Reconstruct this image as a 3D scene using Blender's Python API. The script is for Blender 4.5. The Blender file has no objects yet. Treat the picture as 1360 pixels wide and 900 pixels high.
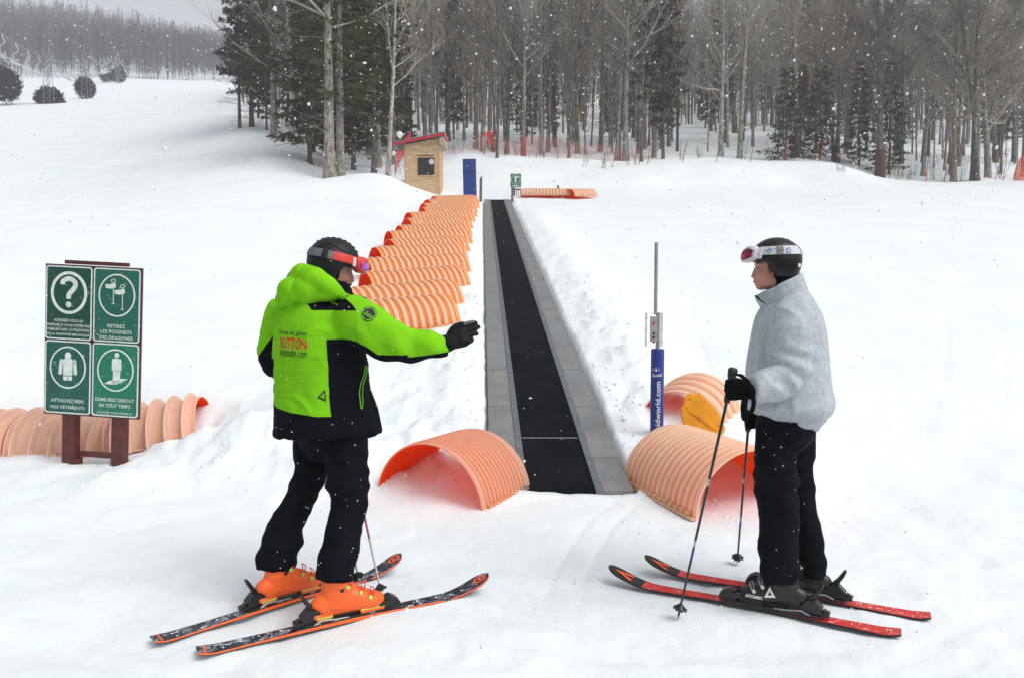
import bpy, bmesh, math, random
import numpy as np
from mathutils import Vector, Matrix, Euler
from mathutils.bvhtree import BVHTree
random.seed(7)
PI = math.pi
sc = bpy.context.scene
COL = sc.collection
R = math.radians

# ------------------------------------------------------------------ camera
F = 982.0; H = 1.6; PITCH = math.atan(60 / F)
cam = bpy.data.cameras.new('camera'); cam_o = bpy.data.objects.new('camera', cam); COL.objects.link(cam_o)
cam.sensor_width = 36; cam.lens = F / 1360 * 36; cam.clip_start = 0.05; cam.clip_end = 2000
cam_o.location = (0, 0, H); cam_o.rotation_euler = (PI / 2 - PITCH, 0, 0)
sc.camera = cam_o

def P(px, py, Y):
    u = (px - 680) / F; v = (450 - py) / F
    dy = math.cos(PITCH) + v * math.sin(PITCH); dz = -math.sin(PITCH) + v * math.cos(PITCH)
    t = Y / dy
    return Vector((u * t, Y, H + dz * t))
def zy(py, Y): return P(680, py, Y).z
def G0(px, py, z=0.0):
    a = P(px, py, 1.0); k = (z - H) / (a.z - H)
    return Vector((a.x * k, k, z))

# ------------------------------------------------------------------ numpy noise
_rs = np.random.RandomState(3); _T = _rs.rand(4096)
def _h(i, j, k): return _T[(i * 374761393 + j * 668265263 + k * 2147483647 + (i * j) * 31 + (j ^ k) * 977) & 4095]
def vnoise(x, y, z=0.0):
    x = np.asarray(x, float); y = np.asarray(y, float) + 0 * x; z = np.asarray(z, float) + 0 * x
    i = np.floor(x).astype(np.int64); j = np.floor(y).astype(np.int64); k = np.floor(z).astype(np.int64)
    fx = x - i; fy = y - j; fz = z - k
    fx = fx * fx * (3 - 2 * fx); fy = fy * fy * (3 - 2 * fy); fz = fz * fz * (3 - 2 * fz)
    def L(a, b, t): return a + (b - a) * t
    c0 = L(L(_h(i, j, k), _h(i + 1, j, k), fx), L(_h(i, j + 1, k), _h(i + 1, j + 1, k), fx), fy)
    c1 = L(L(_h(i, j, k + 1), _h(i + 1, j, k + 1), fx), L(_h(i, j + 1, k + 1), _h(i + 1, j + 1, k + 1), fx), fy)
    return L(c0, c1, fz) * 2 - 1
def fbm(x, y, z=0.0, o=4):
    s = 0; a = 1.0
    for q in range(o):
        s = s + a * vnoise(x * 2 ** q + 13.7 * q, y * 2 ** q + 7.1 * q, np.asarray(z) * 2 ** q + 3.3 * q); a *= .5
    return s

# ------------------------------------------------------------------ terrain
PROF = {
 -900: [(5.6,None),(9,340),(20,None),(32,258),(50,210),(75,165),(95,140),(130,130),(200,110),(300,60),(400,20)],
 0:    [(5.6,None),(8,520),(12,413),(20,315),(32,260),(50,210),(75,163),(95,137),(110,133),(130,121),(170,106),(200,98),(300,45),(345,22),(400,24)],
 120:  [(5.6,None),(8,520),(12,411),(20,313),(32,256),(50,205),(75,158),(95,136),(110,130),(130,119),(170,106),(200,100),(300,55),(345,36),(400,38)],
 270:  [(5.6,None),(8,522),(12,410),(20,311),(32,240),(50,185),(62,158),(80,140),(100,127),(150,114),(200,108),(300,80),(345,66),(400,68)],
 330:  [(5.6,None),(8,523),(12,411),(20,313),(32,238),(50,163),(60,150),(90,135),(150,115),(200,105),(400,80)],
 400:  [(5.6,None),(8,523),(12,412),(20,315),(32,245),(42,200),(55,170),(90,150),(150,120),(400,80)],
 440:  [(5.6,None),(8,524),(12,413),(20,317),(30,262),(34,240),(42,215),(60,180),(90,160),(150,130),(400,90)],
 520:  [(5.6,None),(8,524),(12,413),(20,318),(29,262),(32,241),(36,236),(44,212),(60,185),(90,160),(150,130),(400,90)],
 565:  [(5.6,None),(20,319),(29,272),(31,258),(34,250),(38,225),(42,210),(60,180),(90,160),(150,130),(400,90)],
 600:  [(5.6,None),(20,319),(32,267),(34,264),(37,232),(40,205),(46,195),(60,176),(90,160),(150,130),(400,90)],
 720:  [(5.6,None),(20,319),(32,266),(34,262),(37,228),(39.5,211),(46,205),(60,182),(90,162),(150,130),(400,90)],
 830:  [(5.6,None),(20,318),(32,266),(34,261),(37,226),(39.5,214),(46,205),(60,182),(90,162),(150,130),(400,90)],
 960:  [(5.6,None),(20,317),(32,264),(35,256),(38,225),(40,216),(46,205),(60,182),(90,162),(150,130),(400,90)],
 1110: [(5.6,None),(20,316),(32,262),(35,250),(38,226),(40,218),(46,210),(60,185),(90,162),(150,130),(400,90)],
 1150: [(5.6,None),(20,316),(32,260),(35,250),(38,243),(42,236),(48,222),(60,200),(90,165),(150,130),(400,90)],
 1360: [(5.6,None),(20,314),(32,254),(36,247),(40,244),(44,238),(50,222),(60,205),(90,168),(150,130),(400,90)],
 2300: [(5.6,None),(20,314),(32,254),(36,247),(40,244),(44,238),(50,222),(60,205),(90,168),(150,130),(400,90)],
}
def plane_z(Y): return .2162 * (Y - 5.95)
_us = np.linspace(-1.6, 1.7, 300); _ly = np.linspace(math.log(4.0), math.log(400), 420)
_pk = sorted(PROF); _pu = np.array([(k - 680) / F for k in _pk]); _cols = []
_Yg = np.exp(_ly)
for k in _pk:
    ys = [4.0]; zs = [0.0]
    for (Y, py) in PROF[k]:
        ys.append(Y); zs.append(0.0 if Y < 5.7 else (plane_z(Y) if py is None else zy(py, Y)))
        if Y < 5.7:
            if k <= 270: ys += [7.3, 7.9]; zs += [.0, .10]
            else: ys.append(6.4); zs.append(.12)
    _cols.append(np.interp(_Yg, ys, zs))
_cols = np.array(_cols)
_Z = np.array([[np.interp(u, _pu, _cols[:, j]) for u in _us] for j in range(len(_ly))])
for _ in range(3):
    p = np.pad(_Z, ((2, 2), (2, 2)), 'edge')
    _Z = sum(p[a:a + _Z.shape[0], 2:-2] for a in range(5)) / 5
    p = np.pad(_Z, ((0, 0), (2, 2)), 'edge')
    _Z = sum(p[:, a:a + _Z.shape[1]] for a in range(5)) / 5
YN, YF = 5.97, 32.0
BN = G0(746, 655); BFp = P(660, 265, 32.0)
BS = (BFp.x - BN.x) / (YF - BN.y); BZ = (BFp.z - .03) / (YF - BN.y)
YN = BN.y
def belt_x(Y): return BN.x + BS * (Y - YN)
def belt_z(Y): return .03 + BZ * (Y - YN)
def sstep(a, b, x):
    t = np.clip((x - a) / (b - a), 0, 1); return t * t * (3 - 2 * t)
def ground_np(X, Y, detail=True):
    X = np.asarray(X, float); Y = np.asarray(Y, float)
    Yc = np.clip(Y, 4.001, 399.9)
    u = np.clip(X / np.maximum(Yc, 4.0), -1.59, 1.69)
    fi = (np.log(Yc) - _ly[0]) / (_ly[1] - _ly[0]); fj = (u - _us[0]) / (_us[1] - _us[0])
    i = np.clip(fi.astype(int), 0, len(_ly) - 2); j = np.clip(fj.astype(int), 0, len(_us) - 2)
    a = fi - i; b = fj - j
    z = (_Z[i, j] * (1 - a) + _Z[i + 1, j] * a) * (1 - b) + (_Z[i, j + 1] * (1 - a) + _Z[i + 1, j + 1] * a) * b
    z = np.where(Y < 4.0, 0.0, z)
    d = X - (BN.x + BS * (Y - YN)); on = sstep(YN - .5, YN + .6, Y) * (1 - sstep(YF, YF + 2, Y))
    # near the conveyor the slope follows its plane
    bz = .03 + BZ * (Y - YN)
    near = on * (1 - sstep(1.0, 4.5, np.abs(d)))
    z = z * (1 - near) + bz * near
    z = z + on * .16 * np.exp(-((d - 1.25) / .55) ** 2) * (1 - sstep(24, 30, Y)) * sstep(YN + .8, YN + 3, Y)
    z = z + on * .05 * np.exp(-((d + .95) / .3) ** 2)
    # shovelled heaps on the left
    for (cx, cy, am, sx, sy) in ((-2.75, 6.9, .20, .62, .36), (-2.1, 7.1, .12, .5, .5), (-3.3, 6.3, .05, .8, .3), (-1.55, 6.35, .10, .35, .3), (-1.3, 6.05, .09, .22, .2), (2.1, 6.6, .07, .6, .5), (-1.0, 6.0, .04, .2, .2)):
        z = z + am * np.exp(-((X - cx) / sx) ** 2 - ((Y - cy) / sy) ** 2)
    z = z + .62 * np.exp(-((X + 6.0) / np.where(X < -6.0, 3.2, 1.75)) ** 2 - ((Y - 31.2) / 1.5) ** 2)
    if detail:
        amp = .010 + .0 * X
        rough = on * (np.exp(-((d - 1.15) / .55) ** 2) + np.exp(-((d + 1.1) / .7) ** 2)) * (1 - .6 * sstep(10, 25, Y))
        heap = np.exp(-((X + 2.6) / 1.5) ** 2 - ((Y - 7) / .9) ** 2)
        bank = sstep(34, 37, Y) * (1 - sstep(41, 48, Y))
        z = z + fbm(X * .35, Y * .35, 1.0, 2) * (.02 + .16 * bank) * sstep(3, 9, Y)
        z = z + fbm(X * 2.1, Y * 2.1, 5.0, 3) * (.012 + .022 * rough + .05 * heap + .01 * sstep(4.6, 5.6, Y) * (1 - sstep(7, 9, Y)))
        fine = fbm(X * 9, Y * 9, 2.0, 3)
        z = z + fine * (.0035 + .016 * rough + .014 * heap)
        lump = np.maximum(fbm(X * 5.5, Y * 5.5, 9.0, 3) - .15, 0)
        z = z + lump * (.055 * rough + .07 * heap)
        # soft ski tracks
        for (a0, b0, w, ph) in ((.32, .8, .05, 0), (-.55, -3.4, .05, 2), (-.62, -4.2, .05, 1), (.52, 2.3, .04, 4), (.55, 2.9, .04, 4)):
            xc = a0 * (Y - 4) + b0 + .5 * np.sin(Y * .35 + ph)
            z = z - .010 * np.exp(-((X - xc) / w) ** 2) * sstep(6.5, 8.5, Y) * (1 - on * (np.abs(d) < 1.6))
        for (ax, ay, ang, ln) in ((-2.2, 4.6, .35, 2.2), (.1, 4.5, -.3, 1.8), (1.9, 4.5, 2.8, 1.9), (-.2, 3.0, .15, 2.0), (2.6, 3.6, .5, 1.6), (-2.6, 3.4, -.2, 1.8), (.6, 5.0, 1.2, 1.2), (-.3, 2.7, 2.6, 1.4)):
            tx_ = (X - ax) * math.cos(ang) + (Y - ay) * math.sin(ang); ty_ = -(X - ax) * math.sin(ang) + (Y - ay) * math.cos(ang) + .10 * tx_ ** 2 / ln
            gr = (np.exp(-((np.abs(ty_) - .09) / .022) ** 2)) * np.exp(-(tx_ / ln) ** 4); z = z - .008 * gr
        # trampled, side-slipped snow in front
        tr = (1 - sstep(4.6, 6.0, Y)) * sstep(.5, 1.5, Y)
        z = z + tr * .010 * fbm((X * .94 - Y * .35) * 1.2, (X * .35 + Y * .94) * 9, 3.0, 3)
        z = z + tr * .009 * fbm(X * 3.1, Y * 3.1, 8.0, 2)
    # trench for the deck
    tren = np.where((Y > YN - .04) & (Y < YF + .3), 1 - sstep(.585, .64, np.abs(d) + (.02 * fbm(X * 6, Y * 6, 4.0, 2) if detail else 0)), 0)
    z = z * (1 - tren) + np.minimum(z, bz - .12) * tren
    return z
def ground(x, y): return float(ground_np(np.array([x]), np.array([y]), False)[0])
def G(px, py):
    """first hit of the pixel ray with the ground"""
    a = P(px, py, 1.0); Y = 2.5
    while Y < 390:
        z = H + (a.z - H) * Y
        if z <= ground(a.x * Y, Y): break
        Y *= 1.004
    return Vector((a.x * Y, Y, ground(a.x * Y, Y)))

# ------------------------------------------------------------------ materials
def newmat(name):
    m = bpy.data.materials.new(name); m.use_nodes = True
    nt = m.node_tree; nt.nodes.clear()
    out = nt.nodes.new('ShaderNodeOutputMaterial'); b = nt.nodes.new('ShaderNodeBsdfPrincipled')
    nt.links.new(b.outputs[0], out.inputs[0])
    return m, nt, b, out
def N(nt, t, **kw):
    n = nt.nodes.new(t)
    for k, v in kw.items():
        if k in n.inputs: n.inputs[k].default_value = v
        else: setattr(n, k, v)
    return n
def c4(c): return (c[0], c[1], c[2], 1)
def noise_mix(nt, coord, c1, c2, scale, lo=.35, hi=.65, detail=4):
    t = N(nt, 'ShaderNodeTexNoise', Scale=scale, Detail=detail); nt.links.new(coord, t.inputs['Vector'])
    r = N(nt, 'ShaderNodeMapRange'); r.inputs['From Min'].default_value = lo; r.inputs['From Max'].default_value = hi
    nt.links.new(t.outputs[0], r.inputs[0])
    mx = N(nt, 'ShaderNodeMix', data_type='RGBA')
    for s, c in ((6, c1), (7, c2)):
        if hasattr(c, 'links'): nt.links.new(c, mx.inputs[s])
        else: mx.inputs[s].default_value = c4(c)
    nt.links.new(r.outputs[0], mx.inputs[0]); return mx.outputs[2], t.outputs[0]
def PM(name, col, rough=.6, var=.15, scale=8, bump=.15, bscale=60, bdist=.003, metal=0, coat=0, spec=.5, c2=None, lo=.35, hi=.65, stretch=None, sheen=0):
    m, nt, b, out = newmat(name)
    tc = N(nt, 'ShaderNodeTexCoord'); co = tc.outputs['Object']
    if stretch:
        mp = N(nt, 'ShaderNodeMapping'); mp.inputs['Scale'].default_value = stretch; nt.links.new(co, mp.inputs[0]); co = mp.outputs[0]
    if c2 is None: c2 = tuple(min(1, x * (1 + var)) for x in col); c1 = tuple(x * (1 - var) for x in col)
    else: c1 = col
    o, f = noise_mix(nt, co, c1, c2, scale, lo, hi)
    nt.links.new(o, b.inputs['Base Color'])
    b.inputs['Roughness'].default_value = rough; b.inputs['Metallic'].default_value = metal
    b.inputs['Specular IOR Level'].default_value = spec; b.inputs['Coat Weight'].default_value = coat
    b.inputs['Sheen Weight'].default_value = sheen
    if bump:
        t = N(nt, 'ShaderNodeTexNoise', Scale=bscale, Detail=5); nt.links.new(co, t.inputs['Vector'])
        bp = N(nt, 'ShaderNodeBump', Strength=bump, Distance=bdist); nt.links.new(t.outputs[0], bp.inputs['Height']); nt.links.new(bp.outputs[0], b.inputs['Normal'])
    m['bsdf'] = 1
    return m
# ------------------------------------------------------------------ mesh helpers
XF = {}
def rootmat(o):
    return XF.get(o.name, Matrix.Identity(4))
def link(o, parent=None):
    COL.objects.link(o)
    if parent is not None: o.parent = parent
    return o
def obj(name, bm, m, parent=None, smooth=False, world=True, label=None, auto=None):
    """bm in world coordinates; stored local to its parent"""
    if isinstance(bm, bmesh.types.BMesh):
        me = bpy.data.meshes.new(name); bm.to_mesh(me); bm.free()
    else: me = bm; me.name = name
    if world and parent is not None: me.transform(rootmat(parent).inverted())
    for q in (m if isinstance(m, (list, tuple)) else [m]): me.materials.append(q)
    if smooth or auto:
        for p in me.polygons: p.use_smooth = True
        if auto: me.set_sharp_from_angle(angle=R(auto))
    o = bpy.data.objects.new(name, me); link(o, parent)
    if parent is not None: XF[o.name] = rootmat(parent)
    if label: o['label'] = label
    return o
def tag(o, label, cat, group=None):
    o['label'] = label; o['category'] = cat
    if group: o['group'] = group
    return o
def thing(name, label, cat, loc=(0, 0, 0), rz=0, group=None, M=None):
    o = bpy.data.objects.new(name, None); link(o); o.empty_display_size = .1
    if M is None: M = Matrix.Translation(loc) @ Matrix.Rotation(rz, 4, 'Z')
    o.matrix_world = M; XF[o.name] = M.copy()
    return tag(o, label, cat, group)
def meshthing(name, bm, m, loc, label, cat, group=None, rz=0, smooth=False, auto=None, M=None):
    """top-level single mesh; bm local"""
    o = obj(name, bm, m, None, smooth, auto=auto); 
    if M is None: M = Matrix.Translation(loc) @ Matrix.Rotation(rz, 4, 'Z')
    o.matrix_world = M; XF[o.name] = M.copy()
    return tag(o, label, cat, group)
def local(name, bm, m, parent, smooth=False, auto=None, label=None):
    o = obj(name, bm, m, parent, smooth, world=False, auto=auto, label=label); return o
def BM(): return bmesh.new()
def box(bm, c, s, M=None, bev=0, mi=0):
    r = bmesh.ops.create_cube(bm, size=1)
    vs = r['verts']
    for v in vs: v.co = Vector((v.co.x * s[0] + c[0], v.co.y * s[1] + c[1], v.co.z * s[2] + c[2]))
    fs = set(f for v in vs for f in v.link_faces)
    if bev:
        es = list(set(e for v in vs for e in v.link_edges))
        rr = bmesh.ops.bevel(bm, geom=es, offset=bev, segments=2, affect='EDGES', profile=.7)
        vs = list(set(v for f in rr['faces'] for v in f.verts)); fs = set(f for v in vs for f in v.link_faces)
        vs = list(set(v for f in fs for v in f.verts))
    for f in fs: f.material_index = mi
    if M is not None:
        for v in vs: v.co = M @ v.co
    return vs
def frames(pts, ref=None):
    T = []
    for i in range(len(pts)):
        a = pts[max(i - 1, 0)]; b = pts[min(i + 1, len(pts) - 1)]
        t = (b - a); T.append(t.normalized() if t.length > 1e-9 else Vector((0, 0, 1)))
    out = []
    s = ref if ref is not None else (Vector((1, 0, 0)) if abs(T[0].x) < .8 else Vector((0, 1, 0)))
    for t in T:
        s1 = s - t * s.dot(t)
        if s1.length < 1e-6: s1 = t.orthogonal()
        s1.normalize(); out.append((s1, t.cross(s1)))
        if ref is None: s = s1
    return out
def tube(bm, pts, rad, n=12, ref=None, cap=True, mi=0, closed=False):
    """rad: number, list of numbers or list of (ra, rb); ra lies along ref"""
    pts = [Vector(p) for p in pts]
    if not isinstance(rad, (list, tuple)): rad = [rad] * len(pts)
    fr = frames(pts, ref); rings = []
    for p, r, (s, t) in zip(pts, rad, fr):
        ra, rb = (r if isinstance(r, (list, tuple)) else (r, r))
        rings.append([bm.verts.new(p + s * (math.cos(2 * PI * k / n) * ra) + t * (math.sin(2 * PI * k / n) * rb)) for k in range(n)])
    L = len(rings)
    for i in range(L - 1 + (1 if closed else 0)):
        A = rings[i]; B = rings[(i + 1) % L]
        for k in range(n):
            f = bm.faces.new((A[k], A[(k + 1) % n], B[(k + 1) % n], B[k])); f.material_index = mi
    if cap and not closed:
        f = bm.faces.new(list(reversed(rings[0]))); f.material_index = mi
        f = bm.faces.new(rings[-1]); f.material_index = mi
    return rings
def ell(bm, c, r, M=None, n=20, m=12):
    res = bmesh.ops.create_uvsphere(bm, u_segments=n, v_segments=m, radius=1)
    for v in res['verts']:
        p = Vector((v.co.x * r[0] + c[0], v.co.y * r[1] + c[1], v.co.z * r[2] + c[2]))
        v.co = M @ p if M is not None else p
    return res['verts']
def prism(bm, poly, y0, y1, M=None, mi=0):
    """poly in (x, z), extruded along y"""
    A = [bm.verts.new((p[0], y0, p[1])) for p in poly]; B = [bm.verts.new((p[0], y1, p[1])) for p in poly]
    n = len(poly)
    fs = [bm.faces.new(A), bm.faces.new(list(reversed(B)))]
    for i in range(n): fs.append(bm.faces.new((A[i], B[i], B[(i + 1) % n], A[(i + 1) % n])))
    for f in fs: f.material_index = mi
    if M is not None:
        for v in A + B: v.co = M @ v.co
    bmesh.ops.recalc_face_normals(bm, faces=fs)
    return A + B
def smooth_pts(pts, k=6):
    """Catmull-Rom through points given as lists of floats"""
    out = []; n = len(pts)
    for i in range(n - 1):
        p0 = pts[max(i - 1, 0)]; p1 = pts[i]; p2 = pts[i + 1]; p3 = pts[min(i + 2, n - 1)]
        for q in range(k):
            t = q / k
            out.append([.5 * (2 * b + (c - a) * t + (2 * a - 5 * b + 4 * c - d) * t * t + (3 * b - a - 3 * c + d) * t ** 3) for a, b, c, d in zip(p0, p1, p2, p3)])
    out.append(list(pts[-1])); return out
def loft(bm, rings, ref, n=32, k=5):
    """rings: (x, y, z, ra, rb) smooth interpolated; ra along ref"""
    rr = smooth_pts([list(r) for r in rings], k)
    return tube(bm, [Vector(r[:3]) for r in rr], [(max(r[3], .002), max(r[4], .002)) for r in rr], n, ref)
def remesh(bm, voxel, smooth=4, fac=.5):
    me = bpy.data.meshes.new('tmp'); bm.to_mesh(me); bm.free()
    o = bpy.data.objects.new('tmp', me); COL.objects.link(o)
    md = o.modifiers.new('r', 'REMESH'); md.mode = 'VOXEL'; md.voxel_size = voxel
    if smooth:
        s = o.modifiers.new('s', 'SMOOTH'); s.factor = fac; s.iterations = smooth
    dg = bpy.context.evaluated_depsgraph_get(); dg.update()
    out = bpy.data.meshes.new_from_object(o.evaluated_get(dg))
    bpy.data.objects.remove(o); bpy.data.meshes.remove(me)
    return out
def mverts(me):
    a = np.empty(len(me.vertices) * 3, np.float32); me.vertices.foreach_get('co', a); return a.reshape(-1, 3).astype(float)
def mnorms(me):
    a = np.empty(len(me.vertices) * 3, np.float32); me.vertices.foreach_get('normal', a); return a.reshape(-1, 3).astype(float)
def setverts(me, v): me.vertices.foreach_set('co', v.astype(np.float32).ravel()); me.update()
def setattr_f(me, name, arr):
    a = me.attributes.new(name, 'FLOAT', 'POINT'); a.data.foreach_set('value', np.asarray(arr, np.float32))
def text_mesh(s, width=None, height=None, bold=0, shear=0, space=1.0, line=1.0, sub=None, depth=0):
    """text as a mesh in the xy plane, centred at 0"""
    cu = bpy.data.curves.new('t', 'FONT'); cu.body = s; cu.size = 1; cu.align_x = 'CENTER'; cu.align_y = 'CENTER'
    cu.offset = bold; cu.shear = shear; cu.space_character = space; cu.space_line = line; cu.resolution_u = 3; cu.extrude = depth
    o = bpy.data.objects.new('t', cu); COL.objects.link(o)
    dg = bpy.context.evaluated_depsgraph_get(); dg.update()
    me = bpy.data.meshes.new_from_object(o.evaluated_get(dg)); bpy.data.objects.remove(o)
    v = mverts(me); lo = v.min(0); hi = v.max(0); c = (lo + hi) / 2; v = v - c
    sx = width / (hi[0] - lo[0]) if width else None; sy = height / (hi[1] - lo[1]) if height else None
    sx = sx or sy; sy = sy or sx
    v[:, 0] *= sx; v[:, 1] *= sy; setverts(me, v)
    return me
def to_bm(me):
    b = bmesh.new(); b.from_mesh(me); bpy.data.meshes.remove(me); return b
def slice_bm(bm, step, axes=(0, 1)):
    for ax in axes:
        xs = [v.co[ax] for v in bm.verts]; lo, hi = min(xs), max(xs); nrm = Vector((0, 0, 0)); nrm[ax] = 1
        x = lo + step
        while x < hi:
            co = Vector((0, 0, 0)); co[ax] = x
            bmesh.ops.bisect_plane(bm, geom=bm.verts[:] + bm.edges[:] + bm.faces[:], plane_co=co, plane_no=nrm); x += step
    return bm
def conform(bm, bvh, d, off=.002, th=.0015):
    """shoot every vertex along d onto the surface"""
    d = Vector(d).normalized(); bad = []
    for v in bm.verts:
        h, n, i, t = bvh.ray_cast(v.co - d * .5, d, 2.0)
        if h is None: bad.append(v)
        else: v.co = h - d * off
    if bad: bmesh.ops.delete(bm, geom=bad, context='VERTS')
    return bm
# ================================================================== setting
def snow_material():
    m, nt, b, out = newmat('snow')
    tc = N(nt, 'ShaderNodeTexCoord'); co = tc.outputs['Object']
    o, f = noise_mix(nt, co, (.755, .80, .82), (.80, .84, .86), .6)
    nt.links.new(o, b.inputs['Base Color']); b.inputs['Roughness'].default_value = .75
    b.inputs['Specular IOR Level'].default_value = .25
    last = None
    for sc_, st, ds in ((3.0, .25, .05), (14, .35, .02), (70, .4, .006)):
        t = N(nt, 'ShaderNodeTexNoise', Scale=sc_, Detail=6, Roughness=.6); nt.links.new(co, t.inputs['Vector'])
        bp = N(nt, 'ShaderNodeBump', Strength=st, Distance=ds); nt.links.new(t.outputs[0], bp.inputs['Height'])
        if last: nt.links.new(last.outputs[0], bp.inputs['Normal'])
        last = bp
    nt.links.new(last.outputs[0], b.inputs['Normal'])
    return m
MS = snow_material()
def build_ground():
    s = np.linspace(-1, 1, 641); s = (s * .75 + s ** 3 * .35)
    ys = [-1.5]
    while ys[-1] < 400: ys.append(ys[-1] + .0088 * (ys[-1] + 2.6))
    ys = np.array(ys); S, Yg = np.meshgrid(s, ys); X = S * 1.25 * (Yg + 2.0)
    Z = ground_np(X.ravel(), Yg.ravel()).reshape(X.shape)
    nr, nc = X.shape
    v = np.stack([X.ravel(), Yg.ravel(), Z.ravel()], 1)
    i = np.arange((nr - 1) * (nc - 1)); r = i // (nc - 1); c = i % (nc - 1); a = r * nc + c
    f = np.stack([a, a + 1, a + nc + 1, a + nc], 1)
    me = bpy.data.meshes.new('snow_ground')
    me.vertices.add(len(v)); me.vertices.foreach_set('co', v.astype(np.float32).ravel())
    me.loops.add(len(f) * 4); me.loops.foreach_set('vertex_index', f.astype(np.int32).ravel())
    me.polygons.add(len(f)); me.polygons.foreach_set('loop_start', np.arange(len(f), dtype=np.int32) * 4)
    me.polygons.foreach_set('use_smooth', np.ones(len(f), bool))
    me.update(); me.validate()
    me.materials.append(MS)
    o = bpy.data.objects.new('snow_ground', me); COL.objects.link(o); o['kind'] = 'structure'
    return o
GO = build_ground()

# ------------------------------------------------------------------ materials for the things
M_belt = PM('belt_rubber', (.006, .006, .010), .7, .3, 40, .3, 200, .002)
M_deck = PM('grey_deck_plastic', (.16, .165, .165), .7, .18, 5, .2, 90, .002)
M_strip = PM('strip_metal', (.20, .22, .24), .45, .15, 20, .1, 60, metal=.6)
M_steel = PM('galvanised_steel', (.35, .36, .37), .4, .15, 20, .1, 60, metal=.7)
M_white = PM('white_paint', (.75, .76, .75), .5, .05, 10, .05)
M_black = PM('black_plastic', (.012, .012, .013), .45, .3, 20, .1, 80)
M_redpost = PM('dark_red_paint', (.12, .022, .018), .6, .3, 14, .3, 40, c2=(.07, .018, .016))
M_wood = PM('pine_boards', (.44, .29, .16), .7, .0, 3, .3, 30, .004, c2=(.68, .48, .29), stretch=(.6, 1, 9))
M_greywood = PM('weathered_wood', (.16, .15, .13), .85, .25, 12, .4, 40, .004)
M_blue = PM('blue_vinyl', (.008, .035, .22), .45, .2, 8, .15, 20, .004)
M_redroof = PM('red_fascia', (.50, .025, .03), .5, .2, 9, .1)
M_glassd = PM('dark_window', (.01, .012, .014), .08, .2, 3, 0)
M_yel = PM('yellow_plastic', (.85, .36, .012), .45, .1, 6, .1, 30)
M_redpl = PM('red_plastic', (.55, .03, .03), .4, .1)

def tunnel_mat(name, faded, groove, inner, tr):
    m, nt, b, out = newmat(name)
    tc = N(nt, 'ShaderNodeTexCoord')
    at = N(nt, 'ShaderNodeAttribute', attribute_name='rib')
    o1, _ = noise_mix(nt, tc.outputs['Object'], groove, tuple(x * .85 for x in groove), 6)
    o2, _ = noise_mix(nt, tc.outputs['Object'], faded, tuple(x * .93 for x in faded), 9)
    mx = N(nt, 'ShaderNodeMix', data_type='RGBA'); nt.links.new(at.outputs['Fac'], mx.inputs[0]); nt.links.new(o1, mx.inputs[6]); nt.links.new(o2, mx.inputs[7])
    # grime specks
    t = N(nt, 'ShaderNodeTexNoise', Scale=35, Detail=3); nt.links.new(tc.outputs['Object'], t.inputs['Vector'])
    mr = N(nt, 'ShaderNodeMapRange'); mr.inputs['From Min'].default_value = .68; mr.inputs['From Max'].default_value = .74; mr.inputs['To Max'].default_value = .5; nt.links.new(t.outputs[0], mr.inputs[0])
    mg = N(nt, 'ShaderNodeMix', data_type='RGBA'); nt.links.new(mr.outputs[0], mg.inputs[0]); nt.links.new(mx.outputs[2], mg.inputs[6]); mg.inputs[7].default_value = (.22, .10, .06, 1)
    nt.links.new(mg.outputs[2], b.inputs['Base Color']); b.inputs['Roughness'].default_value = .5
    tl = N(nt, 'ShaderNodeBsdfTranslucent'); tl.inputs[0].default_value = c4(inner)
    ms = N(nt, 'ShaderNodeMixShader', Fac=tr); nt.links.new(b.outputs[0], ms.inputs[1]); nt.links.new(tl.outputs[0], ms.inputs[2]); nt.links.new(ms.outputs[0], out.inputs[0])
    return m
def inner_mat(name, col, tr):
    m, nt, b, out = newmat(name)
    b.inputs['Base Color'].default_value = c4(col); b.inputs['Roughness'].default_value = .4
    tl = N(nt, 'ShaderNodeBsdfTranslucent'); tl.inputs[0].default_value = c4((1.0, .15, .03))
    ms = N(nt, 'ShaderNodeMixShader', Fac=tr); nt.links.new(b.outputs[0], ms.inputs[1]); nt.links.new(tl.outputs[0], ms.inputs[2]); nt.links.new(ms.outputs[0], out.inputs[0])
    return m
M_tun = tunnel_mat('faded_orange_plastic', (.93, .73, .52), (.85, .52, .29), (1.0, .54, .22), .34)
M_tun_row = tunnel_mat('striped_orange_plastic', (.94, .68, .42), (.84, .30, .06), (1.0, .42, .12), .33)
M_tin = inner_mat('orange_inside', (.95, .16, .012), .93)
M_flange = tunnel_mat('orange_rim', (.92, .42, .13), (.92, .42, .13), (1.0, .35, .08), .3)

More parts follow.
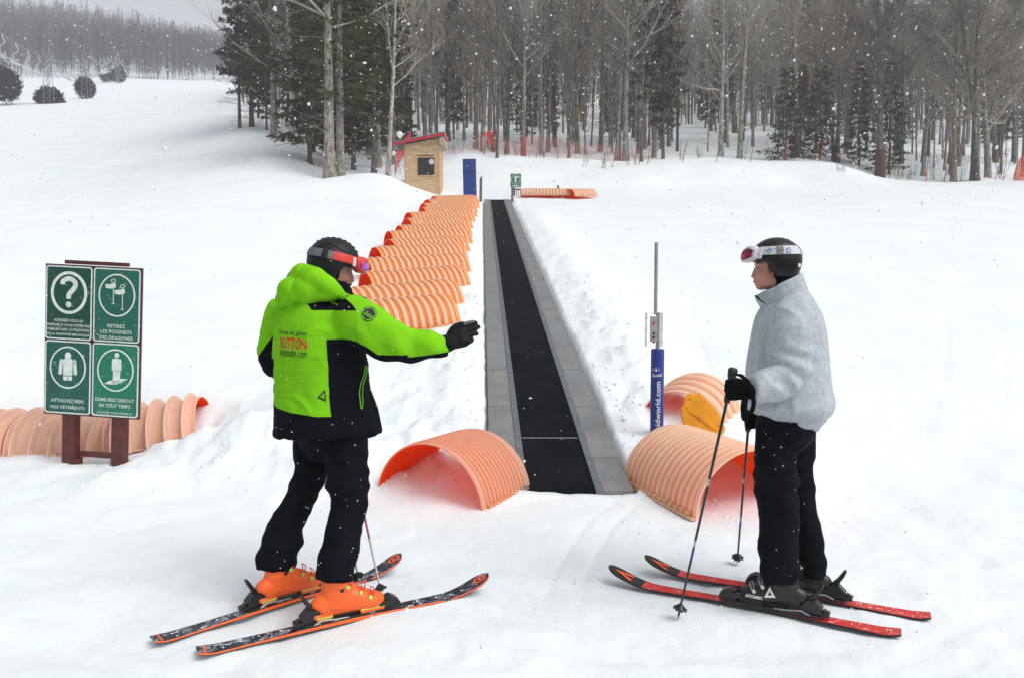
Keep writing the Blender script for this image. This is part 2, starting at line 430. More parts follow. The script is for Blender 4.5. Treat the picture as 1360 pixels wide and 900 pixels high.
def tunnel_bm(L, rad, ribs, amp=.022, hgt=1.0, fin=False, flat=.45, rimw=.05):
    """half pipe, axis +x from 0 to L, foot to foot along y"""
    bm = BM(); lay = bm.verts.layers.float.new('rib')
    xs = []; pitch = (L - 2 * rimw) / ribs
    prof = [(0, .012, 1), (rimw * .5, .012, 1), (rimw, .012, 1), (rimw + .004, 0, 0)]
    for i in range(ribs):
        x0 = rimw + i * pitch
        if fin: seq = ((.20, 0, 0), (.43, .02, .5), (.465, 1, 1), (.525, 1, 1), (.56, .02, .5), (.80, 0, 0))
        else: seq = ((.18, 0, 0), (.30, .75, .8), (.42, 1, 1), (.62, 1, 1), (.74, .75, .8), (.88, 0, 0))
        for (a, h, rb) in seq: prof.append((x0 + a * pitch, h * amp, rb))
    prof += [(L - rimw - .004, 0, 0), (L - rimw, .012, 1), (L - rimw * .5, .012, 1), (L, .012, 1)]
    NA = 36; outer = []; inner = []
    for (x, h, rb) in prof:
        ro = []; ri = []
        for k in range(NA + 1):
            a = PI * k / NA; ca, sa = math.cos(a), math.sin(a)
            hh = h
            if fin: hh = h * (.75 + .5 * (1 - sa) ** 1.2)
            r = rad + hh
            vo = bm.verts.new((x, -r * ca, r * sa * hgt)); vo[lay] = rb
            vi = bm.verts.new((x, -(r - .012) * ca, (r - .012) * sa * hgt)); vi[lay] = rb
            ro.append(vo); ri.append(vi)
        outer.append(ro); inner.append(ri)
    def rimi(i): return 2 if (i < 2 or i >= len(prof) - 3) else 0
    for i in range(len(prof) - 1):
        for k in range(NA):
            f = bm.faces.new((outer[i][k], outer[i][k + 1], outer[i + 1][k + 1], outer[i + 1][k])); f.material_index = rimi(i)
            f = bm.faces.new((inner[i][k], inner[i + 1][k], inner[i + 1][k + 1], inner[i][k + 1])); f.material_index = 1
        for k in (0, NA):
            f = bm.faces.new((outer[i][k], outer[i + 1][k], inner[i + 1][k], inner[i][k])); f.material_index = 0
    for i in (0, len(prof) - 1):
        for k in range(NA):
            f = bm.faces.new((outer[i][k], inner[i][k], inner[i][k + 1], outer[i][k + 1])); f.material_index = 2
    # foot flange with its row of coupling blocks
    for sy in (-1, 1):
        vs = box(bm, (L / 2, sy * (rad + .02), .008), (L - .01, .05, .014))
        for v in vs: v[lay] = .6
        for i in range(ribs):
            x0 = rimw + (i + .5) * pitch
            vs = box(bm, (x0, sy * (rad + .020), .032), (pitch * .62, .034, .034), bev=.006)
            for v in vs: v[lay] = .3
    bmesh.ops.recalc_face_normals(bm, faces=bm.faces[:])
    return bm
def place_tunnel(me_or_bm, a, b, label, group, mats, roll=0, dz=0, parts=None):
    """foot line from world point a to b (the foot on the viewer's side, y = -rad)"""
    pass
def tun_matrix(a, b, rad, side=-1, up=None):
    """x axis from a to b; the foot with y = side*rad lies on a..b"""
    x = (b - a).normalized(); z = Vector((0, 0, 1)) if up is None else Vector(up)
    y = z.cross(x).normalized(); z = x.cross(y)
    M = Matrix.Identity(4)
    for i in range(3): M[i][0] = x[i]; M[i][1] = y[i]; M[i][2] = z[i]
    o = a - y * (side * rad)
    M[0][3], M[1][3], M[2][3] = o
    return M
def T_thing(name, bm, mats, M, label, group=None):
    o = obj(name, bm, mats, None, auto=35); o.matrix_world = M; XF[o.name] = M
    return tag(o, label, 'play tunnel', group)

# ---- conveyor: belt, two decks of grooved panels, steel strips
cv = thing('conveyor_lift', 'long black snow-specked conveyor carpet with grey ribbed decks running up the slope', 'conveyor lift', (BN.x, BN.y, 0))
bm = BM()
Lb = YF - YN
def bpt(d, Y, dz=0): return Vector((belt_x(Y) + d, Y, belt_z(Y) + dz))
def strip(bm, d0, d1, Y0, Y1, top, bot, mi=0, n=1):
    for q in range(n):
        a = Y0 + (Y1 - Y0) * q / n; b = Y0 + (Y1 - Y0) * (q + 1) / n
        vs = [bm.verts.new(bpt(d, Y, dz)) for (d, Y, dz) in ((d0, a, bot), (d1, a, bot), (d1, b, bot), (d0, b, bot), (d0, a, top), (d1, a, top), (d1, b, top), (d0, b, top))]
        for f in ((0, 3, 2, 1), (4, 5, 6, 7), (0, 1, 5, 4), (1, 2, 6, 5), (2, 3, 7, 6), (3, 0, 4, 7)):
            ff = bm.faces.new([vs[i] for i in f]); ff.material_index = mi
strip(bm, -.27, .27, YN - .02, YF, -.012, -.06)
m_b, nt, b_, out_ = newmat('belt_with_snow')
tc = N(nt, 'ShaderNodeTexCoord')
o1, _ = noise_mix(nt, tc.outputs['Object'], (.004, .004, .007), (.009, .009, .014), 3)
vo = N(nt, 'ShaderNodeTexVoronoi', Scale=11); nt.links.new(tc.outputs['Object'], vo.inputs['Vector'])
nz = N(nt, 'ShaderNodeTexNoise', Scale=9, Detail=3); nt.links.new(tc.outputs['Object'], nz.inputs['Vector'])
ml = N(nt, 'ShaderNodeMath', operation='MULTIPLY'); nt.links.new(nz.outputs[0], ml.inputs[0]); ml.inputs[1].default_value = .16
lt = N(nt, 'ShaderNodeMath', operation='LESS_THAN'); nt.links.new(vo.outputs['Distance'], lt.inputs[0]); nt.links.new(ml.outputs[0], lt.inputs[1])
vr = N(nt, 'ShaderNodeMath', operation='GREATER_THAN'); sp = N(nt, 'ShaderNodeSeparateColor'); nt.links.new(vo.outputs['Color'], sp.inputs[0]); nt.links.new(sp.outputs[0], vr.inputs[0]); vr.inputs[1].default_value = .72
an = N(nt, 'ShaderNodeMath', operation='MULTIPLY'); nt.links.new(lt.outputs[0], an.inputs[0]); nt.links.new(vr.outputs[0], an.inputs[1])
mx = N(nt, 'ShaderNodeMix', data_type='RGBA'); nt.links.new(an.outputs[0], mx.inputs[0]); nt.links.new(o1, mx.inputs[6]); mx.inputs[7].default_value = (.75, .77, .8, 1)
nt.links.new(mx.outputs[2], b_.inputs['Base Color']); b_.inputs['Roughness'].default_value = .8; b_.inputs['Specular IOR Level'].default_value = .05
belt = obj('belt', bm, m_b, cv)
bm = BM(); strip(bm, -.262, .262, YN + 1.05, YN + 1.065, -.010, -.014); obj('belt_seam', bm, M_steel, belt)
# grooved deck plates
def deck_mat():
    m, nt, b, out = newmat('grooved_deck')
    tc = N(nt, 'ShaderNodeTexCoord'); o, _ = noise_mix(nt, tc.outputs['Object'], (.18, .185, .18), (.25, .255, .245), 4)
    wv = N(nt, 'ShaderNodeTexWave', Scale=16); wv.bands_direction = 'X'; nt.links.new(tc.outputs['Object'], wv.inputs['Vector'])
    mx = N(nt, 'ShaderNodeMix', data_type='RGBA'); mr = N(nt, 'ShaderNodeMapRange'); mr.inputs['From Max'].default_value = .45; nt.links.new(wv.outputs['Fac'], mr.inputs[0]); nt.links.new(mr.outputs[0], mx.inputs[0])
    mx.inputs[6].default_value = (.14, .14, .14, 1); nt.links.new(o, mx.inputs[7])
    nt.links.new(mx.outputs[2], b.inputs['Base Color']); b.inputs['Roughness'].default_value = .65
    bp = N(nt, 'ShaderNodeBump', Strength=.6, Distance=.004); nt.links.new(wv.outputs['Fac'], bp.inputs['Height']); nt.links.new(bp.outputs[0], b.inputs['Normal'])
    return m
M_deckg = deck_mat()
for sgn in (-1, 1):
    Y = YN - .02; i = 0
    while Y < YF - .05:
        L_ = .62 if i == 0 else 1.24
        Y1 = min(Y + L_, YF)
        bm = BM(); a, b = sorted((sgn * .335, sgn * .575)); strip(bm, a, b, Y + .006, Y1 - .006, .0, -.05)
        obj('deck_plate', bm, M_deckg, cv)
        Y = Y1; i += 1
    bm = BM(); a, b = sorted((sgn * .272, sgn * .332)); strip(bm, a, b, YN - .03, YF, .006, -.07)
    for Yq in np.arange(YN + .3, 14, .4):
        for dq in (-.02, .02): box(bm, tuple(bpt(sgn * .302 + dq, Yq, .008)), (.008, .008, .004))
    obj('edge_strip', bm, M_strip, cv)

# ---- tunnels
TM = [M_tun, M_tin, M_flange]; TMR = [M_tun_row, M_tin, M_flange]; TMP = [M_tun, M_tin, M_tun]
a = P(640, 687, 5.36); b = P(703, 657, 5.98); a.z += .035; b.z += .035
M_tunl = tunnel_mat('thin_orange_plastic', (.93, .80, .60), (.86, .60, .36), (1.0, .50, .18), .62)
T_thing('tunnel_arch', tunnel_bm((b - a).length, .5, 12, .02, 1.0), [M_tunl, M_tin, M_tunl], tun_matrix(a, b, .5, -1, (-.10, .0, 1)),
        'short peach ribbed tunnel arch left of the conveyor foot, with reddened snow under it')
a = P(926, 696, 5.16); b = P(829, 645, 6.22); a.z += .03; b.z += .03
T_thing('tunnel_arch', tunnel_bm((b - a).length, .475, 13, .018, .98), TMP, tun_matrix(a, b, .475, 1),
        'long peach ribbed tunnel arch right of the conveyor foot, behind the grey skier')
a = P(958, 580, 7.1); b = P(984, 550, 7.62)
T_thing('tunnel_arch', tunnel_bm((b - a).length, .42, 3, .03, 1.0, rimw=.06), TMP, tun_matrix(a, b, .42, -1),
        'short faded orange arch with three wide ribs behind the blue padded post')
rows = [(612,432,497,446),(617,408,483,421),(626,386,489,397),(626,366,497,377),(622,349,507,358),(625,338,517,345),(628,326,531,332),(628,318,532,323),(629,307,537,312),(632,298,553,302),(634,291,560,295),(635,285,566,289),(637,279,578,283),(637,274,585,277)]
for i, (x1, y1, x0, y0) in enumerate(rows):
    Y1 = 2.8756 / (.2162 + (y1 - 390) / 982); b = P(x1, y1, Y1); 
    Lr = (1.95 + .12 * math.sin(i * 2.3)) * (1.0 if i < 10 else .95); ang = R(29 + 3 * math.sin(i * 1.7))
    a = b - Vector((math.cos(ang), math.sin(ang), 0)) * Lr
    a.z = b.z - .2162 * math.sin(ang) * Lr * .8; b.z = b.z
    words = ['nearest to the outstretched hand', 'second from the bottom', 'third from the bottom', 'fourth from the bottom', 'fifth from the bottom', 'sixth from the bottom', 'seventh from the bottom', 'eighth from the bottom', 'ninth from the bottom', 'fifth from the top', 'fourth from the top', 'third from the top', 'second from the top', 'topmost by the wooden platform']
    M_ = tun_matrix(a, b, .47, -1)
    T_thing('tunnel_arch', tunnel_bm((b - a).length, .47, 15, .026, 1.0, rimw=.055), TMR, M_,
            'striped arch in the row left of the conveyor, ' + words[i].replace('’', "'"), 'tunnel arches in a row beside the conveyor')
TMPf = [tunnel_mat('pale_finned_plastic', (.93, .70, .55), (.90, .60, .43), (1.0, .5, .3), .25), M_tin, tunnel_mat('pale_finned_rim', (.92, .58, .38), (.92, .58, .38), (1.0, .5, .3), .25)]
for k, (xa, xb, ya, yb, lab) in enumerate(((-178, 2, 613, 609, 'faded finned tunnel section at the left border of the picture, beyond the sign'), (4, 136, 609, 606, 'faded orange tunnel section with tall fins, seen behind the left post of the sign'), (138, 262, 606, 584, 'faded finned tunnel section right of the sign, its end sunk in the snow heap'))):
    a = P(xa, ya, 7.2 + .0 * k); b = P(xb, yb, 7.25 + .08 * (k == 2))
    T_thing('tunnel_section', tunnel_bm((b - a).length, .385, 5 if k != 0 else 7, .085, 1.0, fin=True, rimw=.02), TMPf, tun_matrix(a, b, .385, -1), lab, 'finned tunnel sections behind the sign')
# small tunnels at the top right of the conveyor
a = P(692, 266, 32.6); b = P(757, 266, 32.6); a.z += .20; b.z += .20
T_thing('tunnel_arch', tunnel_bm((b - a).length, .33, 14, .03, 1.0), TMP, tun_matrix(a, b, .33, -1), 'small distant orange tunnel with upright ribs, below the grey rail fence', 'distant tunnels beside the top of the conveyor')
a = P(763, 265, 32.2); b = P(793, 265, 32.9); a.z += .12; b.z += .12
T_thing('tunnel_arch', tunnel_bm((b - a).length, .36, 8, .02, 1.0), TM, tun_matrix(a, b, .36, -1), 'distant tunnel showing its bright orange opening, right of the rail fence', 'distant tunnels beside the top of the conveyor')

# ---- yellow panel leaning by the back arch
ypoly = [(-.20, -.04), (-.21, .10), (-.19, .22), (-.15, .26), (-.13, .33), (-.06, .36), (.0, .335), (.04, .35), (.09, .27), (.17, .14), (.22, .02), (.24, -.10), (.20, -.16), (.12, -.19), (-.02, -.12), (-.12, -.08)]
bm = BM(); prism(bm, ypoly, -.035, .035)
bmesh.ops.bevel(bm, geom=[e for e in bm.edges if e.calc_face_angle(0) > .9], offset=.01, segments=2, affect='EDGES')
c = P(932, 562, 6.75)
yp = thing('play_figure', 'yellow moulded plastic panel with curved grooves inside the small arch behind the blue post', 'play figure', M=Matrix.Translation(c) @ Matrix.Rotation(R(-8), 4, 'Z') @ Matrix.Rotation(R(-12), 4, 'Y') @ Matrix.Scale(.82, 4))
local('panel', bm, M_yel, yp, auto=40)
M_yeld = PM('yellow_groove', (.58, .20, .008), .5, .1)
for k in range(4):
    bm = BM(); pts = [Vector((-.13 + .045 * k + .13 * t + .02 * math.sin(t * 3), -.036, .17 - .055 * k - .17 * t + .07 * t * t)) for t in [q / 10 for q in range(11)]]
    tube(bm, pts, [.003 + .004 * math.sin(PI * q / 10) for q in range(11)], 6); local('groove', bm, M_yeld, yp)
for (x, z) in ((-.15, -.01), (.17, -.05), (-.08, .3), (-.13, .2)):
    bm = BM(); tube(bm, [Vector((x, -.03, z)), Vector((x, -.0365, z))], .014, 12); local('bolt', bm, M_yeld, yp)

# ---- blue padded post with control box
pb = P(872, 585, 6.95); gz = ground(pb.x, 6.95)
post = thing('control_post', 'blue padded post with a grey push-button box and a thin steel mast', 'control post', (pb.x, 6.95, gz))
def zat(py, Y=6.95): return zy(py, Y)
bm = BM(); tube(bm, [Vector((pb.x, 6.95, z)) for z in (gz - .1, zat(463) - .008, zat(463))], [.062, .062, .055], 28)
sleeve_m = bm.copy(); pad = obj('padding', bm, M_blue, post, auto=40)
me_ = bpy.data.meshes.new('q'); sleeve_m.to_mesh(me_); bv = BVHTree.FromBMesh(sleeve_m)
def post_text(s, w, h, px_, py_, rot, bold=.01, shear=0, nm='lettering'):
    t = to_bm(text_mesh(s, w, h, bold, shear)); slice_bm(t, .01)
    Mx = Matrix.Translation(P(px_, py_, 6.95)) @ Matrix.Rotation(PI / 2, 4, 'X') @ Matrix.Rotation(rot, 4, 'Z')
    for v in t.verts: v.co = Mx @ v.co
    conform(t, bv, (0, 1, 0), .0015); obj(nm, t, M_white, pad)
post_text('kidworld.com', .455, .048, 872, 537, PI / 2, .012)
post_text('Sunkid', .088, .030, 871.5, 497, R(4), .015, .2)
bm = BM()
for k in range(6):
    a_ = PI * k / 5; c_ = P(871.5 + 4.5 * math.cos(a_), 492 - 3.6 * math.sin(a_) , 6.95 - .064); box(bm, tuple(c_), (.006, .004, .006))
ell(bm, tuple(P(871.5, 491.5, 6.95 - .062)), (.012, .003, .009), n=10, m=6); obj('emblem', bm, M_white, pad)
bm = BM(); tube(bm, [Vector((pb.x, 6.95, zat(463) - .02)), Vector((pb.x, 6.95, zat(415)))], .02, 12); tube(bm, [Vector((pb.x - .02, 6.97, zat(418))), Vector((pb.x - .02, 6.97, zat(322)))], .017, 12); obj('mast', bm, M_steel, post, auto=40)
bm = BM(); box(bm, tuple(P(868, 437, 6.91)), (.062, .05, .235), bev=.006); cb = obj('control_box', bm, PM('grey_box', (.42, .42, .42), .5, .08), post, auto=40)
for (py, colr, r_) in ((429, M_redpl, .013), (442.5, M_black, .011), (448, M_black, .011), (454.0, M_redpl, .012)):
    c_ = P(868, py, 6.884); bm = BM(); tube(bm, [c_, c_ + Vector((0, -.014, 0))], [r_, r_ * .9], 14)
    if py == 429: tube(bm, [c_ + Vector((-.004, -.012, .012)), c_ + Vector((.004, -.02, -.014))], .007, 6)
    obj('push_button', bm, colr, cb, auto=40)
# clear plastic rain guard
mg, nt, b_, out_ = newmat('clear_guard'); b_.inputs['Transmission Weight'].default_value = .9; b_.inputs['Roughness'].default_value = .15; b_.inputs['Base Color'].default_value = (.85, .88, .88, 1); b_.inputs['IOR'].default_value = 1.1
bm = BM()
for sx in (-1, 1):
    c_ = P(868 + sx * 10.2, 438, 6.86); box(bm, tuple(c_), (.006, .10, .31))
    for zz in (-.11, 0, .11): box(bm, (c_.x + sx * .001, c_.y, c_.z + zz), (.014, .014, .014))
c_ = P(868, 416, 6.86); box(bm, tuple(c_), (.144, .10, .006)); obj('rain_guard', bm, M_white if False else mg, post)

# ---- sign with four green plates on two posts
sY = 6.85
sb = P(121, 618, sY); gz = ground(sb.x, sY)
SP = sY / F
def sign_root():
    M_ = Matrix.Translation((sb.x, sY, gz)) @ Matrix.Rotation(R(3.0), 4, 'Y') @ Matrix.Rotation(R(-4), 4, 'Z')
    return thing('instruction_sign', 'four green instruction plates in French on two dark red posts, leaning to the right', 'sign', M=M_)
sg = sign_root()
W = 65.5 * SP; Hh = 99 * SP
xc0 = -.005; zb = (618 - 552) * SP + .0
bm = BM()
for x in (-35, 34):
    box(bm, (x * SP, .065, .32), (.115, .10, 1.3), bev=.006)
    box(bm, (x * SP + .05, .065, -.0), (.05, .13, .06))
obj_post = local('post', bm, M_redpost, sg, auto=40)
bm = BM(); box(bm, (0, .10, .07), (.56, .05, .045)); local('crossbar', bm, M_redpost, sg)
bm = BM(); box(bm, (0, .04, zb + 2 * Hh + .032), (.60, .05, .035)); local('crossbar', bm, M_redpost, sg)
bm = BM(); box(bm, (0, .0, zb + Hh), (2 * W + .016, .018, 2 * Hh + .016)); local('backing_board', bm, M_redpost, sg)
def green(name, col):
    m, nt, b, out = newmat(name)
    tc = N(nt, 'ShaderNodeTexCoord'); o, _ = noise_mix(nt, tc.outputs['Object'], col, tuple(x * 1.25 for x in col), 3, .3, .7)
    t = N(nt, 'ShaderNodeTexNoise', Scale=38, Detail=4); nt.links.new(tc.outputs['Object'], t.inputs['Vector'])
    mr = N(nt, 'ShaderNodeMapRange'); mr.inputs['From Min'].default_value = .66; mr.inputs['From Max'].default_value = .70; mr.inputs['To Max'].default_value = .7; nt.links.new(t.outputs[0], mr.inputs[0])
    mg_ = N(nt, 'ShaderNodeMix', data_type='RGBA'); nt.links.new(mr.outputs[0], mg_.inputs[0]); nt.links.new(o, mg_.inputs[6]); mg_.inputs[7].default_value = (.45, .55, .5, 1)
    nt.links.new(mg_.outputs[2], b.inputs['Base Color']); b.inputs['Roughness'].default_value = .45; return m
M_let = PM('pale_sign_paint', (.66, .73, .70), .6, .10, 30, 0)
def rrect(cx, cz, w, h, r, n=6):
    pts = []
    for (sx, sz, a0) in ((1, 1, 0), (-1, 1, 90), (-1, -1, 180), (1, -1, 270)):
        for k in range(n + 1):
            a = R(a0 + 90 * k / n); pts.append((cx + sx * (w / 2 - r) + r * math.cos(a), cz + sz * (h / 2 - r) + r * math.sin(a)))
    return pts
def ring_poly(bm, po, pi_, y):
    A = [bm.verts.new((p[0], y, p[1])) for p in po]; B = [bm.verts.new((p[0], y, p[1])) for p in pi_]; n = len(po)
    A2 = [bm.verts.new((p[0], y + .003, p[1])) for p in po]
    for i in range(n):
        bm.faces.new((A[i], A[(i + 1) % n], B[(i + 1) % n], B[i])); bm.faces.new((A[i], A2[i], A2[(i + 1) % n], A[(i + 1) % n]))
def circ(cx, cz, rx, rz, n=40): return [(cx + rx * math.cos(2 * PI * k / n), cz + rz * math.sin(2 * PI * k / n)) for k in range(n)]
def plate(ix, iz, col, lines, icon, lab, big=False, inverse=False):
    cx = (ix - .5) * (W + .004) ; cz = zb + Hh * (iz + .5); w = W - .006; h = Hh - .008
    bm = BM(); prism(bm, rrect(cx, cz, w, h, .03), -.016, -.0105)
    pl = local('sign_plate', bm, green('green_plate', col), sg, label=lab)
    bm = BM(); ring_poly(bm, rrect(cx, cz, w - .006, h - .006, .028), rrect(cx, cz, w - .030, h - .030, .02), -.0185); local('border', bm, M_let, pl)
    cr = W * .385; cc = cz + Hh * .135
    bm = BM(); ring_poly(bm, circ(cx, cc, cr, cr * 1.12), circ(cx, cc, cr - (.028 if big else .014), cr * 1.12 - (.028 if big else .014)), -.0185)
    f = lambda poly, dy=0: prism(bm, [(cx + p[0] * cr, cc + p[1] * cr) for p in poly], -.0185 + dy, -.0165)
    def cap(x0, z0, x1, z1, r):
        d = Vector((x1 - x0, z1 - z0)); d.normalize(); n_ = Vector((-d.y, d.x)); pts = []
        a0 = math.atan2(n_.y, n_.x)
        for k in range(9): pts.append((x0 + r * math.cos(a0 + PI * k / 8), z0 + r * math.sin(a0 + PI * k / 8)))
        for k in range(9): pts.append((x1 + r * math.cos(a0 + PI + PI * k / 8), z1 + r * math.sin(a0 + PI + PI * k / 8)))
        f(pts)
    if icon == 'coat':
        f([(p[0], p[1]) for p in circ(0, .62, .17, .19, 20)]); f([(-.25, .42), (-.17, .48), (.17, .48), (.25, .42), (.25, -.42), (-.25, -.42)])
        cap(-.36, .34, -.42, -.30, .095); cap(.36, .34, .42, -.30, .095); f([(-.25, .36), (-.42, .42), (-.36, .18), (-.25, .18)]); f([(.25, .36), (.42, .42), (.36, .18), (.25, .18)])
        f([(-.24, -.46), (-.02, -.46), (-.02, -.68), (-.24, -.68)]); f([(.02, -.46), (.24, -.46), (.24, -.68), (.02, -.68)])
    if icon == 'stand':
        f(circ(.06, .80, .13, .14, 20)); f([(-.20, .55), (-.14, .62), (.26, .62), (.32, .55), (.32, .0), (.22, -.05), (-.12, -.05), (-.20, .0)])
        cap(-.03, -.05, -.05, -.62, .095); cap(.17, -.05, .15, -.58, .095)
        f([(-.62, -.74), (.05, -.74), (.70, -.42), (.30, -.42), (.05, -.55), (-.30, -.55)])
    if icon == 'straps':
        for (x, z) in ((-.28, .50), (.22, .22)):
            f([(x - .34, z - .14), (x - .36, z + .05), (x - .12, z + .06), (x + .16, z + .16), (x + .22, z + .0), (x + .18, z - .12), (x - .1, z - .18)])
            f([(x + .07, z - .15), (x + .105, z - .15), (x + .105, z - .95), (x + .07, z - .95)]); f([(x, z - .93), (x + .17, z - .93), (x + .17, z - .965), (x, z - .965)])
            tube(bm, [Vector((cx + (x + .08 + .12 * math.cos(a_)) * cr, -.018, cc + (z + .26 + .08 * math.sin(a_)) * cr)) for a_ in [2 * PI * q / 14 for q in range(14)]], .003, 4, closed=True)
    if icon == 'up':
        f([(-.1, -.6), (.1, -.6), (.1, .1), (.45, .1), (.45, .45), (-.1, .45)])
    local('pictogram', bm, M_let, pl)
    if icon == '?':
        t = BM(); pp = [(-.36, .42), (-.30, .62), (0, .74), (.30, .60), (.34, .36), (.16, .10), (.0, -.10), (-.01, -.32)]
        sp_ = smooth_pts([list(q) for q in pp], 6); tube(t, [Vector((cx + q[0] * cr, -.0185, cc + q[1] * cr)) for q in sp_], [(.11 * cr, .002)] * len(sp_), 12, ref=None)
        for v in t.verts: v.co.y = -.0185 + (v.co.y + .0185) * .1
        t.free(); t = BM(); L_ = []; 
        for i_ in range(len(sp_)):
            a_ = Vector(sp_[max(i_ - 1, 0)]); b_ = Vector(sp_[min(i_ + 1, len(sp_) - 1)]); d_ = (b_ - a_).normalized(); n_ = Vector((-d_.y, d_.x)) * .125; q = Vector(sp_[i_]); L_.append([t.verts.new((cx + (q.x + s_ * n_.x) * cr, -.0185, cc + (q.y + s_ * n_.y) * cr)) for s_ in (-1, 1)])
        for i_ in range(len(L_) - 1): t.faces.new((L_[i_][0], L_[i_][1], L_[i_ + 1][1], L_[i_ + 1][0]))
        t.faces.new([t.verts.new((cx + p[0] * cr, -.0185, cc + p[1] * cr)) for p in circ(-.01, -.62, .155, .155, 20)])
        local('pictogram', t, M_let, pl)
    for (s, z, wd, hh) in lines:
        t = to_bm(text_mesh(s, wd * W, hh * Hh, .008))
        for v in t.verts: v.co = Vector((cx + v.co.x, -.0185, cz + z * Hh + v.co.y))
        local('lettering', t, M_let, pl)
plate(0, 1, (.004, .055, .038), [('ADRESSEZ-VOUS AU', -.235, .62, .036), ('PRÉPOSÉ SI VOUS N\'ÊTES PAS', -.295, .90, .042), ('FAMILIER AVEC L\'UTILISATION', -.357, .88, .036), ('DE LA REMONTÉE MÉCANIQUE', -.420, .90, .042)], '?', 'dark green plate with a large question mark, upper left of the four', big=True)
plate(1, 1, (.010, .105, .075), [('RETIREZ', -.275, .37, .046), ('LES POIGNETS', -.350, .66, .046), ('DES DRAGONES', -.430, .70, .046)], 'straps', 'green plate showing two gloves and ski poles, upper right of the four')
plate(0, 0, (.007, .085, .065), [('ATTACHEZ BIEN', -.315, .68, .046), ('VOS VÊTEMENTS', -.400, .74, .052)], 'coat', 'green plate showing a person in a buttoned coat, lower left of the four')
plate(1, 0, (.006, .15, .078), [('DEMEUREZ DEBOUT', -.265, .82, .046), ('EN TOUT TEMPS', -.345, .66, .046), ('STAND UP WHILE GOING UP', -.440, .74, .026)], 'stand', 'bright green plate showing a standing person, lower right of the four')
for ix in (-.5, .5):
    for z in (zb + 2 * Hh - .02, zb + Hh + .018, zb + Hh - .02, zb + .022):
        bm = BM(); c_ = Vector((ix * W, -.016, z)); tube(bm, [c_, c_ + Vector((0, -.007, 0))], .007, 8); local('bolt', bm, M_steel, sg)

# ---- top station: hut, blue pad, platform, posts, small sign, rail fence
HY = 33.0
h0 = P(538, 266, HY); h1 = P(584, 266, HY); hz = zy(268, HY); hut_w = (h1 - h0).length
hut = thing('wooden_hut', 'small pine-board attendant hut with a red-edged shed roof and a square window', 'hut', ((h0.x + h1.x) / 2, HY, hz - .3))
xl, xr = h0.x, h1.x; ztl = zy(192, HY); ztr = zy(184, HY); dp = 1.5
def trap(bm, xa, xb, z0, za, zb_, y0, y1):
    prism(bm, [(xa, z0), (xb, z0), (xb, zb_), (xa, za)], y0, y1)
wx0, wx1 = P(554.5, 220, HY).x, P(577, 220, HY).x; wz0, wz1 = zy(233, HY), zy(209.5, HY)
bm = BM()
zt = lambda x: ztl + (ztr - ztl) * (x - xl) / (xr - xl)
# board courses with a hole for the window
z = hz - .4; k = 0
while z < min(ztl, ztr) - .02:
    z1 = min(z + .135, min(ztl, ztr)); g = .006
    if z1 - g < wz0 or z > wz1: segs = [(xl, xr)]
    else: segs = [(xl, wx0), (wx1, xr)]
    for (a_, b_) in segs: box(bm, ((a_ + b_) / 2, HY + .02, (z + z1 - g) / 2), (b_ - a_, .04, z1 - z - g))
    z = z1; k += 1
trap(bm, xl, xr, z, ztl, ztr, HY, HY + .04)
# right side wall of the hut, then left and back
for (xa, ya, xb_, yb_) in ((xr, HY, xr, HY + dp), (xl, HY, xl, HY + dp)):
    z = hz - .4
    while z < min(ztl, ztr):
        z1 = z + .135; box(bm, (xa, HY + .04 + dp / 2, (z + z1) / 2), (.04, dp, .129)); z = z1
box(bm, ((xl + xr) / 2, HY + dp + .04, (hz + ztl) / 2), (hut_w, .04, ztl - hz))
obj('wall', bm, M_wood, hut)
bm = BM()
for x in (xl + .05, xr - .05): box(bm, (x, HY - .012, (hz - .4 + zt(x)) / 2), (.09, .022, zt(x) - hz + .4))
for (a_, b_, c_, d_) in ((wx0 - .06, wx1 + .06, wz1, wz1 + .06), (wx0 - .06, wx1 + .06, wz0 - .06, wz0), (wx0 - .06, wx0, wz0, wz1), (wx1, wx1 + .06, wz0, wz1)):
    box(bm, ((a_ + b_) / 2, HY - .011, (c_ + d_) / 2), (b_ - a_, .020, d_ - c_))
obj('trim', bm, PM('pine_trim', (.55, .35, .16), .7, .15, 20, .2), hut)
bm = BM(); box(bm, ((wx0 + wx1) / 2, HY + .022, (wz0 + wz1) / 2), (wx1 - wx0, .01, wz1 - wz0)); win = obj('window', bm, M_glassd, hut)
bm = BM(); c_ = P(573, 215, HY - .0); tube(bm, [c_ + Vector((0, .012, 0)), c_ + Vector((0, -.004, 0))], .12, 20); obj('round_mirror', bm, PM('mirror', (.5, .55, .6), .2, .3, 8, 0), win)
RL = (ztr - ztl) / (xr - xl)
def roofz(x): return ztl + RL * 1.0 * (x - xl) * 1.15
for nm, mt, zo, th, ya, yb in (('roof', M_black, .11, .03, HY - .26, HY + dp + .2), ('fascia', M_redroof, .0, .10, HY - .285, HY - .262), ('snow_cover', MS, .14, .05, HY - .1, HY + dp + .1)):
    bm = BM(); xa, xb_ = xl - .42, xr + .24
    prism(bm, [(xa, roofz(xa) + zo), (xb_, roofz(xb_) + zo), (xb_, roofz(xb_) + zo + th), (xa, roofz(xa) + zo + th)], ya, yb)
    if nm == 'fascia': prism(bm, [(xb_ , roofz(xb_) + zo), (xb_ + .025, roofz(xb_) + zo), (xb_ + .025, roofz(xb_) + zo + th), (xb_, roofz(xb_) + zo + th)], HY - .26, HY + dp + .2)
    obj(nm, bm, mt, hut)
bm = BM(); prism(bm, [(xr + .022, ztr - .25), (xr + .22, ztr - .25), (xr + .22, ztr + .05), (xr + .022, ztr + .02)], HY - .2, HY + dp + .1); obj('eave_board', bm, PM('pale_board', (.42, .33, .24), .8, .2), hut)

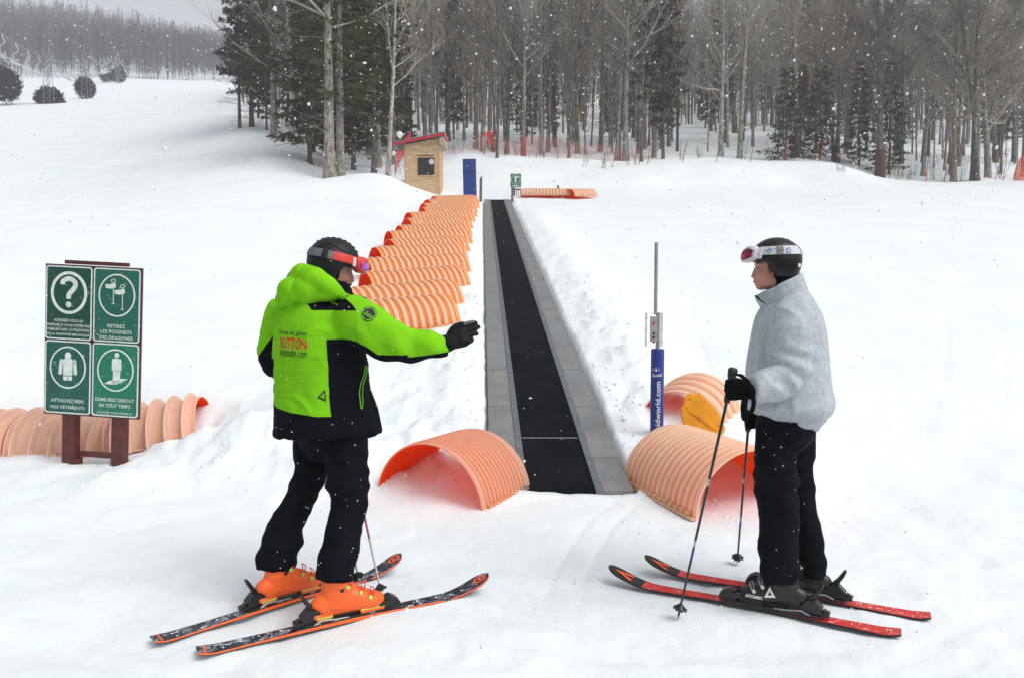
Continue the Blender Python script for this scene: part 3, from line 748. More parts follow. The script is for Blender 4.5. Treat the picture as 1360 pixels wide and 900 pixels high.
bm = BM(); a_ = P(624.5, 268, 31.8)
box(bm, (0, 0, .98), (.56, .22, 1.80), bev=.04)
pd = thing('crash_pad', 'tall dark blue crash pad standing at the top of the conveyor', 'crash pad', M=Matrix.Translation((a_.x, 31.8, zy(271, 31.8))) @ Matrix.Rotation(R(-1), 4, 'Y'))
local('pad', bm, M_blue, pd, auto=40); M_dbl = PM('dark_blue', (.004, .015, .09), .6)
bm = BM(); box(bm, (0, -.113, 1.36), (.57, .008, .05)); local('strap', bm, M_dbl, pd)
bm = BM(); box(bm, (0, -.113, 1.83), (.50, .008, .03)); local('strap', bm, M_dbl, pd)
bm = BM(); box(bm, (0, 0, .04), (.36, .2, .10)); local('foot', bm, M_black, pd)
bm = BM(); a_ = P(591, 268, 31.2); b_ = P(636, 268, 31.2)
pf = thing('platform', 'low weathered wooden platform edge between the hut and the conveyor', 'platform', ((a_.x + b_.x) / 2, 31.2, a_.z - .3))
box(bm, ((a_.x + b_.x) / 2, 31.5, zy(268, 31.2) + .0), (b_.x - a_.x, .6, .06)); obj('deck', bm, M_greywood, pf)
bm = BM(); box(bm, ((a_.x + b_.x) / 2, 31.23, zy(271.5, 31.2)), (b_.x - a_.x - .04, .05, .10)); obj('beam', bm, M_greywood, pf)
bm = BM(); p_ = P(638, 272, 30.6); tube(bm, [Vector((0, 0, -.4)), Vector((.03, 0, 1.05)), Vector((.07, 0, 1.14))], [.06, .055, .02], 8)
meshthing('wooden_post', bm, M_greywood, (p_.x, 30.6, zy(272, 30.6)), 'weathered pointed post at the left upper end of the conveyor', 'post')
p_ = P(680.5, 266, 31.3); gz = zy(266, 31.3)
ss = thing('direction_sign', 'small green sign with an unloading pictogram on a grey post, top right of the conveyor', 'sign', (p_.x, 31.3, gz - .2))
bm = BM(); box(bm, (p_.x, 31.3, gz + .35), (.10, .08, 1.5)); obj('post', bm, M_greywood, ss)
bm = BM(); c_ = P(685, 240, 31.22); prism(bm, rrect(c_.x, c_.z, .46, .58, .04), 31.20, 31.23); spl = obj('sign_plate', bm, green('green_small', (.012, .13, .08)), ss)
bm = BM(); ring_poly(bm, rrect(c_.x, c_.z, .45, .57, .035), rrect(c_.x, c_.z, .42, .54, .03), 31.19); ring_poly(bm, circ(c_.x, c_.z + .04, .19, .21), circ(c_.x, c_.z + .04, .17, .19), 31.19)
prism(bm, [(c_.x - .05, c_.z - .08), (c_.x + .03, c_.z - .08), (c_.x + .03, c_.z + .10), (c_.x + .11, c_.z + .10), (c_.x + .11, c_.z + .17), (c_.x - .07, c_.z + .17), (c_.x - .07, c_.z + .08), (c_.x - .05, c_.z + .08)], 31.19, 31.2)
box(bm, (c_.x, 31.19, c_.z - .22), (.3, .006, .03)); obj('pictogram', bm, M_let, spl)
fa = P(683, 262, 33.6); fb = P(741, 262, 33.6)
rf = thing('rail_fence', 'low grey picket rail fence behind the distant tunnels', 'fence', (fa.x, 33.6, zy(266, 33.6)))
bm = BM(); x = fa.x
while x < fb.x: box(bm, (x, 33.6, zy(257, 33.6)), (.035, .03, .42)); x += .095
obj('picket', bm, M_greywood, rf)['label'] = 'row of thin grey pickets'
bm = BM(); box(bm, ((fa.x + fb.x) / 2, 33.57, zy(252, 33.6)), (fb.x - fa.x, .04, .07)); obj('rail', bm, M_greywood, rf)
for x in (fa.x, fb.x): bm = BM(); box(bm, (x, 33.6, zy(256, 33.6)), (.09, .09, .62)); obj('post', bm, M_greywood, rf)
# ================================================================== people and skis
M_skinlid = None
def skin_mat(name, col, red):
    m, nt, b, out = newmat(name)
    tc = N(nt, 'ShaderNodeTexCoord'); o, _ = noise_mix(nt, tc.outputs['Object'], col, red, 14, .35, .7)
    nt.links.new(o, b.inputs['Base Color']); b.inputs['Roughness'].default_value = .5
    b.inputs['Subsurface Weight'].default_value = .12; b.inputs['Subsurface Radius'].default_value = (.01, .004, .002)
    return m
def mask_mat(name, ca, cb, rough=.7, bump=.3, bscale=300, var=.06, sheen=.1, rough_b=None):
    """two colours split by the sign of the 'mask' attribute"""
    m, nt, b, out = newmat(name)
    at = N(nt, 'ShaderNodeAttribute', attribute_name='mask'); gt = N(nt, 'ShaderNodeMath', operation='GREATER_THAN'); nt.links.new(at.outputs['Fac'], gt.inputs[0]); gt.inputs[1].default_value = 0
    tc = N(nt, 'ShaderNodeTexCoord')
    a1, _ = noise_mix(nt, tc.outputs['Object'], tuple(x * (1 - var) for x in ca), tuple(x * (1 + var) for x in ca), 7)
    b1, _ = noise_mix(nt, tc.outputs['Object'], tuple(x * (1 - var) for x in cb), tuple(x * (1 + var) for x in cb), 7)
    mx = N(nt, 'ShaderNodeMix', data_type='RGBA'); nt.links.new(gt.outputs[0], mx.inputs[0]); nt.links.new(a1, mx.inputs[6]); nt.links.new(b1, mx.inputs[7])
    nt.links.new(mx.outputs[2], b.inputs['Base Color']); b.inputs['Roughness'].default_value = .85; b.inputs['Specular IOR Level'].default_value = .06
    t = N(nt, 'ShaderNodeTexNoise', Scale=bscale, Detail=2); nt.links.new(tc.outputs['Object'], t.inputs['Vector'])
    bp = N(nt, 'ShaderNodeBump', Strength=bump, Distance=.001); nt.links.new(t.outputs[0], bp.inputs['Height']); nt.links.new(bp.outputs[0], b.inputs['Normal'])
    return m
M_jman = mask_mat('green_black_shell', (.0045, .0045, .008), (.185, .53, .010))
M_trous = PM('black_ski_trousers', (.0045, .0045, .008), .75, .2, 6, .3, 250, .001, spec=.05)
M_grip = PM('black_knit', (.004, .004, .005), .8, .2, 20, .4, 220, .0015, spec=.04)
M_glove = PM('black_glove_leather', (.005, .005, .006), .55, .3, 20, .4, 120, .002, spec=.15)
M_helm = PM('matt_black_helmet', (.007, .007, .010), .5, .15, 10, .05, 80, spec=.3)
M_helm2 = PM('glossy_black_helmet', (.006, .006, .009), .38, .15, 10, .03, 80, spec=.35)
M_orb = PM('orange_boot_plastic', (.80, .115, .012), .35, .06, 8, .05, 30)
M_ora = PM('orange_edge', (.90, .13, .015), .45, .05)
M_lime = PM('lime_buckle', (.42, .60, .08), .4, .1)
M_bbk = PM('black_boot_plastic', (.006, .006, .007), .4, .2, 10, .1, 60)
M_red = PM('bright_red', (.62, .03, .02), .45, .1, 10, 0)
M_gst = PM('grey_strap', (.13, .13, .135), .7, .1)
M_txtb = PM('black_print', (.01, .01, .01), .7, .1, 10, 0)
M_txtr = PM('red_print', (.60, .012, .012), .7, .1, 10, 0)
def grey_melange():
    m, nt, b, out = newmat('grey_patterned_shell')
    tc = N(nt, 'ShaderNodeTexCoord'); co = tc.outputs['Object']
    o, _ = noise_mix(nt, co, (.35, .385, .425), (.42, .46, .50), 38, .40, .60, 3)
    vo = N(nt, 'ShaderNodeTexVoronoi', Scale=120); vo.distance = 'CHEBYCHEV'; nt.links.new(co, vo.inputs['Vector'])
    sp = N(nt, 'ShaderNodeSeparateColor'); nt.links.new(vo.outputs['Color'], sp.inputs[0])
    mr = N(nt, 'ShaderNodeMapRange'); mr.inputs['From Min'].default_value = .3; mr.inputs['From Max'].default_value = .9; mr.inputs['To Max'].default_value = .45; nt.links.new(sp.outputs[0], mr.inputs[0])
    mx = N(nt, 'ShaderNodeMix', data_type='RGBA'); nt.links.new(mr.outputs[0], mx.inputs[0]); nt.links.new(o, mx.inputs[6]); mx.inputs[7].default_value = (.50, .54, .58, 1)
    nt.links.new(mx.outputs[2], b.inputs['Base Color']); b.inputs['Roughness'].default_value = .7; b.inputs['Specular IOR Level'].default_value = .3
    t = N(nt, 'ShaderNodeTexNoise', Scale=40, Detail=4); nt.links.new(co, t.inputs['Vector'])
    bp = N(nt, 'ShaderNodeBump', Strength=.12, Distance=.002); nt.links.new(t.outputs[0], bp.inputs['Height']); nt.links.new(bp.outputs[0], b.inputs['Normal'])
    return m
M_jwom = grey_melange()

def px2m(n, Y): return n * Y / F
def ringpx(cx, cy, Y, a, b): p = P(cx, cy, Y); return (p.x, p.y, p.z, a, b)
def seg_info(V, A, B):
    A = np.array(A); B = np.array(B); d = B - A; t = np.clip(((V - A) @ d) / (d @ d), 0, 1)
    C = A + t[:, None] * d; return t, np.linalg.norm(V - C, axis=1), C
def wrinkle(me, amp, sc_, stretch=(1, 1, 1), seed=0, ridge=.5, extra=None):
    V = mverts(me); Nn = mnorms(me)
    x, y, z = V[:, 0] * sc_ * stretch[0], V[:, 1] * sc_ * stretch[1], V[:, 2] * sc_ * stretch[2]
    wx = fbm(x * .5, y * .5, z * .5 + seed, 2) * .8
    n = fbm(x + wx, y + wx + seed, z - wx, 3)
    rd = 1 - np.abs(vnoise(x * .9 + wx * 2, y * .9 + seed * 2, z * .9 + wx * 2)) * 2
    d = amp * (n * (1 - ridge) + rd * ridge)
    if extra is not None: d = d + extra(V, Nn)
    setverts(me, V + Nn * d[:, None])
def smoothmesh(me, parent, name, mat, label=None):
    o = obj(name, me, mat, parent, smooth=True); 
    if label: o['label'] = label
    return o

# ---- head, local frame: x forward, y left, z up, origin between the eyes at mid-depth
def head_parts(bm, M, fem=False):
    e = lambda c, r, n=18, m=12: ell(bm, c, r, M, n, m)
    e((-.008, 0, .032), (.094, .075, .086)); e((.028, 0, -.028), (.060, .060, .082)); e((.060, 0, -.094 if not fem else -.090), (.027, .029, .022))
    for s in (-1, 1):
        e((.018, s * .034, -.066), (.046, .027, .036)); e((.064, s * .032, -.034), (.022, .021, .022)); e((.076, s * .026, .021), (.016, .026, .009))
        e((.100, s * .010, -.041), (.011, .008, .008)); e((-.012, s * .074, -.012), (.016, .008, .030))
    e((.052, 0, -.045), (.042, .040, .050)); e((.060, 0, .0), (.030, .046, .030)); e((.066, 0, -.062), (.028, .032, .026))
    tx = .110 if not fem else .106
    yv_ = (M.to_3x3() @ Vector((0, 1, 0))).normalized()
    tube(bm, [M @ Vector(p) for p in ((.078, 0, .016), (.082, 0, .0), (.087, 0, -.015), (tx - .018, 0, -.028), (tx - .016, 0, -.038), (.084, 0, -.046))], [(.008, .012), (.0085, .013), (.0095, .015), (.012, .018), (.0135, .016), (.011, .010)], 14, yv_)
    e((tx - .006, 0, -.036), (.009, .010, .0085))
    for s in (-1, 1): e((.092, s * .011, -.040), (.010, .007, .007))
    e((.084, 0, -.056), (.014, .020, .010)); e((.0905, 0, -.0635), (.008, .019, .0048)); e((.089, 0, -.0725), (.008, .017, .0055)); e((.078, 0, -.082), (.014, .020, .010))
    tube(bm, [M @ Vector(p) for p in ((-.03, 0, -.05), (-.035, 0, -.13), (-.05, 0, -.20))], [.055, .055, .065], 16)
def lid(M, s, r, zlo, zhi):
    bm = BM(); res = bmesh.ops.create_uvsphere(bm, u_segments=20, v_segments=16, radius=r)
    bmesh.ops.bisect_plane(bm, geom=bm.verts[:] + bm.edges[:] + bm.faces[:], plane_co=(0, 0, zlo), plane_no=(0, 0, 1), clear_inner=True)
    bmesh.ops.bisect_plane(bm, geom=bm.verts[:] + bm.edges[:] + bm.faces[:], plane_co=(0, 0, zhi), plane_no=(0, 0, 1), clear_outer=True)
    for v in bm.verts: v.co = M @ Vector((v.co.x * .9 + .0735, v.co.y * 1.15 + s * .030, v.co.z - .002))
    return bm
def eyes(person, M, dark=(.03, .02, .015)):
    for s in (-1, 1):
        bm = BM(); ell(bm, (.0735, s * .030, -.002), (.0112, .0125, .0105), M, 14, 10); o = obj('eye', bm, PM('eye_white', (.32, .29, .27), .3, .05, 5, 0), person, smooth=True)
        bm = BM(); ell(bm, (.0830, s * .0315, -.002), (.0035, .0062, .0058), M, 12, 8); obj('iris', bm, PM('iris', dark, .15, .05, 5, 0), o, smooth=True)
        bm = BM(); tube(bm, [M @ Vector(p) for p in ((.084, s * .013, .0165), (.0885, s * .028, .0215), (.076, s * .046, .016))], [.003, .0036, .002], 8); obj('eyebrow', bm, PM('brow_hair', (.03, .02, .014), .8), person, smooth=True)
        obj('eyelid', lid(M, s, .0128, .0028, .0128), M_skinlid, person, smooth=True); obj('eyelid', lid(M, s, .0124, -.0124, -.0042), M_skinlid, person, smooth=True)
def helmet(person, M, mat, rx, ry, rz, cz, vents, zbrow=.024, ear=-.062, nape=-.035, cx=-.010):
    bm = BM(); n, m_ = 72, 48
    res = bmesh.ops.create_uvsphere(bm, u_segments=n, v_segments=m_, radius=1)
    def zb(x):
        if x > .045: return zbrow
        if x > -.005: return zbrow + (ear - zbrow) * ((.045 - x) / .05)
        if x > -.07: return ear
        return ear + (nape - ear) * min(1, (-.07 - x) / .05)
    for v in res['verts']:
        p = Vector((v.co.x * rx + cx, v.co.y * ry, v.co.z * rz + cz))
        if v.co.z < 0:
            q = max((v.co.x ** 2 + v.co.y ** 2) ** .5, 1e-6); t = math.asin(min(1, -v.co.z)) / (PI / 2); ux, uy = v.co.x / q, v.co.y / q
            if v.co.z < -.9999: ux = uy = 0
            if t < .75: k = 1 - .13 * (t / .75) ** 2; p.x = cx + ux * rx * k; p.y = uy * ry * k; p.z = cz + (zb(p.x) - cz) * t / .75
            else: k = .87 * (1 - (t - .75) / .25); p.x = cx + ux * rx * k; p.y = uy * ry * k; p.z = zb(p.x)
        v.co = p
    for v in bm.verts: v.co = M @ v.co
    me2 = remesh(bm, .004, 5)
    h = smoothmesh(me2, person, 'helmet', mat)
    return h
def helmet_pt(az, z, rx, ry, rz, cz, off=.004, cx=-.010):
    s = max(0.05, 1 - ((z - cz) / (rz if z > cz else rz * 3)) ** 2) ** .5
    c, n = math.cos(az), math.sin(az)
    return Vector((cx + c * rx * s + c * off, n * ry * s + n * off, z))
def band(bm, M, a0, a1, zf, hh, dims, off=.004, th=.004, n=40, mi=None):
    rings = []
    for k in range(n + 1):
        az = a0 + (a1 - a0) * k / n; zc = zf(az)
        q = [helmet_pt(az, zc - hh, *dims, off=off), helmet_pt(az, zc, *dims, off=off + .0015), helmet_pt(az, zc + hh, *dims, off=off), helmet_pt(az, zc + hh, *dims, off=off - th), helmet_pt(az, zc - hh, *dims, off=off - th)]
        rings.append([bm.verts.new(M @ p) for p in q])
    for i in range(n):
        for k in range(5):
            f = bm.faces.new((rings[i][k], rings[i][(k + 1) % 5], rings[i + 1][(k + 1) % 5], rings[i + 1][k]))
            if mi: f.material_index = mi((i + .5) / n)
    bm.faces.new(rings[0]); bm.faces.new(list(reversed(rings[-1])))
    bmesh.ops.recalc_face_normals(bm, faces=bm.faces[:])
def goggles(person, M, dims, zc, strap_mats, frame_mat, lens_mat, mi, slope=0.0, hh=.020, nstrap=56):
    zf = lambda az: zc + slope * (1 - math.cos(az))
    bm = BM(); band(bm, M, R(38), R(322), zf, hh, dims, mi=mi, n=nstrap)
    g = obj('goggle_strap', bm, strap_mats, person, auto=40)
    def gp(az, z, o): return helmet_pt(az, z, *dims, off=o)
    bm = BM(); rings = []; nn = 24
    for k in range(nn + 1):
        az = R(-42 + 84 * k / nn); e = 1 - (abs(k / nn * 2 - 1)) ** 4 * .45; h = .042 * e
        base = .012; out_ = .042 - .014 * abs(k / nn * 2 - 1) ** 2; zc2 = zc - .012 - (.010 * math.cos((k / nn * 2 - 1) * PI) * -1 if abs(k / nn - .5) < .0 else 0)
        rings.append([bm.verts.new(M @ q) for q in (gp(az, zc2 - h, base * .4), gp(az, zc2 - h, out_ - .008), gp(az, zc2 - h + .008, out_), gp(az, zc2 + h - .008, out_), gp(az, zc2 + h, out_ - .008), gp(az, zc2 + h, base * .4))])
    # cylinder-like radius: keep the upper edge from following the dome
    for i in range(nn):
        for k in range(6): bm.faces.new((rings[i][k], rings[i][(k + 1) % 6], rings[i + 1][(k + 1) % 6], rings[i + 1][k]))
    bm.faces.new(rings[0]); bm.faces.new(list(reversed(rings[-1]))); bmesh.ops.recalc_face_normals(bm, faces=bm.faces[:])
    fr = obj('goggle_frame', bm, frame_mat, person, auto=50)
    bm = BM(); rings = []
    for k in range(nn + 1):
        az = R(-37 + 74 * k / nn); e = 1 - (abs(k / nn * 2 - 1)) ** 4 * .5; h = .033 * e; out_ = .0445 - .013 * abs(k / nn * 2 - 1) ** 2; zc2 = zc - .012
        rings.append([bm.verts.new(M @ q) for q in (gp(az, zc2 - h, out_ - .005), gp(az, zc2 - h * .6, out_ + .002), gp(az, zc2, out_ + .004), gp(az, zc2 + h * .6, out_ + .002), gp(az, zc2 + h, out_ - .005))])
    for i in range(nn):
        for k in range(4): bm.faces.new((rings[i][k], rings[i + 1][k], rings[i + 1][k + 1], rings[i][k + 1]))
        bm.faces.new((rings[i][4], rings[i + 1][4], rings[i + 1][0], rings[i][0]))
    bmesh.ops.recalc_face_normals(bm, faces=bm.faces[:]); obj('lens', bm, lens_mat, fr, smooth=True)
    return g
def lens_mat(name, c1, c2, c3):
    m, nt, b, out = newmat(name); tc = N(nt, 'ShaderNodeTexCoord')
    sp = N(nt, 'ShaderNodeSeparateXYZ'); nt.links.new(tc.outputs['Generated'], sp.inputs[0])
    cr = N(nt, 'ShaderNodeValToRGB'); el = cr.color_ramp.elements; el[0].color = c4(c1); el[1].color = c4(c3); el[1].position = .9; e = el.new(.45); e.color = c4(c2)
    nt.links.new(sp.outputs[2], cr.inputs[0]); nt.links.new(cr.outputs[0], b.inputs['Base Color'])
    b.inputs['Roughness'].default_value = .08; b.inputs['Metallic'].default_value = .6; return m

# ---- hand, local: x to the fingertips, y to the thumb side, z out of the back of the hand
def hand(bm, M, curls, thumb, s=1.0, thick=1.0, spread=0.0):
    T = thick
    def tb(p, r, n=12): tube(bm, [M @ (Vector(q) * s) for q in p], [x * s * T for x in r] if not isinstance(r[0], tuple) else [(a * s * T, b * s * T) for a, b in r], n, ref=(M.to_3x3() @ Vector((0, 1, 0))).normalized())
    tb([(-.03, 0, 0), (0, 0, 0), (.03, .0, .001), (.06, -.001, .001), (.088, -.002, -.001)], [(.030, .024), (.030, .022), (.038, .021), (.042, .019), (.040, .014)], 18)
    for k, (y, L, r) in enumerate(((.031, .074, .0098), (.0105, .082, .0102), (-.0105, .076, .0098), (-.031, .060, .0088))):
        c = curls[k]; p = Vector((.080 - .004 * (k == 3), y, 0)); d = R(0); sp = (1.5 - k) * spread; pts = [p.copy() - Vector((.02, 0, 0)), p.copy()]
        for q, fr_ in enumerate((.45, .30, .25)):
            d += R(c[q]); p = p + Vector((math.cos(d) * math.cos(sp), math.sin(sp), -math.sin(d))) * (L * fr_)
            if q < 2:
                pts.append(p.copy())
            else: pts.append(p.copy())
        rr = [r * 1.1, r * 1.12, r * 1.05, r, r * .82]
        # rounded knuckles: resample
        pp = smooth_pts([list(q) + [w_] for q, w_ in zip(pts, rr)], 4)
        tube(bm, [M @ (Vector(q[:3]) * s) for q in pp], [q[3] * s * T for q in pp], 10)
        ell(bm, tuple(Vector(pts[-1]) * s), (rr[-1] * s * T,) * 3, M, 10, 8)
    pp = smooth_pts([list(q) for q in thumb], 4)
    tube(bm, [M @ (Vector(q[:3]) * s) for q in pp], [q[3] * s * T for q in pp], 10)
    ell(bm, tuple(Vector(thumb[-1][:3]) * s), (thumb[-1][3] * s * T,) * 3, M, 10, 8)
def basis(x, z, o, sc_=1):
    x = Vector(x).normalized(); z = Vector(z); z = (z - x * x.dot(z)).normalized(); y = z.cross(x)
    M = Matrix.Identity(4)
    for i in range(3): M[i][0] = x[i] * sc_; M[i][1] = y[i] * sc_; M[i][2] = z[i] * sc_; M[i][3] = o[i]
    return M

# ---- skis
def ski_mat(name, base, mark, snow=.5):
    m, nt, b, out = newmat(name); tc = N(nt, 'ShaderNodeTexCoord'); co = tc.outputs['Object']
    o, _ = noise_mix(nt, co, base, mark, 9, .56, .60, 3)
    t = N(nt, 'ShaderNodeTexNoise', Scale=26, Detail=8, Roughness=.75); nt.links.new(co, t.inputs['Vector'])
    mr = N(nt, 'ShaderNodeMapRange'); mr.inputs['From Min'].default_value = .60 - snow * .2; mr.inputs['From Max'].default_value = .78 - snow * .2; mr.inputs['To Max'].default_value = .8; nt.links.new(t.outputs[0], mr.inputs[0])
    mx = N(nt, 'ShaderNodeMix', data_type='RGBA'); nt.links.new(mr.outputs[0], mx.inputs[0]); nt.links.new(o, mx.inputs[6]); mx.inputs[7].default_value = (.72, .75, .78, 1)
    nt.links.new(mx.outputs[2], b.inputs['Base Color']); b.inputs['Roughness'].default_value = .4; return m
SKT = [k * .94 / 36 for k in range(37)] + [.955, .968, .979, .988, .995, 1.0]
def ski_profile(L):
    st = []
    for t in SKT:
        x = -L * .5 + L * t
        w_ = .036 + .018 * (abs(t - .47) / .5) ** 2.0 + .006 * max(0, t - .5)
        if t > .94: w_ *= max(.12, max(0, 1 - ((t - .94) / .06) ** 2) ** .5)
        if t < .02: w_ *= .75
        z = 0.0
        if t > .82: z = .075 * ((t - .82) / .18) ** 1.7
        if t < .05: z = .012 * ((.05 - t) / .05) ** 1.5
        th = .006 + .010 * math.exp(-((t - .46) / .22) ** 2)
        st.append((x, w_, z, th))
    return st
def make_ski(L, tail, tip, label, group, mats, style, boot_at):
    """mats: top, edge/sidewall, accent ; returns thing and matrix"""
    tail = Vector(tail); tip = Vector(tip); d = (tip - tail).normalized()
    c = (tail + tip) / 2; M = basis(d, (0, 0, 1), c)
    sk = thing('ski', label, 'ski', M=M, group=group)
    st = ski_profile(L); bm = BM(); rings = []
    for (x, w_, z, th) in st:
        rings.append([bm.verts.new(q) for q in ((x, -w_, z + .001), (x, -w_, z + .004), (x, -w_ + .003, z + .003 + th), (x, w_ - .003, z + .003 + th), (x, w_, z + .004), (x, w_, z + .001))])
    for i in range(len(rings) - 1):
        for k in range(6):
            f = bm.faces.new((rings[i][k], rings[i][(k + 1) % 6], rings[i + 1][(k + 1) % 6], rings[i + 1][k]))
            t = SKT[i]
            f.material_index = 0
            if style == 'man':
                if k in (1, 3): f.material_index = 1 if not (.80 < t < .83) else 0
                if k in (0, 4): f.material_index = 3
                pass
            else:
                if k in (1, 3): f.material_index = 3
                if k in (0, 4, 5): f.material_index = 3
                if k == 2 and t > .84: f.material_index = 3
    bm.faces.new(rings[0]); bm.faces.new(list(reversed(rings[-1]))); bmesh.ops.recalc_face_normals(bm, faces=bm.faces[:])
    b0 = local('blade', bm, mats, sk, auto=40)
    def topz(x):
        for i in range(len(st) - 1):
            if st[i][0] <= x <= st[i + 1][0]:
                f = (x - st[i][0]) / (st[i + 1][0] - st[i][0]); return st[i][2] + st[i][3] + .0036 + f * (st[i + 1][2] + st[i + 1][3] - st[i][2] - st[i][3])
        return .01
    if style == 'man':
        bm = BM(); box(bm, (-L * .5 + .032, 0, st[0][3] + .009), (.009, .078, .002)); local('tail_stripe', bm, M_ora, b0)
        bm = BM(); cx = L * .463
        for (r0, r1) in ((.029, .019), (.010, .0)):
            for k in range(24):
                q = []
                for (rr, kk) in ((r0, k), (r0, k + 1), (r1, k + 1), (r1, k)):
                    x = cx + rr * math.cos(2 * PI * kk / 24) * 1.15; q.append(Vector((x, rr * math.sin(2 * PI * kk / 24), topz(x) + .0022)))
                if r1 == 0: q = q[:3]
                bm.faces.new([bm.verts.new(p) for p in q])
        local('emblem', bm, M_ora, b0)
    else:
        bm = BM()
        for s in (-1, 1):
            q = [(L * .475, 0), (L * .41, s * .036), (L * .40, s * .016), (L * .445, 0)]
            bm.faces.new([bm.verts.new((x, y, topz(x) + .002)) for x, y in q])
        local('emblem', bm, M_ora, b0)
    # snow lying on the ski
    bm = BM(); rr_ = random.Random(int(L * 1000) + int(tail.x * 977))
    n = 60 if style == 'man' else 34
    for k in range(n):
        x = rr_.uniform(-L * .46, L * .40) if style == 'man' else rr_.uniform(-L * .48, -.02)
        if abs(x - boot_at) < .2: continue
        s_ = rr_.uniform(.0015, .005); y = rr_.uniform(-.028, .028)
        vs = ell(bm, (x, y, topz(x) + s_ * .1), (s_ * rr_.uniform(1, 2.4), s_, s_ * .4), None, 7, 4)
        for v in vs: v.co += Vector((rr_.uniform(-1, 1), rr_.uniform(-1, 1), rr_.uniform(-.6, .6))) * s_ * .25
    so_ = local('snow_clump', bm, MS, b0, smooth=True); so_['kind'] = 'stuff'
    # binding
    bz = .019
    bi = local('binding', binding_bm(boot_at, bz), [M_bbk, M_steel], sk, auto=40)
    bm = BM(); x = boot_at - .185
    prism(bm, [(x - .01, bz + .06), (x - .05, bz + .125), (x - .062, bz + .155), (x - .05, bz + .158), (x - .018, bz + .11), (x + .02, bz + .07)], -.014, .014)
    bmesh.ops.bevel(bm, geom=bm.edges[:], offset=.003, segments=1, affect='EDGES'); local('heel_lever', bm, M_bbk, bi, auto=40)
    return sk, M
def binding_bm(x0, bz):
    bm = BM()
    box(bm, (x0 - .01, 0, bz + .006), (.46, .066, .012), bev=.003)
    # toe piece
    box(bm, (x0 + .205, 0, bz + .018), (.09, .056, .02), bev=.005); prism(bm, [(x0 + .165, bz + .02), (x0 + .165, bz + .058), (x0 + .20, bz + .068), (x0 + .235, bz + .05), (x0 + .25, bz + .025)], -.026, .026)
    for s in (-1, 1): box(bm, (x0 + .158, s * .034, bz + .042), (.05, .014, .022), bev=.005)
    # heel piece and track
    box(bm, (x0 - .20, 0, bz + .018), (.15, .048, .02), bev=.004); prism(bm, [(x0 - .24, bz + .02), (x0 - .245, bz + .045), (x0 - .21, bz + .078), (x0 - .165, bz + .075), (x0 - .150, bz + .045), (x0 - .155, bz + .02)], -.027, .027)
    tube(bm, [Vector((x0 - .275, 0, bz + .02)), Vector((x0 - .245, 0, bz + .035))], .012, 10)
    # brake arms
    for s in (-1, 1):
        rr = tube(bm, [Vector((x0 - .02, s * .036, bz + .012)), Vector((x0 - .10, s * .048, bz + .022)), Vector((x0 - .15, s * .050, bz + .03)), Vector((x0 - .19, s * .050, bz + .015))], .0035, 6, mi=1)
    for q in (-.08, .10, -.17): box(bm, (x0 + q, -.034, bz + .008), (.03, .003, .004), mi=1)
    return bm
def boot_mesh(M, s=1.0, voxel=.005):
    """x forward from the ankle, z up from the sole"""
    bm = BM(); ref = (M.to_3x3() @ Vector((0, 1, 0))).normalized()
    Lr = smooth_pts([(-.125, .050, .018, .030), (-.115, .058, .036, .050), (-.07, .068, .043, .060), (0, .075, .047, .066), (.06, .066, .050, .058), (.11, .052, .051, .045), (.155, .043, .046, .036), (.185, .038, .030, .028)], 3)
    tube(bm, [M @ (Vector((x, 0, z)) * s) for x, z, a, b in Lr], [(a * s, b * s) for x, z, a, b in Lr], 24, ref)
    Cr = smooth_pts([(-.040, .05, .050, .064), (-.034, .10, .052, .070), (-.028, .14, .054, .074), (-.022, .17, .055, .072), (-.020, .195, .048, .062)], 3)
    tube(bm, [M @ (Vector((x, 0, z)) * s) for x, z, a, b in Cr], [(a * s, b * s) for x, z, a, b in Cr], 24, ref)
    # heel and toe lugs, cuff overlap ridge
    box(bm, (-.095 * s, 0, .012 * s), (.07 * s, .066 * s, .026 * s), M, bev=.004); box(bm, (.13 * s, 0, .012 * s), (.115 * s, .068 * s, .026 * s), M, bev=.004)
    box(bm, (.172 * s, 0, .022 * s), (.05 * s, .06 * s, .020 * s), M, bev=.004); box(bm, (-.128 * s, 0, .024 * s), (.03 * s, .06 * s, .02 * s), M, bev=.004)
    me = remesh(bm, voxel, 2)
    return me
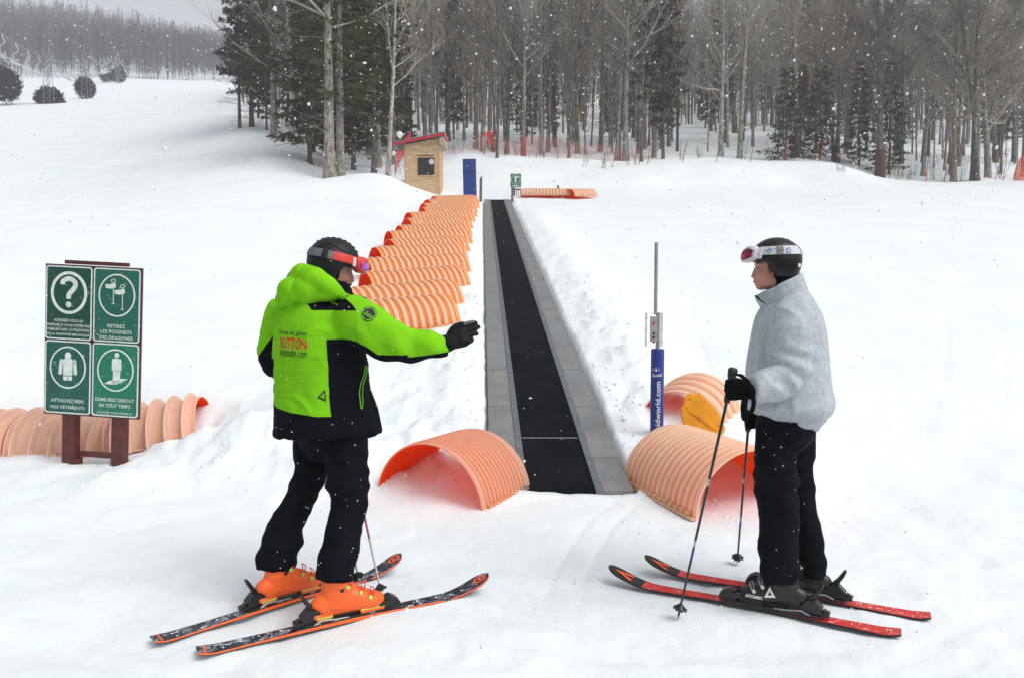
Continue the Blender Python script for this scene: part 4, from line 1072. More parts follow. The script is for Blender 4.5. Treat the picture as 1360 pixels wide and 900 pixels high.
def ski_boot(person, M, mat, bucklemat, solemat, s=1.0, side=-1, style='man'):
    me = boot_mesh(M, s); Mi = M.inverted(); V = mverts(me); L = np.array([Mi @ Vector(v) for v in V]) / s
    Nn = mnorms(me)
    # seam step between lower shell and cuff, ribs on the tongue
    seam = L[:, 2] - (.135 + .35 * (L[:, 0] + .02) * (L[:, 0] > -.02)); g = np.exp(-(seam / .005) ** 2)
    setverts(me, V - Nn * (g * .004)[:, None])
    o = obj('ski_boot', me, mat, person, smooth=True)
    bm = to_bm(me.copy()) if False else bmesh.new(); bm.from_mesh(me)
    XM = rootmat(person)
    for v in bm.verts: v.co = XM @ v.co
    bv = BVHTree.FromBMesh(bm)
    yv = (M.to_3x3() @ Vector((0, 1, 0))).normalized()
    def onside(x, z, off=.003):
        p = M @ (Vector((x, 0, z)) * s); h, n_, i, t = bv.ray_cast(p + yv * side * .3, -yv * side, .5)
        return (h + yv * side * off) if h is not None else p + yv * side * .05
    # sole welt
    bms = BM(); box(bms, (-.095 * s, 0, .018 * s), (.074 * s, .070 * s, .008 * s), M, bev=.002); obj('sole', bms, solemat, o)
    bms = BM(); box(bms, (.13 * s, 0, .018 * s), (.119 * s, .072 * s, .008 * s), M, bev=.002); obj('sole', bms, solemat, o)
    for (x, z, dx, dz) in ((.120, .080, .030, .026), (.078, .108, .030, .030), (.014, .150, .046, .012)):
        b = BM(); a_ = onside(x - .012, z - .012, .004); c_ = M @ (Vector((x + dx * .5, side * .020, z + dz * .6)) * s)
        tube(b, [a_, (a_ + onside(x, z, .008)) / 2, onside(x, z, .009)], [(.010 * s, .005 * s), (.012 * s, .006 * s), (.008 * s, .005 * s)], 8, ref=Vector((0, 0, 1)))
        obj('buckle', b, bucklemat, o, auto=50)
        b = BM(); e0 = onside(x, z, .010); e2 = M @ (Vector((x + dx * .55, side * .004, z + dz)) * s)
        nrm = (e2 - e0).cross(yv).normalized() * .010 * s; up_ = M.to_3x3() @ Vector((0, 0, 1))
        e1 = (e0 + e2) / 2 + (yv * side * .008 + up_.normalized() * .014) * s
        tube(b, [e0 - nrm * .5, e1 - nrm, e2 - nrm * .8, e2 + nrm * .8, e1 + nrm, e0 + nrm * .5], .0028 * s, 6, closed=True)
        obj('buckle_wire', b, M_red if style == 'man' else M_steel, o)
    if style == 'man':
        b = BM(); c_ = onside(-.020, .135, .0); tube(b, [c_ - yv * side * .01, c_ + yv * side * .004], .0095 * s, 14); obj('pivot', b, M_bbk, o)
    return o, bv, onside
def pole(name, top, tip, label, group, shaft_mats, basket_z=.07, grip=True, r=.0075, gl=.13):
    top = Vector(top); tip = Vector(tip); d = (top - tip).normalized(); L = (top - tip).length
    M = basis((1, 0, 0) if abs(d.x) < .9 else (0, 1, 0), d, tip)
    z = d; x = Vector((1, 0, 0)); x = (x - z * x.dot(z)).normalized(); y = z.cross(x)
    for i in range(3): M[i][0] = x[i]; M[i][1] = y[i]; M[i][2] = z[i]; M[i][3] = tip[i]
    t = thing(name, label, 'ski pole', M=M, group=group)
    bm = BM(); cuts = [.02, .25 * L, .30 * L, .33 * L, .55 * L, .58 * L, L - gl]
    for k in range(len(cuts) - 1):
        tube(bm, [Vector((0, 0, cuts[k] + (0 if k == 0 else .0))), Vector((0, 0, cuts[k + 1]))], [r * (.72 + .28 * cuts[k] / L), r * (.72 + .28 * cuts[k + 1] / L)], 12, mi=k % len(shaft_mats), cap=(k in (0, len(cuts) - 2)))
    local('shaft', bm, shaft_mats, t, auto=40)
    bm = BM(); tube(bm, [Vector((0, 0, 0)), Vector((0, 0, .03))], [.002, .0055], 8); local('tip', bm, M_steel, t)
    bm = BM(); tube(bm, [Vector((0, 0, basket_z + q)) for q in (-.018, -.008, 0, .006, .02)], [.009, .026, .032, .024, .010], 16)
    for k in range(8):
        a = 2 * PI * k / 8; tube(bm, [Vector((math.cos(a) * .02, math.sin(a) * .02, basket_z)), Vector((math.cos(a) * .036, math.sin(a) * .036, basket_z - .005))], [.006, .0035], 6)
    local('basket', bm, M_bbk, t, auto=40)
    if grip:
        bm = BM(); rr = smooth_pts([(0, .011, .013), (.02, .014, .017), (.04, .013, .015), (.06, .014, .018), (.08, .013, .015), (.10, .015, .019), (.125, .017, .021), (.145, .014, .024), (.155, .008, .014)], 3)
        tube(bm, [Vector((-.004 * (q[0] > .11) , 0, L - gl + q[0] * gl / .135)) for q in rr], [(q[2], q[1]) for q in rr], 16, ref=Vector((1, 0, 0)))
        local('grip', bm, M_bbk, t, smooth=True)
    return t, M
# ================================================================== the instructor in green
Y0 = 3.82
M_skinm = skin_mat('skin_tanned', (.42, .22, .15), (.48, .23, .16))
M_skinf = skin_mat('skin_fair', (.48, .25, .19), (.52, .22, .17))
def tipz(L): return 0
# skis: tail and tip points on the snow
def ski_ends(tail_px, tip_px, L):
    a = G0(*tail_px, z=.012); b = G0(*tip_px, z=.012); d = (b - a).normalized(); c = (a + b) / 2
    return c - d * L / 2, c + d * L / 2, d
ms = [ski_mat('dark_ski_top', (.008, .011, .024), (.06, .08, .13), .45), M_ora, M_bbk, M_bbk]
a, b, dm = ski_ends((262, 868), (648, 781), 1.46)
BOOT_N = G0(459, 812, .02); tb = (BOOT_N - (a + b) / 2).dot(dm)
skn, MN = make_ski(1.46, a, b, 'snowy black ski with orange edges under the nearer orange boot', None, ms, 'man', tb)
a2, b2, dm2 = ski_ends((216, 849), (524, 756), 1.36)
BOOT_F = G0(378, 789, .02); tb2 = (BOOT_F - (a2 + b2) / 2).dot(dm2)
skf, MF = make_ski(1.36, a2, b2, 'snowy black ski with orange edges under the farther orange boot', None, ms, 'man', tb2)
man = thing('person', 'ski instructor in a green and black jacket, black helmet and orange boots, pointing uphill with a gloved hand', 'person', (P(426, 800, Y0).x, Y0, .03))
man['label'] = 'person in a green and black jacket, red-strapped goggles and orange boots, one arm stretched out'
def bootM(Mski, t, dz=.032, s=1.0, off=.0):
    o = Mski @ Vector((t - .035, 0, dz)); M_ = Mski.copy(); M_ = Matrix.Translation(o) @ Mski.to_3x3().to_4x4(); return M_
MBN = bootM(MN, tb); MBF = bootM(MF, tb2)
ski_boot(man, MBN, M_orb, M_lime, M_lime, 1.06, -1, 'man')[0]['label'] = 'orange ski boot with lime buckles, nearer'
ski_boot(man, MBF, M_orb, M_lime, M_lime, 1.06, -1, 'man')[0]['label'] = 'orange ski boot, farther'

yaw = R(46); fm = Vector((math.cos(yaw), math.sin(yaw), 0)); rm = Vector((math.sin(yaw), -math.cos(yaw), 0))
def vec(px, py, Y): return P(px, py, Y)
# body
YH = 3.83
MHm = Matrix.Translation(P(443.5, 358.5, YH)) @ Matrix.Rotation(R(16), 4, 'Z') @ Matrix.Rotation(R(11), 4, 'Y')
bm = BM(); head_parts(bm, MHm)
loft(bm, [ringpx(438, 384, 3.83, .055, .06), ringpx(430, 398, 3.82, .10, .07), ringpx(424, 410, 3.82, .165, .09), ringpx(424, 440, 3.82, .17, .105), ringpx(427, 480, 3.82, .15, .10), ringpx(430, 520, 3.82, .135, .10), ringpx(432, 560, 3.82, .14, .10), ringpx(434, 590, 3.82, .09, .08)], rm, 28)
ankN = MBN @ Vector((-.02, 0, .12)); ankF = MBF @ Vector((-.02, 0, .12))
kneN = P(461, 676, 3.76); kneF = P(398, 668, 3.93)
for hip, kn, an in ((P(456, 590, 3.74), kneN, ankN), (P(417, 590, 3.90), kneF, ankF)):
    loft(bm, [(*hip, .075, .075), (*((hip + kn) / 2), .062, .062), (*kn, .046, .046), (*((kn * .6 + an * .4)), .042, .042), (*an, .032, .032)], Vector((1, 0, 0)), 20)
    foot = an + Vector((dm.x, dm.y, 0)) * .13 - Vector((0, 0, .085)); loft(bm, [(*an, .032, .032), (*(an + (foot - an) * .5), .026, .026), (*foot, .015, .02)], Vector((0, 0, 1)), 14)
shR = P(466, 420, 3.66); elR = P(531, 455, 3.60); wrR = P(594, 456, 3.62)
shL = P(379, 412, 3.96); elL = P(362, 474, 3.99); wrL = P(440, 502, 4.14)
for sh, el, wr in ((shR, elR, wrR), (shL, elL, wrL)):
    loft(bm, [(*sh, .055, .055), (*((sh + el) / 2), .05, .05), (*el, .04, .04), (*((el + wr) / 2), .04, .04), (*wr, .027, .027)], Vector((0, 0, 1)), 18)
handR_M = basis((.82, .12, .40), (-.25, -.95, .15), P(597, 454, 3.62))
hcR = [(8, 14, 10), (10, 20, 12), (18, 34, 20), (40, 60, 30)]
thR = [(.018, .030, -.004, .015), (.045, .052, -.006, .014), (.068, .062, -.014, .0125), (.092, .062, -.024, .011)]
thR = [(.018, .026, .004, .016), (.042, .044, .006, .0145), (.066, .049, .008, .0125), (.090, .046, .010, .0105)]
handL_M = basis((.75, .55, -.1), (-.3, .1, .95), P(441, 503, 4.14))
gripc = [(75, 80, 45)] * 4; thG = [(.015, .03, -.006, .014), (.04, .045, -.025, .013), (.06, .035, -.045, .012), (.07, .012, -.052, .010)]
hand(bm, handR_M, hcR, thR, .95, .85, .03); hand(bm, handL_M, gripc, thG, .95, .85)
me = remesh(bm, .0042, 3); smoothmesh(me, man, 'body', M_skinm)
M_skinlid = M_skinm
eyes(man, MHm)
# beard and moustache
bm = BM()
ell(bm, (.062, 0, -.098), (.029, .034, .024), MHm); ell(bm, (.090, 0, -.0575), (.0135, .025, .0055), MHm)
for s in (-1, 1):
    ell(bm, (.020, s * .040, -.078), (.050, .024, .028), MHm); tube(bm, [MHm @ Vector(p) for p in ((.098, s * .008, -.057), (.090, s * .024, -.064), (.080, s * .030, -.082))], [.006, .006, .007], 8)
    tube(bm, [MHm @ Vector(p) for p in ((.0, s * .066, -.01), (.01, s * .066, -.05), (.03, s * .052, -.085))], [.010, .011, .011], 8)
me = remesh(bm, .0035, 2); wrinkle(me, .0018, 220, seed=4); smoothmesh(me, man, 'beard', PM('dark_beard', (.025, .018, .014), .85, .3, 60, .5, 300))
# balaclava and collar fleece behind the face
bm = BM()
loft(bm, [(*(MHm @ Vector((-.03, 0, .03))), .088, .088), (*(MHm @ Vector((-.032, 0, -.04))), .084, .080), (*(MHm @ Vector((-.034, 0, -.09))), .072, .066), (*P(434, 394, 3.83), .075, .085), (*P(432, 405, 3.82), .10, .10)], MHm.to_3x3() @ Vector((0, 1, 0)), 28)
me = remesh(bm, .005, 3); wrinkle(me, .004, 14, (1, 1, 2), 3); smoothmesh(me, man, 'balaclava', M_grip)

# trousers
def trousers(person, hips, legs, mat, vox=.0055, seed=0, ref=Vector((1, 0, 0)), amp=.008, hipsref=None):
    bm = BM(); loft(bm, hips, hipsref or ref, 32)
    for lg in legs: loft(bm, lg, ref, 28)
    me = remesh(bm, vox, 8)
    def extra(V, Nn):
        # crumple: rings of folds behind knees and above the boots
        f = np.sin(V[:, 2] * 62 + 5 * vnoise(V[:, 0] * 7, V[:, 1] * 7, V[:, 2] * 5 + seed)) * .5 + .5
        g = np.zeros(len(V))
        for lg in legs:
            kz = lg[2][2]; 
            g = np.maximum(g, np.exp(-((V[:, 2] - kz) / .10) ** 2) * .6)
            g = np.maximum(g, np.exp(-((V[:, 2] - lg[-1][2] - .08) / .09) ** 2) * .5)
        f2 = np.sin(V[:, 2] * 34 + 7 * vnoise(V[:, 0] * 4, V[:, 1] * 4, V[:, 2] * 3 + seed + 5)) * .5 + .5
        return f * g * .017 + f2 * g * .012
    wrinkle(me, amp, 7, (1, 1, 1.4), seed, .5, extra)
    return smoothmesh(me, person, 'trousers', mat), me
def leg_rings(rows, Y0_, Y1_, dp=1.0):
    """rows: (py, left px, right px)"""
    out = []
    for i, (py, xl_, xr_) in enumerate(rows):
        t = (py - rows[0][0]) / (rows[-1][0] - rows[0][0]); Y = Y0_ + (Y1_ - Y0_) * t; hw = px2m((xr_ - xl_) / 2, Y)
        out.append(ringpx((xl_ + xr_) / 2, py, Y, hw, max(hw * dp, .085)))
    return out
YNB = MBN.translation.y; YFB = MBF.translation.y
legN = leg_rings([(575, 430, 489), (600, 432, 488), (634, 436, 488), (672, 441, 487), (694, 434, 482), (726, 428, 475), (752, 423, 471), (768, 421, 469)], 3.74, YNB - .0)
legF = leg_rings([(575, 392, 444), (600, 391, 440), (625, 393, 434), (664, 378, 418), (696, 358, 402), (716, 351, 400), (738, 345, 393), (756, 342, 389)], 3.92, YFB)
hips = [ringpx(436, 550, Y0, .18, .14), ringpx(437, 575, Y0, .185, .145), ringpx(438, 594, Y0, .155, .13), ringpx(438, 606, Y0, .10, .10)]
tr, _ = trousers(man, hips, [legN, legF], M_trous, seed=2, hipsref=rm)

# jacket body, sleeves; one shell with a two-colour mask
def T3(cx, cy, a, b): return ringpx(cx, cy, Y0, a, b)
torso = [T3(433, 571, .292, .250), T3(432, 561, .290, .247), T3(429, 540, .272, .232), T3(427, 505, .262, .225), T3(425, 470, .262, .222), T3(423, 440, .262, .212), T3(421, 418, .258, .190), T3(421, 402, .215, .150), T3(424, 390, .14, .115), T3(430, 380, .10, .095)]
bm = BM(); loft(bm, torso, rm, 44, 4)
slR = [(*P(462, 416, 3.68), .100, .100), (*P(482, 430, 3.63), .112, .105), (*P(507, 447, 3.60), .105, .098), (*P(531, 456, 3.59), .088, .084), (*P(556, 459, 3.60), .076, .074), (*P(580, 460, 3.61), .060, .060), (*P(594, 459, 3.615), .050, .052)]
loft(bm, slR, Vector((0, 0, 1)), 28, 4)
slL = [(*P(382, 410, 3.93), .095, .095), (*P(371, 436, 3.96), .098, .092), (*P(364, 462, 3.98), .082, .085), (*P(370, 484, 4.01), .078, .078), (*P(400, 494, 4.07), .072, .072), (*P(438, 503, 4.14), .058, .058)]
loft(bm, slL, Vector((0, 0, 1)), 28, 4)
# flared front hem corner on the viewer's right
loft(bm, [(*P(470, 480, 3.84), .05, .10), (*P(476, 520, 3.84), .06, .11), (*P(484, 550, 3.84), .065, .11), (*P(488, 577, 3.84), .070, .12)], Vector((1, 0, 0)), 24)
me = remesh(bm, .0058, 5)
cen = np.array(P(426, 470, Y0)); fv = np.array(fm); rv = np.array(rm)
def extraJ(V, Nn):
    back = (V - cen) @ (-fv); z = V[:, 2]; d = np.zeros(len(V))
    for py in (446, 474, 491, 505, 520, 549): # quilting seams
        zz = zy(py, Y0); d -= .0035 * np.exp(-((z - zz + .006 * np.sin(V[:, 0] * 9)) / .0045) ** 2) * (V[:, 0] < P(492, 470, Y0).x)
    # puff between seams
    arm = np.exp(-((z - zy(450, Y0)) / .10) ** 2) * (V[:, 0] > P(488, 450, Y0).x)
    f = np.sin(V[:, 0] * 42 + z * 22 + 3.0 * vnoise(V[:, 0] * 6, V[:, 1] * 6, z * 6))
    return d + arm * f * .0095
wrinkle(me, .010, 7.0, (1, 1, 1.1), 11, .75, extraJ)
V = mverts(me)
tR, dR, CR = seg_info(V, P(478, 427, 3.63), P(600, 460, 3.615)); tL, dL, CL = seg_info(V, P(372, 432, 3.96), P(440, 503, 4.14))
tL1, dL1, _ = seg_info(V, P(384, 405, 3.93), P(362, 466, 3.98))
x, z = V[:, 0], V[:, 2]
backc = (V - cen) @ (-fv)
zhem = zy(533, Y0) - .03 * np.clip((x - P(361, 530, Y0).x) / .3, 0, 1) - .006
m_back = np.minimum(backc - .105, z - zhem)
# chest band above the arm pit is green, narrow black yoke by the neck
m_up = z - zy(447, Y0)
m_body = np.maximum(m_back, m_up)
yoke = np.minimum(z - (zy(411, Y0) - .0), -(np.abs((V - cen) @ (-fv) + .0 - .085) - .055)); yoke = np.minimum(yoke, ((V - cen) @ rv) - .02)
m_body = np.minimum(m_body, -yoke)
# right sleeve: green above a line that sinks along the arm
onR = (x > P(476, 440, 3.62).x)
line = np.interp(x, [P(q, 450, 3.6).x for q in (476, 492, 506, 520, 545, 575, 600)], [zy(q, 3.6) for q in (452, 459, 470, 477, 473, 469.5, 466)])
m_sR = z - line
wR = np.clip((x - P(470, 440, 3.62).x) / .02, 0, 1) * ((V - cen) @ rv > .0)
mask = m_body * (1 - wR) + m_sR * wR
inner = (x > P(476, 440, 3.62).x) & (dR > .13) & (z < zy(470, 3.6)); mask[inner] = -1; mask = np.minimum(mask, -yoke)
onL = (x < P(372, 440, 3.9).x) | (V[:, 1] > 4.02); mask[onL] = (z - (zy(474, 3.97) + (x - P(344, 460, 3.97).x) * 1.1))[onL]
setattr_f(me, 'mask', mask)
jk = smoothmesh(me, man, 'jacket', M_jman)
bj = bmesh.new(); bj.from_mesh(me)
for v in bj.verts: v.co = rootmat(man) @ v.co
BVJ = BVHTree.FromBMesh(bj)
def jtext(s, w, h, px_, py_, mat, rot=0, bold=.01, shear=0, dirv=None, nm='lettering', space=1.0):
    t = to_bm(text_mesh(s, w, h, bold, shear, space)); slice_bm(t, .006)
    dv = Vector(dirv) if dirv else Vector((.35, .93, 0)); dv.normalize()
    X_ = Vector((dv.y, -dv.x, 0)); Z_ = Vector((0, 0, 1)); o = P(px_, py_, 3.5)
    # centre: march the camera ray to the surface, then lay the text flat there
    org = Vector((0, 0, H)); dd = (o - org).normalized(); hh, n_, i_, t_ = BVJ.ray_cast(org, dd, 10)
    ca, sa = math.cos(rot), math.sin(rot)
    for v in t.verts:
        x_, y_ = v.co.x * ca - v.co.y * sa, v.co.x * sa + v.co.y * ca; v.co = hh + X_ * x_ + Z_ * y_
    conform(t, BVJ, dv, .0018); return obj(nm, t, mat, jk)
wS = px2m(47, 3.6) * 1.08
jtext('École de glisse', wS * .98, .030, 388, 442, M_txtb, R(-1), .006, .15)
jtext('SUTTON', wS * .98, .054, 388, 456, M_txtr, R(-1), .028, space=1.08)
jtext('montsutton.com', wS * .98, .032, 388, 469, M_txtb, R(-1), .006, space=1.05)
def jshape(polys, px_, py_, mat, nm, dirv=(.35, .93, 0), off=.0018):
    dv = Vector(dirv).normalized(); X_ = Vector((dv.y, -dv.x, 0)).normalized(); Z_ = X_.cross(dv); Z_ = Z_ if Z_.z > 0 else -Z_
    org = Vector((0, 0, H)); dd = (P(px_, py_, 3.5) - org).normalized(); hh, n_, i_, t_ = BVJ.ray_cast(org, dd, 10)
    t = BM()
    for poly in polys: 
        if len(poly) > 2: t.faces.new([t.verts.new((p[0], p[1], 0)) for p in poly])
    slice_bm(t, .008)
    for v in t.verts: v.co = hh + X_ * v.co.x + Z_ * v.co.y
    conform(t, BVJ, dv, off); return obj(nm, t, mat, jk)
tri = [(-.022, -.014), (.018, -.034), (.012, .026)]; tin = [(x_ * .55 + .002, y_ * .55 - .002) for x_, y_ in tri]
jshape([[tri[i], tri[(i + 1) % 3], tin[(i + 1) % 3], tin[i]] for i in range(3)], 428, 524, M_txtb, 'triangle_print')
# shoulder badge
dB = (.0, .9, -.35)
jshape([[(.036 * math.cos(2 * PI * k / 30), .043 * math.sin(2 * PI * k / 30)) for k in range(30)]], 490, 417, M_txtb, 'badge', dB, .0015)
M_grn = PM('green_print', (.15, .5, .01), .7, .1, 10, 0)
def ringp(r0, r1, n=30): return [[(r0 * math.cos(2 * PI * k / n), 1.15 * r0 * math.sin(2 * PI * k / n)), (r0 * math.cos(2 * PI * (k + 1) / n), 1.15 * r0 * math.sin(2 * PI * (k + 1) / n)), (r1 * math.cos(2 * PI * (k + 1) / n), 1.15 * r1 * math.sin(2 * PI * (k + 1) / n)), (r1 * math.cos(2 * PI * k / n), 1.15 * r1 * math.sin(2 * PI * k / n))] for k in range(n) if k % 5 != 0]
jshape(ringp(.033, .028), 490, 417, M_grn, 'badge_print', dB, .0026)
t = to_bm(text_mesh('Sutton', .056, .022, .02, .3)); slice_bm(t, .006)
dv = Vector(dB).normalized(); X_ = Vector((1, 0, 0)); Z_ = X_.cross(dv); Z_ = Z_ if Z_.z > 0 else -Z_
hh, *_ = BVJ.ray_cast(Vector((0, 0, H)), (P(491, 419, 3.5) - Vector((0, 0, H))).normalized(), 10)
for v in t.verts: v.co = hh + (X_ * math.cos(R(-35)) + Z_ * math.sin(R(-35))) * v.co.x + (Z_ * math.cos(R(-35)) - X_ * math.sin(R(-35))) * v.co.y
conform(t, BVJ, dv, .003); obj('badge_print', t, M_grn, jk)
# pocket zip
def surf_path(pts, off=.002):
    out = []
    for (px_, py_) in pts:
        h, n_, i_, t_ = BVJ.ray_cast(Vector((0, 0, H)), (P(px_, py_, 3.5) - Vector((0, 0, H))).normalized(), 10)
        if h is not None: out.append(h + n_ * off)
    return out
M_zipg = PM('green_piping', (.16, .50, .02), .5, .1)
for pts in ([(485, 485), (483, 497), (479, 509), (477, 520), (478, 532), (479, 542)], [(487, 486), (486, 498), (482, 510), (481, 521), (481.5, 533), (480.5, 543)]):
    b_ = BM(); pp = surf_path(smooth_pts(pts, 4)); tube(b_, pp, .0028, 6); obj('pocket_piping', b_, M_zipg, jk)
# hood
bm = BM()
tube(bm, [P(458, 394, 3.70), P(450, 389, 3.66), P(436, 381, 3.64), P(418, 371, 3.66), P(404, 368, 3.74), P(400, 370, 3.86), P(412, 374, 3.96), P(436, 380, 4.0), P(458, 390, 3.98)], [(.016, .025), (.026, .035), (.038, .050), (.055, .064), (.070, .070), (.070, .070), (.06, .06), (.045, .05), (.025, .03)], 18)
ell(bm, tuple(P(404, 377, 3.76)), (.085, .11, .060)); ell(bm, tuple(P(395, 387, 3.74)), (.098, .12, .075)); ell(bm, tuple(P(388, 397, 3.76)), (.078, .11, .055))
ell(bm, tuple(P(412, 386, 3.68)), (.10, .08, .078)); ell(bm, tuple(P(430, 392, 3.67)), (.09, .06, .042))
me = remesh(bm, .0055, 14)
def extraH(V, Nn):
    c = V[:, 0] - P(392, 384, 3.7).x - (V[:, 2] - zy(384, 3.7)) * .35
    return -.006 * np.exp(-(c / .006) ** 2) * (V[:, 1] < 3.9)
wrinkle(me, .011, 6.5, (1, 1, 1), 21, .6, extraH)
setattr_f(me, 'mask', np.ones(len(me.vertices)))
smoothmesh(me, man, 'hood', M_jman)
# open collar with its black flap
bm = BM()
loft(bm, [(*P(440, 391, 3.80), .022, .12), (*P(458, 393, 3.84), .016, .11), (*P(474, 395.5, 3.87), .013, .075), (*P(487, 397, 3.88), .007, .03)], Vector((0, 0, 1)), 18)
loft(bm, [(*P(446, 400, 3.80), .10, .14), (*P(448, 394, 3.82), .085, .11), (*P(448, 389, 3.84), .072, .09)], Vector((1, 0, 0)), 20)
me = remesh(bm, .005, 4); wrinkle(me, .004, 16, seed=31)
V = mverts(me); mk = .006 - np.abs((V[:, 0] - P(474, 390, 3.86).x) * .5 + (V[:, 2] - zy(393, 3.86)) + .004); mk[V[:, 0] < P(462, 390, 3.86).x] = -1
setattr_f(me, 'mask', mk); smoothmesh(me, man, 'collar', M_jman)
# gloves
def glove(person, M, curls, thumb, cuff, s=1.06, thick=1.28, mat=None, seed=0, spread=.02, label=None):
    bm = BM(); hand(bm, M, curls, thumb, s, thick, spread); 
    if cuff: loft(bm, cuff, Vector((0, 0, 1)), 22)
    me = remesh(bm, .0036, 3); wrinkle(me, .0016, 45, seed=seed, ridge=.7)
    return smoothmesh(me, person, 'glove', mat or M_glove, label)
g1 = glove(man, handR_M, hcR, thR, [(*P(588, 458, 3.62), .046, .048), (*P(598, 454, 3.62), .042, .044), (*P(604, 450, 3.62), .036, .036)], seed=2)
# light on the back of the top finger, painted as a grey strip
bm = BM(); rr = [handR_M @ Vector(p) for p in ((.078, .050, .010), (.105, .046, .012), (.135, .041, .008), (.158, .037, .002))]
tube(bm, rr, [(.007, .010), (.009, .012), (.009, .011), (.005, .007)], 12, ref=Vector((0, 0, 1))); obj('lit_finger_back', bm, PM('lit_glove_grey', (.10, .105, .11), .4, .2, 20, .2), g1, smooth=True)
glove(man, handL_M, gripc, thG, [(*P(434, 502, 4.13), .046, .046), (*P(444, 503, 4.15), .04, .04)], seed=3)
# helmet and goggles
DM = (.134, .116, .125, .040)
hm = helmet(man, MHm, M_helm, *DM, None)
bm = BM()
for k in range(9):  # ridge row of vents on the crown
    a = R(38 + 12 * k); c_ = MHm @ Vector((-.010 + .134 * math.cos(a), 0, .040 + .125 * math.sin(a))); 
    ell(bm, (-.010 + .131 * math.cos(a), 0, .040 + .122 * math.sin(a)), (.012, .036, .0055), MHm, 12, 8)
me = remesh(bm, .004, 3); smoothmesh(me, hm, 'crest', M_helm)
bm = BM(); 
for k in range(2):
    pts = []
    for q in range(13):
        t_ = q / 12; az = R(180 + 100 * t_ - 0); p_ = helmet_pt(R(-165 + 105 * t_), .150 - .045 * k - .055 * t_, *DM, off=.001); pts.append(MHm @ p_)
    tube(bm, pts, .0035, 6) if k == 0 else None
obj('shell_ridge', bm, M_helm2, hm)
M_lensm = lens_mat('mirror_lens_blue', (.10, .22, .75), (.45, .10, .55), (.75, .10, .08))
g = goggles(man, MHm, DM, .062, [M_gst, M_red], M_red, M_lensm, lambda t: 1 if (t > .80 or t < .20) else 0, .004, .021)
bm = BM(); band(bm, MHm, R(322 - 80), R(322 - 68), lambda a: .062 + .004 * (1 - math.cos(a)), .024, DM, off=.010, th=.008, n=6); obj('strap_clip', bm, M_bbk, g)
bm = BM(); band(bm, MHm, R(-48), R(-39), lambda a: .056, .022, DM, off=.012, th=.008, n=6); obj('strap_hinge', bm, M_white, g)
# poles hanging from the hidden left hand
bp = P(507, 797, 4.02); bp.z = .005
gL = handL_M @ Vector((.07, 0, -.03))
Mpol = [PM('purple_red_shaft', (.25, .03, .06), .35, .3, 20, 0), PM('grey_shaft', (.30, .31, .33), .3, .1, 20, 0, metal=.6), PM('dark_shaft', (.03, .03, .04), .3, .1, 20, 0)]
tip1 = G0(508.5, 798, .0); d1 = (P(483, 680, 4.02) - tip1).normalized(); top1 = tip1 + d1 * 1.13
pole('ski_pole', top1, tip1, 'red and grey ski pole with its basket beside the toe of the nearer orange boot', None, [Mpol[1], Mpol[1], Mpol[0], Mpol[0], Mpol[1], Mpol[0]])
tip2 = G0(478, 778, .0); d2 = (P(466, 720, 4.2) - tip2).normalized(); top2 = tip2 + d2 * 1.13
pole('ski_pole', top2, tip2, 'grey ski pole almost hidden behind the trouser leg of the person in green', None, [Mpol[1], Mpol[1], Mpol[0], Mpol[0], Mpol[1], Mpol[0]])

# ================================================================== the skier in grey
wY = 3.80
def specks(o, me, n, seed, size=(.002, .0045)):
    V = mverts(me); Nn = mnorms(me); rs = random.Random(seed); bm = BM()
    for k in range(n):
        i = rs.randrange(len(V)); c = Vector(V[i] + Nn[i] * .002); s_ = rs.uniform(*size); vs = bmesh.ops.create_icosphere(bm, subdivisions=1, radius=s_)['verts']
        for v in vs: v.co = Vector((v.co.x * rs.uniform(.7, 1.4), v.co.y, v.co.z * rs.uniform(.7, 1.3))) + c
    q = local('snow_speck', bm, MS, o, smooth=True); q['kind'] = 'stuff'; q['label'] = 'snowflakes caught on the cloth'
specks(tr, tr.data, 80, 1, (.0012, .0038)); specks(jk, jk.data, 75, 2, (.0012, .0038)); specks(hm, hm.data, 8, 3, (.001, .003))
ws = [ski_mat('red_ski_top', (.62, .022, .012), (.50, .016, .010), .25), PM('red_sidewall', (.62, .022, .012), .4, .1), M_bbk, M_bbk]
wa, wb, wd = ski_ends((1188, 842), (815, 771), 1.44); wt = (G0(1024, 806, .02) - (wa + wb) / 2).dot(wd)
s1, W1 = make_ski(1.44, wa, wb, 'red ski with a black tip, the nearer of the pair under the skier in grey', None, ws, 'woman', wt)
wa2, wb2, wd2 = ski_ends((1228, 820), (862, 757), 1.44); wt2 = (G0(1056, 788, .02) - (wa2 + wb2) / 2).dot(wd2)
s2, W2 = make_ski(1.44, wa2, wb2, 'red ski with a black tip, the farther of the pair under the skier in grey', None, ws, 'woman', wt2)
wom = thing('person', 'person in a pale grey patterned jacket and white-strapped goggles, seen in profile holding ski poles', 'person', (P(1045, 800, wY).x, wY, .03))
MW1 = bootM(W1, wt); MW2 = bootM(W2, wt2)
bo1, bvb, ons = ski_boot(wom, MW1, M_bbk, M_white, M_bbk, .95, 1, 'woman')
ski_boot(wom, MW2, M_bbk, M_white, M_bbk, .95, 1, 'woman')
